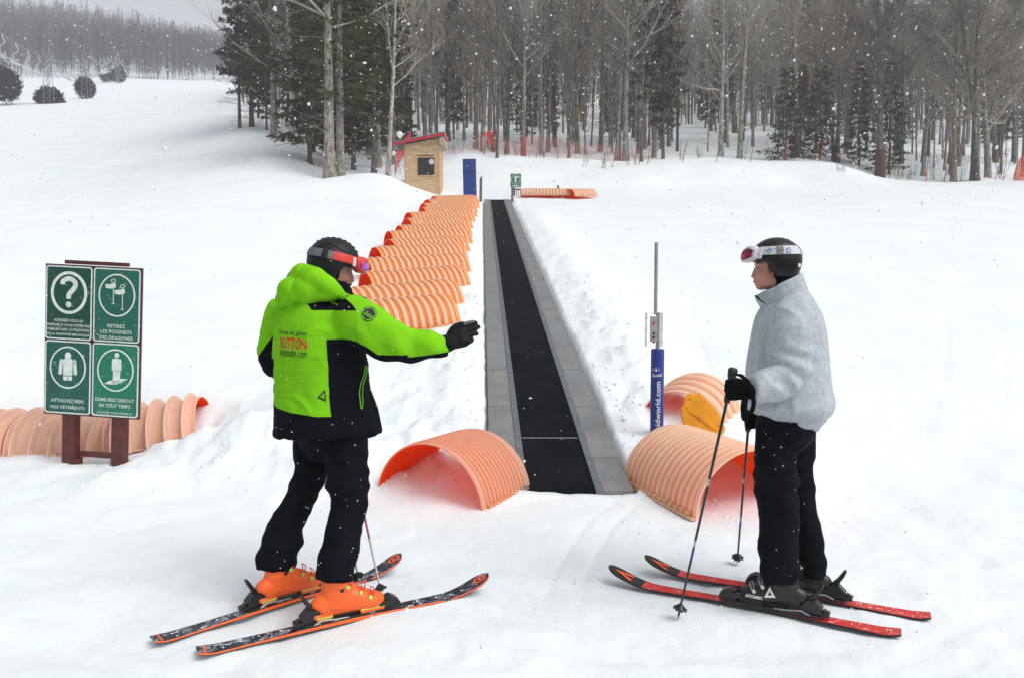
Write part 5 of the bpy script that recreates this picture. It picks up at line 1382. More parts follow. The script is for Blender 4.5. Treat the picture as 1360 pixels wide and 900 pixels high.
# boot lettering and logo
bfx = MW1.to_3x3() @ Vector((1, 0, 0)); bfy = (MW1.to_3x3() @ Vector((0, 1, 0))).normalized(); bfz = MW1.to_3x3() @ Vector((0, 0, 1))
def boot_print(polys_or_text, x, z, w_=None, h_=None, mat=None, rot=0):
    if isinstance(polys_or_text, str): t = to_bm(text_mesh(polys_or_text, w_, h_, .05)); slice_bm(t, .006)
    else:
        t = BM()
        for poly in polys_or_text: t.faces.new([t.verts.new((p[0], p[1], 0)) for p in poly])
        slice_bm(t, .006)
    c_ = MW1 @ Vector((x, 0, z))
    for v in t.verts: v.co = c_ + bfy * .2 - bfx * v.co.x + bfz * v.co.y
    conform(t, bvb, -bfy, .0015); obj('lettering', t, mat or M_white, bo1)
boot_print('ATOMIC', .108, .043, .085, .017)
boot_print([[(-.026, -.026), (-.002, .032), (.0, .010), (-.010, -.012)], [(.028, -.018), (-.002, .032), (.0, .010), (.010, -.008)], [(-.026, -.026), (.028, -.018), (.010, -.008), (-.010, -.012)]], .032, .075)
# body
face = Vector((-.95, .31, 0)).normalized(); lefts = Vector((-face.y, face.x, 0)); 
lefts = Vector((0, 0, 1)).cross(face)
MHw = Matrix.Translation(P(1027.5, 356.5, 3.80)) @ Matrix.Rotation(math.atan2(.20, -.98), 4, 'Z')
bm = BM(); head_parts(bm, MHw, True)
def W3(cx, cy, a, b): return ringpx(cx, cy, wY, a, b)
loft(bm, [W3(1040, 392, .055, .055), W3(1043, 405, .12, .07), W3(1044, 420, .165, .095), W3(1045, 450, .155, .11), W3(1045, 490, .125, .095), W3(1045, 520, .11, .09), W3(1044, 560, .11, .09), W3(1042, 585, .08, .07)], lefts, 28)
wk1 = P(1030, 665, 3.74); wk2 = P(1066, 655, 3.92); an1 = MW1 @ Vector((-.02, 0, .12)); an2 = MW2 @ Vector((-.02, 0, .12))
for hip, kn, an in ((P(1030, 590, 3.76), wk1, an1), (P(1054, 590, 3.88), wk2, an2)):
    loft(bm, [(*hip, .066, .066), (*((hip + kn) / 2), .058, .058), (*kn, .048, .048), (*(kn * .6 + an * .4), .044, .044), (*an, .032, .032)], Vector((1, 0, 0)), 20)
    foot = an + Vector((wd.x, wd.y, 0)) * .12 - Vector((0, 0, .08)); loft(bm, [(*an, .03, .03), (*(an + (foot - an) * .5), .024, .024), (*foot, .014, .018)], Vector((0, 0, 1)), 14)
pole1_top = P(974, 494, 3.48); pole1_tip = G0(900, 822, 0); 
d1 = (pole1_top - pole1_tip).normalized()
gp = pole1_top - d1 * .085
hx = Vector((-.86, .05, .10)); hz_ = Vector((-.1, -1, 0))
# left hand: x forward, z = back of the hand towards the viewer, y = thumb up
def lhand(o, x, z):
    M = basis(x, z, o); return M
HLw = basis(hx, hz_, gp + Vector((.072, -.022, -.004)))
if (HLw.to_3x3() @ Vector((0, 1, 0))).z < 0:
    for i in range(3): HLw[i][1] = -HLw[i][1]
cu = [(78, 88, 50), (80, 88, 50), (82, 88, 50), (84, 86, 50)]; thW = [(.010, .028, -.010, .0145), (.036, .040, -.026, .013), (.058, .040, -.038, .012), (.074, .032, -.036, .010)]
pole2_tip = G0(979, 748, 0); d2 = (P(993, 575, 3.93) - pole2_tip).normalized(); pole2_top = pole2_tip + d2 * 1.10
gp2 = pole2_top - d2 * .08
HRw = basis((-.85, -.1, 0), (.1, 1, 0), gp2 + Vector((.072, .022, 0)))
if (HRw.to_3x3() @ Vector((0, 1, 0))).z < 0:
    for i in range(3): HRw[i][1] = -HRw[i][1]
wr1 = HLw.translation + Vector((.03, .0, 0)); el1 = P(1054, 492, 3.60); sh1 = P(1052, 415, 3.64)
wr2 = HRw.translation + Vector((.03, 0, 0)); el2 = P(1050, 500, 4.02); sh2 = P(1050, 415, 3.97)
for sh, el, wr in ((sh1, el1, wr1), (sh2, el2, wr2)):
    loft(bm, [(*sh, .05, .05), (*((sh + el) / 2), .045, .045), (*el, .038, .038), (*((el + wr) / 2), .036, .036), (*wr, .025, .025)], Vector((1, 0, 0)), 18)
hand(bm, HLw, cu, thW, .88, .85); hand(bm, HRw, cu, thW, .88, .85)
me = remesh(bm, .0042, 3); smoothmesh(me, wom, 'body', M_skinf)
M_skinlid = M_skinf; eyes(wom, MHw)
bm = BM(); 
for s_ in (-1, 1): 
    tube(bm, [MHw @ Vector(p) for p in ((.1005, 0, -.0685), (.095, s_ * .010, -.0690), (.086, s_ * .021, -.0675))], [.0022, .0024, .0014], 8)
obj('lips', bm, PM('lips', (.30, .09, .08), .45, .1, 10, 0), wom, smooth=True)['label'] = 'closed smiling lips'
bm = BM(); rr_ = random.Random(5)
for k in range(22):
    s_ = 1 if k % 2 else -1; x0 = rr_.uniform(-.02, .028); z0 = .030 - (.028 - x0) * .6
    tube(bm, [MHw @ Vector(p) for p in ((x0, s_ * .070, z0), (x0 + .010, s_ * .074, z0 - .02), (x0 - .004 + rr_.uniform(-.006, .010), s_ * .072, z0 - .045 - rr_.uniform(0, .02)))], [.0045, .005, .0015], 6)
me = remesh(bm, .003, 1); smoothmesh(me, wom, 'hair', PM('brown_hair', (.045, .022, .012), .6, .3, 50, .3, 200))
bm = BM(); loft(bm, [(*(MHw @ Vector((-.04, 0, .03))), .082, .085), (*(MHw @ Vector((-.045, 0, -.04))), .076, .072), (*(MHw @ Vector((-.05, 0, -.09))), .070, .068), (*P(1044, 392, 3.8), .085, .08)], MHw.to_3x3() @ Vector((0, 1, 0)), 28)
me = remesh(bm, .005, 3); smoothmesh(me, wom, 'neck_warmer', M_grip)
# trousers
lN = leg_rings([(560, 1003, 1052), (600, 1003, 1054), (639, 1004, 1057), (681, 1009, 1060), (705, 1009, 1060), (735, 1010, 1059), (757, 1010, 1059), (770, 1012, 1057)], 3.76, MW1.translation.y - .0)
lF = leg_rings([(560, 1036, 1082), (600, 1037, 1079), (622, 1038, 1076), (674, 1046, 1083), (700, 1050, 1088), (730, 1056, 1093), (752, 1060, 1095), (764, 1062, 1094)], 3.90, MW2.translation.y)
wtr, _ = trousers(wom, [W3(1040, 528, .15, .12), W3(1041, 545, .165, .135), W3(1042, 570, .19, .15), W3(1042, 588, .14, .12), W3(1044, 598, .09, .09)], [lN, lF], M_trous, seed=9, hipsref=lefts, amp=.009)
# jacket
bm = BM()
loft(bm, [W3(1040, 561, .165, .172), W3(1043, 555, .180, .198), W3(1047, 542, .24, .215), W3(1047, 520, .235, .205), W3(1046, 490, .228, .200), W3(1047, 460, .222, .186), W3(1047, 436, .218, .172), W3(1047, 416, .205, .150), W3(1046, 402, .165, .118), W3(1044, 393, .115, .098), W3(1040, 384, .095, .090)], lefts, 44, 4)
bmS = BM()
loft(bmS, [(*P(1052, 404, 3.68), .065, .075), (*P(1052, 414, 3.64), .088, .086), (*P(1050, 440, 3.575), .098, .088), (*P(1049, 470, 3.57), .102, .090), (*P(1046, 495, 3.55), .098, .088), (*P(1030, 508, 3.53), .082, .080), (*P(1014, 513, 3.50), .070, .070), (*P(1004, 515, 3.485), .062, .064), (*P(999, 515.5, 3.48), .055, .058)], Vector((1, 0, .3)), 28, 4)
loft(bm, [(*P(1050, 412, 3.95), .085, .085), (*P(1050, 450, 4.0), .09, .085), (*P(1050, 495, 4.02), .085, .08), (*P(1028, 515, 3.99), .07, .07), (*(wr2 + Vector((.02, 0, .0))), .05, .05)], Vector((1, 0, .3)), 24, 4)
bm_sl = bmS
me = remesh(bm, .0058, 5)
V = mverts(me); cW = np.array(P(1044, 555, wY)); rp = np.clip((zy(515, wY) - V[:, 2]) / (zy(515, wY) - zy(560, wY)), 0, 1.2); fd = np.clip((V - cW) @ np.array(face), -.24, .24)
V[:, 2] -= rp * fd * .24 * ((V[:, 0] > P(985, 540, wY).x)); setverts(me, V)
def extraW(V, Nn):
    x, z = V[:, 0], V[:, 2]
    fo = np.exp(-((x - P(1022, 500, 3.5).x) / .12) ** 2 - ((z - zy(508, 3.5)) / .09) ** 2) * (V[:, 1] < 3.66)
    f = np.sin(x * 46 - z * 30 + 4 * vnoise(x * 6, V[:, 1] * 6, z * 6))
    el = np.exp(-((x - P(1064, 490, 3.5).x) / .10) ** 2 - ((z - zy(482, 3.5)) / .12) ** 2) * (V[:, 1] < 3.72)
    f2 = np.sin(z * 58 + x * 26 + 4 * vnoise(x * 5, V[:, 1] * 5, z * 5 + 3))
    hem = -.007 * np.exp(-((z - zy(553, 3.8)) / .006) ** 2)
    side = -.006 * np.exp(-((x - P(1078, 430, 3.7).x + (z - zy(430, 3.7)) * .12) / .006) ** 2) * (V[:, 1] < 3.75) * (z > zy(455, 3.7))
    return fo * f * .011 + el * f2 * .009 + hem + side
wrinkle(me, .012, 6.0, (1.2, 1.2, .6), 41, .75, extraW)
wj = smoothmesh(me, wom, 'jacket', M_jwom)
ms_ = remesh(bm_sl, .0052, 4); wrinkle(ms_, .014, 7.5, (1, 1, .7), 47, .8, extraW); smoothmesh(ms_, wj, 'sleeve', M_jwom)
wsp = ms_
# stand-up collar
bm = BM()
cr = [(*P(1044, 400, 3.80), .115, .105), (*P(1041, 391, 3.80), .108, .112), (*P(1036, 382, 3.80), .100, .118), (*P(1033, 374, 3.80), .094, .122)]
def tiltring(bm, rows, n=40, th=.011):
    RO = []; RI = []
    for (c_, ra, rb, tilt) in rows:
        ro = []; ri = []
        for k in range(n):
            a = 2 * PI * k / n; 
            for lst, q in ((ro, 0), (ri, th)):
                p_ = c_ + lefts * (math.cos(a) * (ra - q)) + face * (math.sin(a) * (rb - q)) + Vector((0, 0, -tilt * math.sin(a))); lst.append(bm.verts.new(p_))
        RO.append(ro); RI.append(ri)
    for i in range(len(rows) - 1):
        for k in range(n):
            bm.faces.new((RO[i][k], RO[i][(k + 1) % n], RO[i + 1][(k + 1) % n], RO[i + 1][k])); bm.faces.new((RI[i][(k + 1) % n], RI[i][k], RI[i + 1][k], RI[i + 1][(k + 1) % n]))
    for A, B in ((RO[0], RI[0]), (RI[-1], RO[-1])):
        for k in range(n): bm.faces.new((A[(k + 1) % n], A[k], B[k], B[(k + 1) % n]))
    bmesh.ops.recalc_face_normals(bm, faces=bm.faces[:])
tiltring(bm, [(P(1043, 404, 3.80), .120, .112, .035), (P(1040, 394, 3.80), .110, .116, .048), (P(1036, 385, 3.80), .100, .116, .054), (P(1033.5, 378, 3.80), .094, .112, .056)])
me = remesh(bm, .0045, 3); wrinkle(me, .004, 14, seed=51); wc = smoothmesh(me, wom, 'collar', M_jwom)
bm = BM(); c0 = P(1007, 395, 3.72)
loft(bm, [(*P(1004, 393, 3.77), .003, .010), (*P(1010, 399, 3.74), .004, .008), (*P(1016, 403, 3.73), .003, .006)], Vector((0, 0, 1)), 12); obj('collar_zip', bm, M_black, wc)
# cuff tabs and folds
glove(wom, HLw, cu, thW, [(*(wr1 + Vector((.035, .022, .0))), .026, .028), (*(wr1 + Vector((.010, .006, 0))), .031, .033), (*(wr1 + Vector((-.02, 0, 0))), .031, .031)], .98, 1.25, M_grip, seed=12)
glove(wom, HRw, cu, thW, [(*(wr2 + Vector((.05, 0, 0))), .038, .038), (*(wr2 + Vector((.015, 0, 0))), .036, .036), (*(wr2 + Vector((-.02, 0, 0))), .034, .034)], .98, 1.25, M_grip, seed=13)
DW = (.128, .108, .112, .045)
hw_ = helmet(wom, MHw, M_helm2, *DW, None, zbrow=.030, ear=-.045, nape=-.030)
bm = BM()
for (x, y) in ((-.035, -.03), (-.06, -.03), (-.035, .03), (-.06, .03)):
    p_ = Vector((x, y, 0)); z_ = .045 + .112 * (1 - ((x + .01) / .128) ** 2 - (y / .108) ** 2) ** .5; ell(bm, (x, y, z_ - .001), (.008, .005, .003), MHw, 10, 6)
for (x, y) in ((-.035, .06), (-.06, .058)):
    z_ = .045 + .112 * (1 - ((x + .01) / .128) ** 2 - (y / .108) ** 2) ** .5; ell(bm, (x, y, z_ - .001), (.008, .005, .003), MHw, 10, 6)
obj('vent', bm, M_black, hw_)['label'] = 'small vent openings'
M_frw = PM('white_frame', (.62, .62, .63), .35, .05, 10, 0); M_stw = PM('white_strap', (.58, .59, .61), .6, .06)
M_lensw = lens_mat('mirror_lens_magenta', (.02, .008, .012), (.40, .02, .10), (.05, .015, .03))
gw = goggles(wom, MHw, DW, .084, [M_stw, M_stw], M_frw, M_lensw, lambda t: 0, .003, .021)
zfw = lambda az: .084 + .003 * (1 - math.cos(az))
# strap print and label, on the side the camera sees (left, az 90)
M_dot = PM('blue_dots', (.02, .20, .55), .6, .1)
def strap_shape(polys, az0, dz, mat, nm, w_=None):
    bm = BM()
    for poly in polys: bm.faces.new([bm.verts.new((p[0], p[1], 0)) for p in poly])
    return bm
def on_strap(bm, az0, dz, mat, nm, flip=1):
    for v in bm.verts:
        az = az0 - flip * v.co.x / .118; q = helmet_pt(az, zfw(az) + dz + v.co.y, *DW, off=.0078); v.co = MHw @ q
    return obj(nm, bm, mat, gw)
for i_, (s_, w_) in enumerate((('ROS', .034), ('SIG', .034), ('NOL', .034))):
    t = to_bm(text_mesh(s_, w_, .0118, .03)); slice_bm(t, .008)
    on_strap(t, R(92), .0135 - .0135 * i_, M_txtb, 'lettering', -1)
rr_ = random.Random(3); bm = BM()
for k in range(17):
    x = rr_.uniform(.022, .062) * (1) if k % 2 else -rr_.uniform(.022, .055); y = rr_.uniform(-.015, .012)
    bm.faces.new([bm.verts.new((x + .0042 * math.cos(2 * PI * q / 10), y + .0030 * math.sin(2 * PI * q / 10), 0)) for q in range(10)])
on_strap(bm, R(92), 0, M_dot, 'dot_print')['label'] = 'blue dots printed on the strap'
bm = BM(); band(bm, MHw, R(150), R(162), zfw, .024, DW, off=.011, th=.009, n=5); obj('strap_clip', bm, M_frw, gw)
bm = BM(); band(bm, MHw, R(42), R(52), lambda a: .074, .028, DW, off=.014, th=.010, n=5); obj('strap_hinge', bm, M_frw, gw)
bm = BM(); band(bm, MHw, R(140), R(150), lambda a: .012, .009, DW, off=.0005, th=.002, n=4); obj('sticker', bm, M_white, hw_)
# her poles
wp = [PM('black_shaft', (.012, .012, .015), .25, .2, 20, 0), PM('shaft_print', (.35, .36, .38), .3, .6, 60, 0), PM('blue_ring', (.01, .02, .25), .3, .1, 10, 0)]
t1, MP1 = pole('ski_pole', pole1_top, pole1_tip, 'black ski pole held by the gloved fist, slanting in front of the ribbed arch', None, [wp[0], wp[2], wp[1], wp[0], wp[1]], .06, gl=.15)
t2, MP2 = pole('ski_pole', pole2_top, pole2_tip, 'black ski pole standing upright between the arch and the trouser leg of the grey skier', None, [wp[0], wp[2], wp[1], wp[0], wp[1]], .05, gl=.15)
def strap_loop(pts, parent, mat=M_grip, w_=.011, th=.0025):
    bm = BM(); tube(bm, [Vector(p) for p in smooth_pts([list(p) for p in pts], 5)], [(w_, th)] * (5 * (len(pts) - 1) + 1), 8, ref=Vector((1, 0, .1))); return obj('strap', bm, mat, parent, auto=40)
strap_loop([P(978, 497, 3.47), P(985, 499, 3.46), P(989, 506, 3.45), P(990, 522, 3.44), P(989, 540, 3.43), P(992, 550, 3.43), P(998, 546, 3.43), P(1001, 535, 3.43), P(998, 520, 3.42), P(993, 506, 3.43), P(986, 500, 3.46)], t1)
strap_loop([P(990, 526, 3.42), P(988, 540, 3.415), P(989, 554, 3.415), P(993, 556, 3.42)], t1, w_=.016)


specks(wtr, wtr.data, 70, 5, (.0012, .0038)); specks(wj, wj.data, 40, 6, (.0012, .0035)); specks(hw_, hw_.data, 6, 7, (.001, .003))
# ================================================================== trees, shrubs, nets, lift, falling snow
class NB:
    """fast numpy mesh builder"""
    def __init__(s): s.v = []; s.f = []; s.m = []; s.n = 0
    def add(s, V, Fc, mi=0):
        V = np.asarray(V, float).reshape(-1, 3); Fc = np.asarray(Fc, int)
        s.v.append(V); s.f.append(Fc + s.n); s.m.append(np.full(len(Fc), mi)); s.n += len(V)
    def mesh(s, name, smooth=False):
        me = bpy.data.meshes.new(name); V = np.concatenate(s.v); 
        me.vertices.add(len(V)); me.vertices.foreach_set('co', V.astype(np.float32).ravel())
        tot = sum(f.size for f in s.f); me.loops.add(tot); me.loops.foreach_set('vertex_index', np.concatenate([f.ravel() for f in s.f]).astype(np.int32))
        cnt = np.concatenate([np.full(len(f), f.shape[1]) for f in s.f]); st = np.concatenate([[0], np.cumsum(cnt)[:-1]])
        me.polygons.add(len(cnt)); me.polygons.foreach_set('loop_start', st.astype(np.int32)); me.polygons.foreach_set('material_index', np.concatenate(s.m).astype(np.int32))
        if smooth: me.polygons.foreach_set('use_smooth', np.ones(len(cnt), bool))
        me.update(); me.validate(); return me
    def tube(s, pts, rad, n=3, mi=0):
        pts = np.asarray(pts, float); L = len(pts)
        T = np.gradient(pts, axis=0); T /= np.linalg.norm(T, axis=1)[:, None] + 1e-9
        ref = np.array([1.0, 0, 0]) if abs(T[0, 0]) < .8 else np.array([0, 1.0, 0])
        A = np.cross(T, ref); A /= np.linalg.norm(A, axis=1)[:, None] + 1e-9; B = np.cross(T, A)
        a = 2 * np.pi * np.arange(n) / n; rad = np.asarray(rad, float)
        V = pts[:, None, :] + rad[:, None, None] * (np.cos(a)[None, :, None] * A[:, None, :] + np.sin(a)[None, :, None] * B[:, None, :])
        i = np.arange(L - 1)[:, None] * n; k = np.arange(n)[None, :]; k2 = (k + 1) % n
        Fq = np.stack([i + k, i + k2, i + n + k2, i + n + k], -1).reshape(-1, 4)
        s.add(V.reshape(-1, 3), Fq, mi)
def bark(name, c1, c2, sc_=3):
    return PM(name, c1, .9, .2, sc_, .6, 25, .02, c2=c2, stretch=(3, 3, .8), spec=.2)
B_grey = bark('grey_bark', (.13, .12, .105), (.40, .37, .33), 5); B_dark = bark('dark_bark', (.06, .052, .045), (.20, .175, .15), 5); B_pale = bark('birch_bark', (.14, .12, .10), (.62, .60, .56), 6); B_warm = bark('warm_bark', (.115, .095, .078), (.31, .265, .22), 5)
TW_g = PM('grey_twigs', (.26, .235, .205), .9, .3, 2, 0, c2=(.46, .42, .37)); TW_w = PM('warm_twigs', (.20, .160, .125), .9, .3, 2, 0, c2=(.34, .28, .225)); TW_d = PM('dark_twigs', (.08, .072, .066), .9, .3, 2, 0, c2=(.16, .145, .13))
def needle_mat(name, a, b):
    m, nt, bs, out = newmat(name); tc = N(nt, 'ShaderNodeTexCoord')
    o, _ = noise_mix(nt, tc.outputs['Object'], a, b, 1.6, .4, .62, 5); nt.links.new(o, bs.inputs['Base Color']); bs.inputs['Roughness'].default_value = .75; bs.inputs['Specular IOR Level'].default_value = .2
    return m
ND_d = needle_mat('dark_needles', (.024, .030, .017), (.065, .072, .034)); ND_o = needle_mat('olive_needles', (.040, .046, .018), (.105, .105, .042)); ND_b = needle_mat('brown_needles', (.05, .032, .016), (.10, .066, .032)); ND_k = needle_mat('blackish_leaves', (.006, .008, .010), (.018, .022, .022))
def unit(v): return v / (np.linalg.norm(v) + 1e-9)
def bare_tree(seed, h=14, r0=.14, lean=.02, first=.32, spread=.42, limbs=30, tw=16, snags=4, fork=False):
    """returns trunk mesh, crown mesh"""
    rs = np.random.RandomState(seed); tr = NB(); cr = NB()
    def trunk(base, top_h, rad, lx, ly, seg=14):
        t = np.linspace(0, 1, seg); w1, w2 = rs.uniform(0, 6, 2)
        x = base[0] + lx * t * top_h + .10 * np.sin(t * 5 + w1) * t * top_h / 8; y = base[1] + ly * t * top_h + .10 * np.sin(t * 4 + w2) * t * top_h / 8; z = base[2] + t * top_h
        r = rad * (1 - .86 * t) * (1 + .55 * np.exp(-t * 22)); p = np.stack([x, y, z], 1); tr.tube(p, r, 8); return p, r
    P0, R0 = trunk((0, 0, -.5), h, r0, rs.uniform(-lean, lean), rs.uniform(-lean, lean)); stems = [(P0, R0)]
    if fork:
        for q in range(rs.randint(1, 3)):
            stems.append(trunk((rs.uniform(-.3, .3), rs.uniform(-.3, .3), -.5), h * rs.uniform(.7, .95), r0 * .75, rs.uniform(-.12, .12), rs.uniform(-.12, .12)))
    for (Ps, Rr) in stems:
        for k in range(limbs):
            t = first + (1 - first) * (k + rs.rand()) / limbs; i = t * (len(Ps) - 1); a = int(min(i, len(Ps) - 2)); p = Ps[a] + (Ps[a + 1] - Ps[a]) * (i - a); rad = np.interp(i, range(len(Rr)), Rr) * .42
            az = rs.uniform(0, 2 * np.pi); up = rs.uniform(.35, 1.3); d = unit(np.array([np.cos(az), np.sin(az), up])); L = h * spread * (1.05 - t) * rs.uniform(.5, 1.1) + .5
            pts = [p]; dd = d.copy()
            for q in range(4): dd = unit(dd + rs.normal(0, .16, 3) + np.array([0, 0, .12])); pts.append(pts[-1] + dd * L / 4)
            pts = np.array(pts); cr.tube(pts, rad * np.array([1, .75, .5, .3, .12]) + .004, 4)
            for q in range(tw):
                u = rs.uniform(.2, 1) * 4; b = int(min(u, 3)); s0 = pts[b] + (pts[b + 1] - pts[b]) * (u - b); e = unit(rs.normal(0, .6, 3) + dd + np.array([0, 0, .3])); l2 = L * rs.uniform(.15, .42)
                m1 = s0 + e * l2 * .5 + rs.normal(0, .05, 3) * l2; e2 = s0 + e * l2 + np.array([0, 0, .08 * l2]); cr.tube([s0, m1, e2], [.009 + .01 * (L / 6), .007, .003], 3)
                for w in range(2):
                    f = unit(e + rs.normal(0, .55, 3)); g0 = m1 if w else s0 + e * l2 * .8; cr.tube([g0, g0 + f * l2 * rs.uniform(.3, .6)], [.006, .003], 3)
    for k in range(snags):
        t = rs.uniform(.08, first); i = t * (len(P0) - 1); a = int(i); p = P0[a] + (P0[a + 1] - P0[a]) * (i - a); az = rs.uniform(0, 6.28); L = rs.uniform(.4, 1.6); d = np.array([np.cos(az), np.sin(az), rs.uniform(-.1, .5)])
        m1 = p + d * L * .5; cr.tube([p, m1, p + d * L + rs.normal(0, .1, 3)], [.014, .009, .003], 3)
        for w in range(3): cr.tube([m1, m1 + unit(d + rs.normal(0, .6, 3)) * L * .4], [.006, .003], 3)
    return tr.mesh('trunk', True), cr.mesh('crown')
def conifer(seed, h=13, r0=.16, start=.12, rad=2.4, boughs=95, sprays=46, droop=.25, gap=.0, dead=10, top=1.0, lean=.01, spray_l=.30):
    rs = np.random.RandomState(seed); tr = NB(); cr = NB()
    seg = 14; t = np.linspace(0, 1, seg); lx, ly = rs.uniform(-lean, lean, 2); P0 = np.stack([lx * t * h, ly * t * h, -.5 + t * (h + .5)], 1); R0 = r0 * (1 - .93 * t) * (1 + .5 * np.exp(-t * 25)); tr.tube(P0, R0, 8)
    lump = rs.uniform(.55, 1.2, 24)
    SV = []; 
    for k in range(boughs):
        u = (k + rs.rand()) / boughs; tt = start + (top - start) * u ** 1.05; p = np.array([lx * tt * h, ly * tt * h, tt * h]); az = k * 2.4 + rs.uniform(-.5, .5)
        prof = (1 - (tt - start) / (1.0001 - start)) ** .75 * (1 - .25 * math.exp(-(tt - start) * 18)); L = rad * prof * lump[int(((az % 6.28) / 6.28 * 6) + int(u * 4) * 6) % 24] * rs.uniform(.75, 1.1) + .15
        if rs.rand() < gap: continue
        d = np.array([np.cos(az), np.sin(az), rs.uniform(-.15, .2)]); pts = [p]
        for q in range(5): d = d + np.array([0, 0, -droop * .16]); d[2] += .10 * (q > 2); pts.append(pts[-1] + unit(d) * L / 5)
        pts = np.array(pts); cr.tube(pts, np.array([.030, .024, .018, .013, .008, .004]) * (.5 + L / 3), 3, 1)
        ns = int(sprays * (.35 + L / rad))
        uu = rs.uniform(.14, 1.0, ns) ** .8 * 5; b = np.minimum(uu.astype(int), 4); fr_ = (uu - b)[:, None]; s0 = pts[b] * (1 - fr_) + pts[b + 1] * fr_
        side = np.array([-np.sin(az), np.cos(az), 0]); lat = rs.uniform(-1, 1, ns)[:, None]; out_ = np.array([np.cos(az), np.sin(az), 0]); wid = (.42 * L * (1 - uu / 5 * .75))[:, None]
        c = s0 + side * lat * wid * .8 + np.array([0, 0, -1.0]) * (np.abs(lat) * wid * .25 + rs.rand(ns, 1) * .12)
        dr = out_ * .7 + side * lat * 1.1 + rs.normal(0, .35, (ns, 3)) + np.array([0, 0, -.25]); dr /= np.linalg.norm(dr, axis=1)[:, None]
        ll = spray_l * rs.uniform(.6, 1.3, (ns, 1)); nn = np.cross(dr, rs.normal(0, 1, (ns, 3))); nn /= np.linalg.norm(nn, axis=1)[:, None] + 1e-9
        w_ = ll * .16
        q0 = c - nn * w_ * .5; q1 = c + nn * w_ * .5; q2 = c + dr * ll * .55 + nn * w_; q3 = c + dr * ll; q4 = c + dr * ll * .55 - nn * w_
        V = np.stack([q0, q1, q2, q3, q4], 1).reshape(-1, 3); SV.append(V)
        # side sprigs make a jagged outline
        nn2 = np.cross(dr, nn); e0 = c + dr * ll * .3; e1 = e0 + (dr * .5 + nn2 * .8) * ll * .55; e2 = e0 + (dr * .5 + nn2 * .8) * ll * .3 + nn * w_ * .5
        e3 = e0 + (dr * .5 - nn2 * .8) * ll * .55; e4 = e0 + (dr * .5 - nn2 * .8) * ll * .3 + nn * w_ * .5
        V2 = np.stack([e0, e1, e2, e0, e3, e4], 1).reshape(-1, 3); cr.add(V2, np.arange(len(V2)).reshape(-1, 3), 0)
    V = np.concatenate(SV); cr.add(V, np.arange(len(V)).reshape(-1, 5), 0)
    for k in range(dead):
        tt = rs.uniform(.04, start + .12); az = rs.uniform(0, 6.28); L = rs.uniform(.6, 1.9); p = np.array([0, 0, tt * h]); d = np.array([np.cos(az), np.sin(az), rs.uniform(-.35, .1)]); m1 = p + d * L * .5
        cr.tube([p, m1, p + d * L], [.018, .011, .004], 3, 1)
        for w in range(5): g = p + d * L * rs.uniform(.3, .9); cr.tube([g, g + unit(d + rs.normal(0, .6, 3)) * L * .35], [.007, .003], 3, 1)
    return tr.mesh('trunk', True), cr.mesh('crown')
# ---- prototypes
random.seed(11)
BT = []
for s_, h_, r_, kw in ((1, 15, .13, {}), (2, 14, .10, dict(spread=.34)), (3, 16, .17, dict(first=.38)), (4, 12, .075, dict(limbs=22, first=.25)), (5, 15, .12, dict(fork=True, limbs=20)), (6, 13, .16, dict(spread=.5, first=.25, limbs=34)), (7, 16, .11, dict(first=.45)), (8, 11, .06, dict(limbs=18, first=.2, tw=12))):
    BT.append(bare_tree(s_, h_, r_, **kw))
CT = [conifer(21, 14, .17, .16, 2.6), conifer(22, 12, .13, .10, 2.1, gap=.1), conifer(23, 15, .22, .22, 3.3, 105, 50, gap=.08, dead=16), conifer(24, 9, .09, .06, 1.6, 80, 40, spray_l=.24), conifer(25, 13, .12, .25, 1.9, 70, 40, gap=.25, dead=18)]
SP = [conifer(31, 4.6, .06, .03, 1.25, 60, 34, .1, spray_l=.16, dead=0), conifer(32, 3.2, .05, .03, 1.1, 46, 30, .1, spray_l=.14, dead=0)]
def skin(pair, mats_t, mats_c):
    a = pair[0].copy(); b = pair[1].copy()
    for m in mats_t: a.materials.append(m)
    for m in mats_c: b.materials.append(m)
    return a, b
BV_ = {}
for i, p_ in enumerate(BT):
    for nm, (bt, tw_) in {'grey': (B_grey, TW_g), 'dark': (B_dark, TW_d), 'pale': (B_pale, TW_g), 'warm': (B_warm, TW_w)}.items(): BV_[(i, nm)] = skin(p_, [bt], [tw_])
CV_ = {}
for i, p_ in enumerate(CT):
    for nm, nd in {'dark': ND_d, 'olive': ND_o}.items(): CV_[(i, nm)] = skin(p_, [B_dark if i != 2 else B_grey], [nd, TW_d])
SV_ = {}
for i, p_ in enumerate(SP):
    for nm, nd in {'dark': ND_d, 'brown': ND_b}.items(): SV_[(i, nm)] = skin(p_, [B_dark], [nd, TW_d])
def put_tree(name, pair, x, y, s, rz, label, group=None, cat='tree', tilt=0.0, tz=0.0, s_xy=None):
    t = bpy.data.objects.new(name, None); link(t); t.location = (x, y, ground(x, y) - .05); t.rotation_euler = (tilt, tz, rz); k = s_xy or s; t.scale = (k, k, s); tag(t, label, cat, group)
    for nm, me in (('trunk', pair[0]), ('crown', pair[1])):
        o = bpy.data.objects.new(nm, me); link(o, t)
    return t
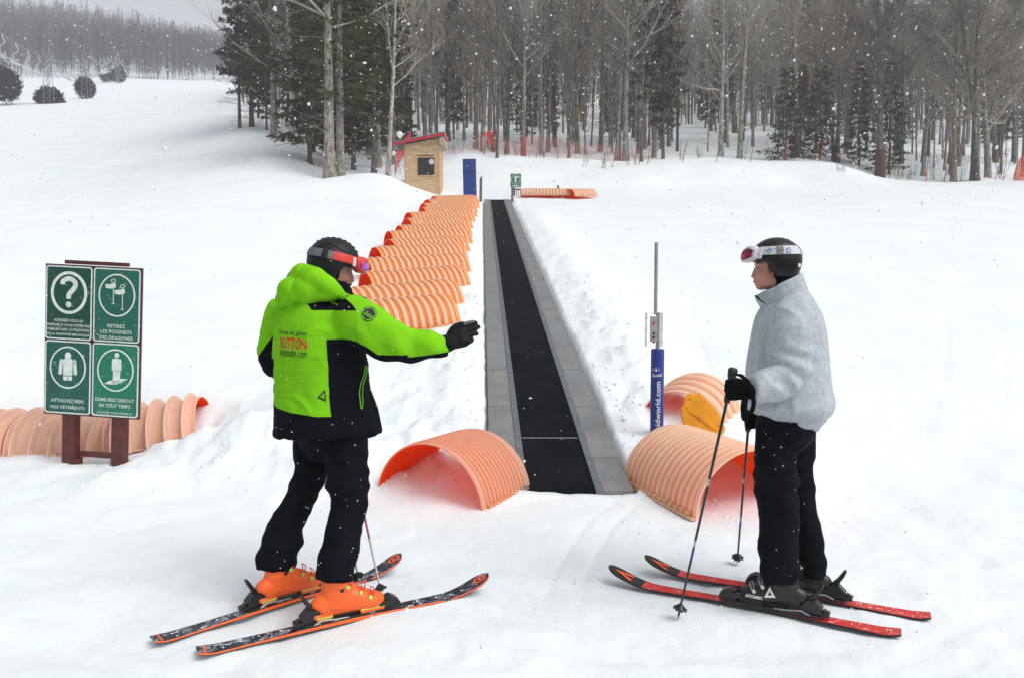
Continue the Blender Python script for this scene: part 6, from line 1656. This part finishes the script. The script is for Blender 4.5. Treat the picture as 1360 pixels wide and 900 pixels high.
# ---- trees one can name
def at_px(px, Y): return (px - 680) / F * Y / (math.cos(PITCH)) * 1.0
def tp(px, Y): p = P(px, 250, Y); return p.x, Y
named = [
 # px, Y, pair, scale xy, scale z, label, tilt
 (438, 34.2, BV_[(2, 'grey')], 1.55, 1.15, 'thick grey trunk standing alone in front of the dark evergreens'),
 (320, 50, CV_[(4, 'dark')], 1.0, 1.0, 'leftmost evergreen at the edge of the wood, thin with ragged boughs against the sky'),
 (336, 50.5, CV_[(0, 'olive')], .95, 1.05, 'olive evergreen second from the left edge of the wood'),
 (388, 46, BV_[(0, 'pale')], 1.5, .8, 'pale brown trunk between the evergreens left of the thick grey trunk'),
 (365, 47.5, CV_[(2, 'olive')], .9, 1.0, 'broad olive evergreen behind the pale brown trunk'),
 (412, 38, CV_[(1, 'olive')], 1.0, 1.1, 'dark evergreen just left of the thick grey trunk'),
 (452, 35.3, CV_[(2, 'olive')], .95, 1.0, 'big spreading evergreen whose boughs surround the thick grey trunk'),
 (470, 38.5, CV_[(1, 'dark')], .95, 1.0, 'dark evergreen just right of the thick grey trunk'),
 (497, 37.5, CV_[(0, 'dark')], .8, 1.0, 'dark evergreen left of the leaning birch'),
 (503, 40.5, CV_[(2, 'dark')], .8, 1.0, 'evergreen behind the leaning birch'),
 (516, 36.5, BV_[(0, 'pale')], 1.0, 1.0, 'whitish birch with patchy bark left of the wooden hut'),
 (762, 52, BV_[(6, 'pale')], 1.5, 1.0, 'white birch trunk above the middle of the pink net'),
 (820, 41.5, BV_[(6, 'grey')], 1.35, 1.0, 'left one of two straight pale grey trunks close together'),
 (831, 41.2, BV_[(0, 'grey')], 1.35, 1.05, 'right one of two straight pale grey trunks close together'),
 (868, 44, CV_[(2, 'dark')], .62, .95, 'tall dark evergreen with hanging boughs right of the two pale trunks'),
 (880, 43, CV_[(0, 'dark')], .55, .8, 'narrower dark evergreen at the foot of the tall hanging one'),
 (1042, 43, SV_[(0, 'dark')], 1.15, 1.15, 'small dark spruce left of the slanting red poles'),
 (1088, 45, SV_[(0, 'brown')], 1.25, 1.2, 'brownish young spruce right of the slanting red poles'),
 (1062, 47, CV_[(3, 'olive')], .7, .62, 'middle-sized spruce behind the brownish young one'),
 (1167, 42, BV_[(5, 'dark')], 1.35, 1.0, 'dark trunk wrapped in a reddish brown guard at its foot'),
 (1180, 44, CV_[(3, 'olive')], .8, .72, 'bushy dark evergreen behind the wrapped trunk'),
 (1140, 46, CV_[(3, 'olive')], .75, .70, 'bushy dark evergreen left of the wrapped trunk'),
 (1292, 41, BV_[(4, 'dark')], 1.2, 1.0, 'dark tree with several stems from one foot at the right'),
 (1266, 41, BV_[(5, 'warm')], 1.0, 1.0, 'brown mottled trunk left of the tree with several stems'),
 (1312, 41.5, BV_[(5, 'grey')], 1.15, 1.0, 'grey branching tree right of the tree with several stems'),
 (1225, 44, BV_[(1, 'grey')], 1.2, 1.0, 'grey leaning trunk between the wrapped trunk and the mottled one'),
 (660, 39.3, BV_[(3, 'dark')], 1.1, 1.0, 'slim black trunk rising right behind the blue crash pad'),
 (695, 42, BV_[(0, 'grey')], .95, 1.0, 'grey trunk with a red band round its foot behind the pink net'),
 (755, 41, BV_[(3, 'dark')], 1.1, 1.0, 'slim black trunk standing in front of the pink net'),
 (851, 40.5, BV_[(3, 'dark')], 1.2, .9, 'slim black trunk between the two pale trunks and the hanging evergreen'),
]
rs_ = np.random.RandomState(5); taken = []
for i, (px, Y, pr, sx, sz, lab) in enumerate(named):
    x, y = tp(px, Y); taken.append((x, y))
    kind = 'evergreen_tree' if pr in CV_.values() or pr in SV_.values() else 'bare_tree'
    kind = {'evergreen_tree': 'conifer', 'bare_tree': 'bare_tree'}[kind]
    tz = {516: R(3), 1225: R(4), 1312: R(3)}.get(px, 0)
    put_tree(kind, pr, x, y, sz, rs_.uniform(0, 6.28), lab, tz=tz, s_xy=sx)
# ---- the rest of the wood
def edge_y(px):
    return float(np.interp(px, [300, 330, 400, 440, 520, 560, 600, 700, 850, 1110, 1150, 1400, 1700], [58, 52, 44, 39, 39, 41, 43, 43, 43, 44, 44, 43, 43]))
def scatter(n, y0, y1, dmin, fn, pxr=(335, 1400)):
    c = 0; tries = 0
    while c < n and tries < n * 60:
        tries += 1; Y = math.sqrt(rs_.uniform(y0 ** 2, y1 ** 2)); px = rs_.uniform(*pxr); 
        if Y < edge_y(px): continue
        x, y = tp(px, Y)
        if any((x - a) ** 2 + (y - b) ** 2 < dmin ** 2 for a, b in taken): continue
        taken.append((x, y)); fn(px, x, y); c += 1
g_b = 'bare trees filling the wood behind the slope'; g_c = 'dark conifers scattered in the wood'
def f_bare(px, x, y):
    i = rs_.choice([0, 1, 2, 3, 4, 5, 6, 7], p=[.17, .17, .09, .16, .1, .1, .13, .08]); nm = rs_.choice(['grey', 'dark', 'warm', 'pale'], p=[.38, .24, .31, .07])
    s = rs_.uniform(.85, 1.15); lab = {'grey': 'leafless grey-barked tree among its many likes in the wood', 'dark': 'leafless dark-barked tree among its many likes in the wood', 'warm': 'leafless brown-barked tree among its many likes in the wood', 'pale': 'leafless pale-barked tree deep in the wood'}[nm]
    put_tree('bare_tree', BV_[(i, nm)], x, y, s, rs_.uniform(0, 6.28), lab, g_b, tz=rs_.normal(0, .025), tilt=rs_.normal(0, .02), s_xy=s * rs_.uniform(.75, 1.05))
def f_con(px, x, y):
    i = rs_.choice([0, 1, 2, 3, 4], p=[.2, .25, .1, .3, .15]); s = rs_.uniform(.7, 1.05)
    put_tree('conifer', CV_[(i, 'dark' if rs_.rand() < .75 else 'olive')], x, y, s, rs_.uniform(0, 6.28), 'dark conifer partly hidden among the bare trunks of the wood', g_c, s_xy=s * rs_.uniform(.6, .85))
scatter(16, 41, 62, 1.6, f_con, (335, 540)); scatter(7, 54, 76, 2.2, f_con, (540, 1000)); scatter(6, 52, 72, 2.2, f_con, (1000, 1400))
scatter(118, 40, 58, .9, f_bare, (345, 1400)); scatter(140, 56, 86, 1.0, f_bare, (340, 1400)); scatter(16, 62, 86, 1.5, f_con, (540, 1400))
# saplings and shoots on the bank
def twig_bush(seed, h=1.6, n=5):
    rs = np.random.RandomState(seed); nb = NB()
    for k in range(n):
        az = rs.uniform(0, 6.28); b = np.array([rs.uniform(-.12, .12), rs.uniform(-.12, .12), -.2]); t = b + np.array([math.cos(az) * h * .22, math.sin(az) * h * .22, h * rs.uniform(.7, 1.1)]); m_ = (b + t) / 2 + rs.normal(0, .05, 3); nb.tube([b, m_, t], [.011, .008, .003], 3)
        for q in range(7): u = rs.uniform(.3, .95); s0 = b + (t - b) * u; d = unit(t - b + rs.normal(0, .5, 3) * h); nb.tube([s0, s0 + d * h * rs.uniform(.12, .3)], [.005, .002], 3)
    return nb.mesh('sapling')
TB = [twig_bush(41, 1.3, 4), twig_bush(42, 1.0, 6), twig_bush(43, 1.9, 3), twig_bush(44, 2.4, 7)]
for m_ in TB: m_.materials.append(TW_d)
spots = [(672, 40), (688, 41), (742, 40), (776, 38.2), (800, 38), (811, 38.4), (834, 38.6), (846, 39), (700, 39.8), (722, 40.4), (1116, 38.5), (1122, 38.2), (1195, 40), (1204, 40.2), (1188, 40.4), (1252, 41), (1275, 41), (1330, 42), (556, 34), (548, 34.4), (538, 34.2), (1022, 41), (1210, 43), (1240, 42.4), (905, 41), (930, 42), (960, 42.5), (985, 42), (640, 42), (612, 41.6), (596, 41.4), (603, 42.3)]
for i, (px, Y) in enumerate(spots):
    x, y = tp(px, Y); o = bpy.data.objects.new('sapling', TB[i % 3 if px < 1240 and px > 560 else 3]); link(o); o.location = (x, y, ground(x, y)); o.rotation_euler[2] = i * 1.3; s = .7 + .4 * ((i * 37) % 10) / 10; o.scale = (s, s, s)
    tag(o, 'leafless sapling poking out of the snow in front of the wood', 'sapling', 'saplings along the edge of the wood')
# a stretch of wood too deep to tell its trees apart
def far_wood(name, n, yr, ur, hr, label, mats, zfun=None, twn=34, seed=3):
    rs = np.random.RandomState(seed); nb = NB(); c = 0
    Ys = np.sqrt(rs.uniform(yr[0] ** 2, yr[1] ** 2, n)); us = rs.uniform(*ur, n); X = us * Ys; Z = ground_np(X, Ys, False); keep = zfun(us, Ys) if zfun else np.ones(n, bool)
    for x, y, z in zip(X[keep], Ys[keep], Z[keep]):
        h = rs.uniform(*hr); r = rs.uniform(.035, .09) * (1 if y > 150 else 1.3); lx, ly = rs.normal(0, .025, 2) * h; kind = rs.choice(len(mats)); w_ = .012 + y * .00020
        nb.tube(np.array([[x, y, z - .5], [x + lx * .5, y + ly * .5, z + h * .5], [x + lx, y + ly, z + h]]), [r, r * .6, w_ * .6], 3, kind)
        t = rs.uniform(.08, .97, twn); az = rs.uniform(0, 6.28, twn); L = h * .34 * (1.08 - t) * rs.uniform(.5, 1.2, twn) + .5; up = rs.uniform(.4, 1.6, twn)
        s0 = np.stack([x + lx * t, y + ly * t, z + h * t], 1); d = np.stack([np.cos(az), np.sin(az), up], 1); d /= np.linalg.norm(d, axis=1)[:, None]; e = s0 + d * L[:, None]
        sd = np.stack([-np.sin(az), np.cos(az), 0 * az], 1) * w_; V = np.stack([s0 - sd, s0 + sd, e], 1).reshape(-1, 3); nb.add(V, np.arange(len(V)).reshape(-1, 3), kind)
        m_ = s0 + d * L[:, None] * rs.uniform(.3, .8, twn)[:, None]; d2 = d + rs.normal(0, .5, (twn, 3)); e2 = m_ + d2 * L[:, None] * .45; sd2 = np.cross(d2, [0, 0, 1.0]) * w_ * .6; V = np.stack([m_ - sd2, m_ + sd2, e2], 1).reshape(-1, 3); nb.add(V, np.arange(len(V)).reshape(-1, 3), kind)
    me = nb.mesh(name); 
    for m in mats: me.materials.append(m)
    o = bpy.data.objects.new(name, me); link(o); o['kind'] = 'stuff'; o['label'] = label; return o
far_wood('deep_wood', 1150, (78, 125), (-.36, .78), (11, 17), 'grey mass of bare trees deep in the wood', [TW_g, TW_w, TW_d], seed=8)
HW = [PM('hill_twigs', (.10, .095, .105), .9, .2, .02, 0), PM('hill_twigs_dark', (.06, .06, .068), .9, .2, .02, 0), PM('hill_trunks_pale', (.13, .12, .13), .9, .2, .02, 0)]
far_wood('hillside_wood', 3300, (172, 338), (-1.0, -.335), (8, 13.5), 'leafless wood fading into haze on the hillside at the left', HW, zfun=lambda u, Y: Y > np.interp(u, [-1, -.72, -.60, -.5, -.4, -.33], [110, 130, 172, 190, 195, 190]), twn=46, seed=9)
# ---- leafy shrubs, lift towers and chairs at the far left
def shrub(seed, r, flat=.0, n=1700):
    rs = np.random.RandomState(seed); nb = NB()
    d = rs.normal(0, 1, (n, 3)); d /= np.linalg.norm(d, axis=1)[:, None]; d[:, 2] = np.abs(d[:, 2]) * 1.0 if flat else d[:, 2]
    c = d * (rs.uniform(.55, 1.0, (n, 1)) ** .5) * r * (1 + .10 * rs.normal(0, 1, (n, 1))); c[:, 2] *= 1.15
    a = rs.normal(0, 1, (n, 3)); b = np.cross(a, d); k = r * .10; a = a / np.linalg.norm(a, axis=1)[:, None] * k; b = b / (np.linalg.norm(b, axis=1)[:, None] + 1e-9) * k
    V = np.stack([c - a, c + b, c + a * 1.5], 1).reshape(-1, 3); nb.add(V, np.arange(len(V)).reshape(-1, 3)); nb.tube([[0, 0, -r], [0, 0, 0], [.1, 0, r * .6]], [r * .07, r * .05, .02], 5)
    return nb.mesh('shrub')
for i, (px, py, Y, r, fl, lab) in enumerate(((66, 134, 94.5, 1.62, 1, 'round dark evergreen shrub with a flat foot, behind the nearest lattice tower'), (113, 117, 105, 1.25, 0, 'round dark shrub behind the second lattice tower, snow under it'), (6, 112, 92, 1.7, 0, 'big dark shrub cut by the left border of the picture'), (140, 100, 158, 1.3, 0, 'small dark shrub far up the run, left of two'), (158, 100, 160, 1.4, 0, 'small dark shrub far up the run, right of two'), (151, 101, 166, 1.2, 0, 'small dark shrub far up the run, between two others'))):
    p_ = P(px, py, Y); me = shrub(60 + i, r, fl, 4200 if Y < 110 else 1500); me.materials.append(ND_k); o = bpy.data.objects.new('shrub', me); link(o); o.location = (p_.x, Y, p_.z if not fl else ground(p_.x, Y)); tag(o, lab, 'shrub', 'dark round shrubs on the far run')
M_lift = PM('lift_paint', (.50, .52, .54), .5, .1, 5, 0)
M_twr = PM('tower_steel', (.20, .21, .23), .6, .1, 5, 0)
def tower(px, Y, pt, lab, wd=.9):
    p_ = P(px, pt, Y); g = ground(p_.x, Y); hgt = p_.z - g; t = thing('lift_tower', lab, 'lift tower', (p_.x, Y, g), group='chairlift towers')
    M_tw = M_twr
    bm = BM()
    for sx in (-1, 1):
        for sy in (-1, 1): tube(bm, [Vector((sx * wd * .5, sy * wd * .5, -.3)), Vector((sx * wd * .3, sy * wd * .3, hgt))], .035, 6)
    z = 0; k = 0
    while z < hgt - .5:
        for sy in (-1, 1):
            w_ = wd * (.5 - .2 * z / hgt); tube(bm, [Vector((-w_, sy * w_, z)), Vector((w_, sy * w_, z + .8))], .018, 5); tube(bm, [Vector((w_, sy * w_, z)), Vector((-w_, sy * w_, z + .8))], .018, 5)
        z += .8
    local('lattice_mast', bm, M_tw, t); bm = BM(); box(bm, (0, 0, hgt), (3.0, .10, .10)); local('crossarm', bm, M_tw, t)
    bm = BM()
    for sx in (-1, 1):
        bm = BM(); box(bm, (sx * 1.45, 0, hgt + .07), (.08, 1.2, .12)); local('sheave_bank', bm, M_tw, t)
tower(63, 93, 84, 'nearest lattice tower of the chairlift, in front of a dark shrub'); tower(113, 104, 84, 'second lattice tower of the chairlift, up the run'); tower(155, 150, 69, 'farthest lift tower, a cross-armed mast above the small dark shrubs', .7)
def chair(bm):
    tube(bm, [Vector(p) for p in smooth_pts([(0, 0, 0), (.02, 0, -.5), (.30, 0, -.95), (.05, 0, -1.35), (-.38, 0, -1.6), (-.42, 0, -2.2), (-.42, 0, -3.0)], 4)], .085, 6)
    box(bm, (-.05, .0, -3.02), (.85, 1.5, .07)); box(bm, (-.47, .0, -2.75), (.07, 1.5, .55))
    tube(bm, [Vector((-.42, -.75, -3)), Vector((-.42, -.75, -2.3)), Vector((-.42, .75, -2.3)), Vector((-.42, .75, -3))], .03, 5)
bm = BM(); chair(bm); chm = bpy.data.meshes.new('lift_chair'); bm.to_mesh(chm); bm.free(); chm.materials.append(M_lift)
chs = [(3, 45, 96, 1), (21, 57, 104, 1), (37, 67, 112, 1), (51, 74, 120, 1), (62, 79, 128, 1), (73, 79, 136, -1), (83, 82, 145, -1), (92, 87, 154, 1), (99, 86, 162, 1), (7, 69, 110, -1), (121, 82, 150, 1), (127, 79, 150, 1), (133, 78, 152, -1), (138, 77, 154, 1), (143, 76, 156, 1), (148, 74, 160, -1), (153, 76, 160, 1), (158, 77, 160, 1), (163, 79, 162, -1), (108, 84, 160, 1), (115, 83, 158, -1)]
for i, (px, py, Y, s) in enumerate(chs):
    p_ = P(px, py, Y); o = bpy.data.objects.new('lift_chair', chm); link(o); o.location = p_; k = .95; o.scale = (k * s, k, k)
    tag(o, 'pale empty chair hanging on its crooked arm from the far chairlift cable', 'lift chair', 'chairs hanging along the far lift')
nb = bpy.data.meshes.new('lift_cable'); bm = BM(); tube(bm, [P(px, py, Y) for px, py, Y, s in chs[:5]] + [P(99, 84, 162)], .015, 5); bm.to_mesh(nb); bm.free(); nb.materials.append(M_lift); o = bpy.data.objects.new('lift_cable', nb); link(o); tag(o, 'thin cable carrying the far lift chairs at the upper left', 'cable')
# ---- nets, guards, poles
def net_mat(name, col, fac, cell=.05):
    m, nt, b, out = newmat(name); tc = N(nt, 'ShaderNodeTexCoord'); sp = N(nt, 'ShaderNodeSeparateXYZ'); nt.links.new(tc.outputs['Object'], sp.inputs[0])
    gs = []
    for ax in (0, 2):
        a = N(nt, 'ShaderNodeMath', operation='DIVIDE'); nt.links.new(sp.outputs[ax], a.inputs[0]); a.inputs[1].default_value = cell
        f = N(nt, 'ShaderNodeMath', operation='FRACT'); nt.links.new(a.outputs[0], f.inputs[0]); l = N(nt, 'ShaderNodeMath', operation='LESS_THAN'); nt.links.new(f.outputs[0], l.inputs[0]); l.inputs[1].default_value = fac; gs.append(l)
    mx = N(nt, 'ShaderNodeMath', operation='MAXIMUM'); nt.links.new(gs[0].outputs[0], mx.inputs[0]); nt.links.new(gs[1].outputs[0], mx.inputs[1])
    b.inputs['Base Color'].default_value = c4(col); b.inputs['Roughness'].default_value = .6; nt.links.new(mx.outputs[0], b.inputs['Alpha']); return m
M_net = net_mat('pink_net', (.80, .30, .26), .09); M_netr = net_mat('red_net', (.75, .06, .04), .55, .06); M_neto = net_mat('orange_net', (.60, .09, .04), .6, .07)
def net(pts, name, mat, label, cell=None):
    """pts: (px, py_bottom, py_top, Y)"""
    bm = BM(); rows = []
    for q in smooth_pts([list(p) for p in pts], 8):
        a = P(q[0], q[1], q[3]); b = P(q[0], q[2], q[3]); rows.append([bm.verts.new(a.lerp(b, t) + Vector((0, .05 * math.sin(q[0] * .3 + t * 5), 0))) for t in (0, .25, .5, .75, 1)])
    for i in range(len(rows) - 1):
        for k in range(4): bm.faces.new((rows[i][k], rows[i + 1][k], rows[i + 1][k + 1], rows[i][k + 1]))
    me = bpy.data.meshes.new(name); bm.to_mesh(me); bm.free(); me.materials.append(mat); o = bpy.data.objects.new(name, me); link(o); return tag(o, label, 'net')
net([(592, 219, 196, 40.6), (612, 219, 196, 40.6), (635, 214, 184, 40.6), (652, 212, 176, 40.6), (680, 214, 188, 40.8), (715, 212, 178, 40.8), (745, 212, 186, 40.8), (790, 214, 192, 41.0), (830, 214, 196, 41.2), (862, 216, 200, 41.4)], 'safety_net', M_net, 'long pale pink safety net sagging across the snow behind the blue pad')
net([(524, 238, 222, 35.5), (528, 222, 200, 35.4), (536, 208, 186, 35.4), (546, 190, 176, 35.4)], 'safety_net', M_netr, 'crumpled red net hanging at the left of the wooden hut')
net([(637, 184, 182, 40.2), (645, 181, 177, 40.2), (650, 190, 173, 40.2), (653, 192, 174, 40.2)], 'safety_net', M_netr, 'short red net tied to a trunk above the blue crash pad')
net([(1345, 243, 238, 40.5), (1353, 243, 214, 40.4), (1362, 244, 204, 40.3), (1380, 244, 206, 40.3)], 'safety_net', M_neto, 'orange net heaped at the right border of the picture')
net([(1296, 246, 236, 40.8), (1318, 244, 232, 40.8), (1345, 243, 234, 40.6)], 'safety_net', M_net, 'faint low pink net left of the orange heap')
def guard(px, Y, pb, pt, wpx, lab, col=(.16, .03, .02)):
    x, y = tp(px, Y); bm = BM(); r = px2m(wpx / 2, Y); z0 = zy(pb, Y); z1 = zy(pt, Y); tube(bm, [Vector((0, 0, -.3)), Vector((0, 0, (z1 - z0) * .5)), Vector((0, 0, z1 - z0))], [r * 1.15, r, r * .85], 12)
    meshthing('trunk_guard', bm, PM('guard_' + str(px), col, .7, .4, 4, .4, 12, .03), (x, y - .1, z0), lab, 'trunk guard', auto=40)
guard(1167, 41.9, 234, 200, 12, 'reddish brown guard wrapped round the foot of a dark trunk', (.085, .032, .022)); guard(695, 41.95, 205, 184, 7, 'red band wrapped round the grey trunk behind the pink net', (.35, .04, .03)); guard(656, 44, 196, 176, 8, 'dark red guard on a trunk above the blue pad', (.16, .03, .03)); guard(1108, 45, 214, 194, 11, 'reddish brown cover at the foot of the brownish spruce', (.07, .03, .02))
M_rpole = PM('red_pole', (.60, .05, .03), .6, .1); M_bam = PM('bamboo', (.12, .10, .08), .7, .3)
for i, (x0, y0, x1, y1, Y, red, lab) in enumerate(((710, 213, 718, 172, 40, 0, ''), (858, 224, 864, 190, 39, 0, ''), (902, 225, 914, 186, 39.5, 0, ''), (948, 223, 956, 190, 40, 0, ''), (994, 222, 1002, 186, 40, 0, ''), (1039, 216, 1048, 184, 41.8, 1, 'slanting red pole, left of the two beside the brownish spruce'), (1085, 216, 1096, 184, 42.5, 1, 'slanting red pole, right of the two beside the brownish spruce'), (1179, 238, 1188, 208, 40.2, 0, ''), (1229, 241, 1233, 208, 40.2, 1, 'upright red pole left of the mottled trunk'), (1318, 243, 1331, 208, 40.4, 0, ''), (1330, 243, 1338, 204, 40.5, 0, ''), (1345, 243, 1352, 212, 40.2, 0, ''), (640, 214, 646, 190, 40, 0, ''))):
    a = P(x0, y0 + 8, Y); b = P(x1, y1, Y); bm = BM(); tube(bm, [Vector((0, 0, 0)), b - a], [.028, .02] if red else [.022, .014], 8)
    o = meshthing('marker_pole', bm, M_rpole if red else M_bam, a, lab or 'thin dark slanting marker pole stuck in the snow bank', 'pole', None if lab else 'thin dark poles along the snow bank')
# ---- falling snow
rs = np.random.RandomState(77); n = 9000
Yf = (rs.uniform(1.9 ** 3, 34 ** 3, n)) ** (1 / 3.); U = rs.uniform(-.85, .85, n); Vv = rs.uniform(-.42, .62, n); X = U * Yf; Z = H + Vv * Yf; gz_ = ground_np(X, Yf, False); k = (Z > gz_ + .05) & ((Z > H + .02 * Yf) | (rs.rand(n) < .45)); X, Yf, Z = X[k], Yf[k], Z[k]; n = len(X)
ico = bmesh.new(); bmesh.ops.create_icosphere(ico, subdivisions=1, radius=1); iv = np.array([v.co[:] for v in ico.verts]); ico.verts.index_update(); ifc = np.array([[v.index for v in f.verts] for f in ico.faces]); ico.free()
sz = rs.uniform(.004, .011, n) * (1 + .045 * Yf) * np.where(rs.rand(n) < .03, 2.0, 1.0); st = rs.uniform(.6, 1.5, (n, 1, 3)); jit = 1 + rs.normal(0, .22, (n, len(iv), 1))
V = iv[None] * st * jit * sz[:, None, None] + np.stack([X, Yf, Z], 1)[:, None, :]
nb = NB(); nb.add(V.reshape(-1, 3), (ifc[None] + (np.arange(n) * len(iv))[:, None, None]).reshape(-1, 3)); me = nb.mesh('falling_snow')
M_fl, fnt, fb, fo = newmat('snowflake'); fb.inputs['Base Color'].default_value = (.97, .975, .98, 1); ftl = N(fnt, 'ShaderNodeBsdfTranslucent'); ftl.inputs[0].default_value = (.95, .96, .97, 1); fms = N(fnt, 'ShaderNodeMixShader', Fac=.5); fnt.links.new(fb.outputs[0], fms.inputs[1]); fnt.links.new(ftl.outputs[0], fms.inputs[2]); fnt.links.new(fms.outputs[0], fo.inputs[0]); me.materials.append(M_fl); o = bpy.data.objects.new('falling_snow', me); link(o); o['kind'] = 'stuff'; o['label'] = 'snowflakes falling through the air'

# ---- crumbs of snow: around the boots, the arches, the banks beside the belt
rs = np.random.RandomState(99); pts = []
def crumbs(n, cx, cy, sx, sy, s0, s1):
    x = rs.normal(cx, sx, n); y = rs.normal(cy, sy, n); s = s0 + (s1 - s0) * rs.rand(n) ** 3; pts.append(np.stack([x, y, s], 1))
crumbs(200, -.95, 3.8, .55, .30, .002, .010); crumbs(200, 1.3, 3.75, .5, .25, .002, .010); crumbs(420, 0, 4.3, 1.9, .9, .0015, .007)
crumbs(220, -2.4, 6.4, 1.0, .5, .003, .022); crumbs(50, -.8, 5.5, .5, .3, .003, .012); crumbs(160, 1.3, 5.4, .5, .3, .003, .018)
yy = rs.uniform(YN - .3, 20, 1500); 
for sg, dd, nn in ((1, .68, 420), (-1, .66, 260)):
    y_ = YN + (yy[:nn] - YN) * rs.rand(nn) ** .6; d_ = dd + np.abs(rs.normal(0, .22, nn)); x_ = BN.x + BS * (y_ - YN) + sg * d_; pts.append(np.stack([x_, y_, .003 + .022 * rs.rand(nn) ** 2.5], 1))
Q = np.concatenate(pts); gz_ = ground_np(Q[:, 0], Q[:, 1], True); n = len(Q)
V = iv[None] * rs.uniform(.7, 1.4, (n, 1, 3)) * (1 + rs.normal(0, .2, (n, len(iv), 1))) * Q[:, 2][:, None, None]; V[:, :, 2] *= .75
V = V + np.stack([Q[:, 0], Q[:, 1], gz_ - Q[:, 2] * .1], 1)[:, None, :]
nb = NB(); nb.add(V.reshape(-1, 3), (ifc[None] + (np.arange(n) * len(iv))[:, None, None]).reshape(-1, 3)); me = nb.mesh('snow_crumbs'); me.materials.append(MS); o = bpy.data.objects.new('snow_crumbs', me); link(o); o['kind'] = 'stuff'; o['label'] = 'loose crumbs of snow lying on the packed snow'
# ================================================================== light, air, render
w = bpy.data.worlds.new('World'); sc.world = w; w.use_nodes = True
nt = w.node_tree; nt.nodes.clear()
SUN_EL, SUN_AZ = R(52), R(120)
sky = nt.nodes.new('ShaderNodeTexSky'); sky.sky_type = 'NISHITA'; sky.sun_disc = False; sky.sun_elevation = SUN_EL; sky.sun_rotation = SUN_AZ
sky.air_density = 1.0; sky.dust_density = 4.0; sky.ozone_density = 1.0
hs = nt.nodes.new('ShaderNodeHueSaturation'); hs.inputs['Saturation'].default_value = .16
bg = nt.nodes.new('ShaderNodeBackground'); bg.inputs[1].default_value = .15; wo = nt.nodes.new('ShaderNodeOutputWorld')
nt.links.new(sky.outputs[0], hs.inputs['Color']); nt.links.new(hs.outputs[0], bg.inputs[0]); nt.links.new(bg.outputs[0], wo.inputs[0])
sl = bpy.data.lights.new('sun', 'SUN'); sl.energy = .65; sl.angle = R(35); sl.color = (1, .97, .93)
so = bpy.data.objects.new('sun', sl); COL.objects.link(so)
d = Vector((math.sin(SUN_AZ) * math.cos(SUN_EL), math.cos(SUN_AZ) * math.cos(SUN_EL), math.sin(SUN_EL)))
so.rotation_euler = (-d).to_track_quat('-Z', 'Y').to_euler()
def haze():
    m = bpy.data.materials.new('haze'); m.use_nodes = True; nt = m.node_tree; nt.nodes.clear()
    o = nt.nodes.new('ShaderNodeOutputMaterial'); v = nt.nodes.new('ShaderNodeVolumePrincipled')
    v.inputs['Color'].default_value = (.93, .96, 1, 1); v.inputs['Density'].default_value = HAZE; v.inputs['Anisotropy'].default_value = .1
    nt.links.new(v.outputs[0], o.inputs['Volume'])
    bm = BM(); box(bm, (0, 198, 90), (1300, 412, 200)); ob = obj('haze', bm, m); ob['kind'] = 'stuff'; ob['label'] = 'pale snowy haze'
HAZE = .0011
if HAZE: haze()
sc.view_settings.view_transform = 'Standard'; sc.view_settings.look = 'None'; sc.view_settings.gamma = 1; sc.view_settings.use_curve_mapping = False
sc.view_settings.exposure = .27
sc.cycles.max_bounces = 7; sc.cycles.diffuse_bounces = 4; sc.cycles.volume_bounces = 1; sc.cycles.transparent_max_bounces = 12
sc.cycles.use_denoising = True; sc.cycles.sample_clamp_indirect = 5
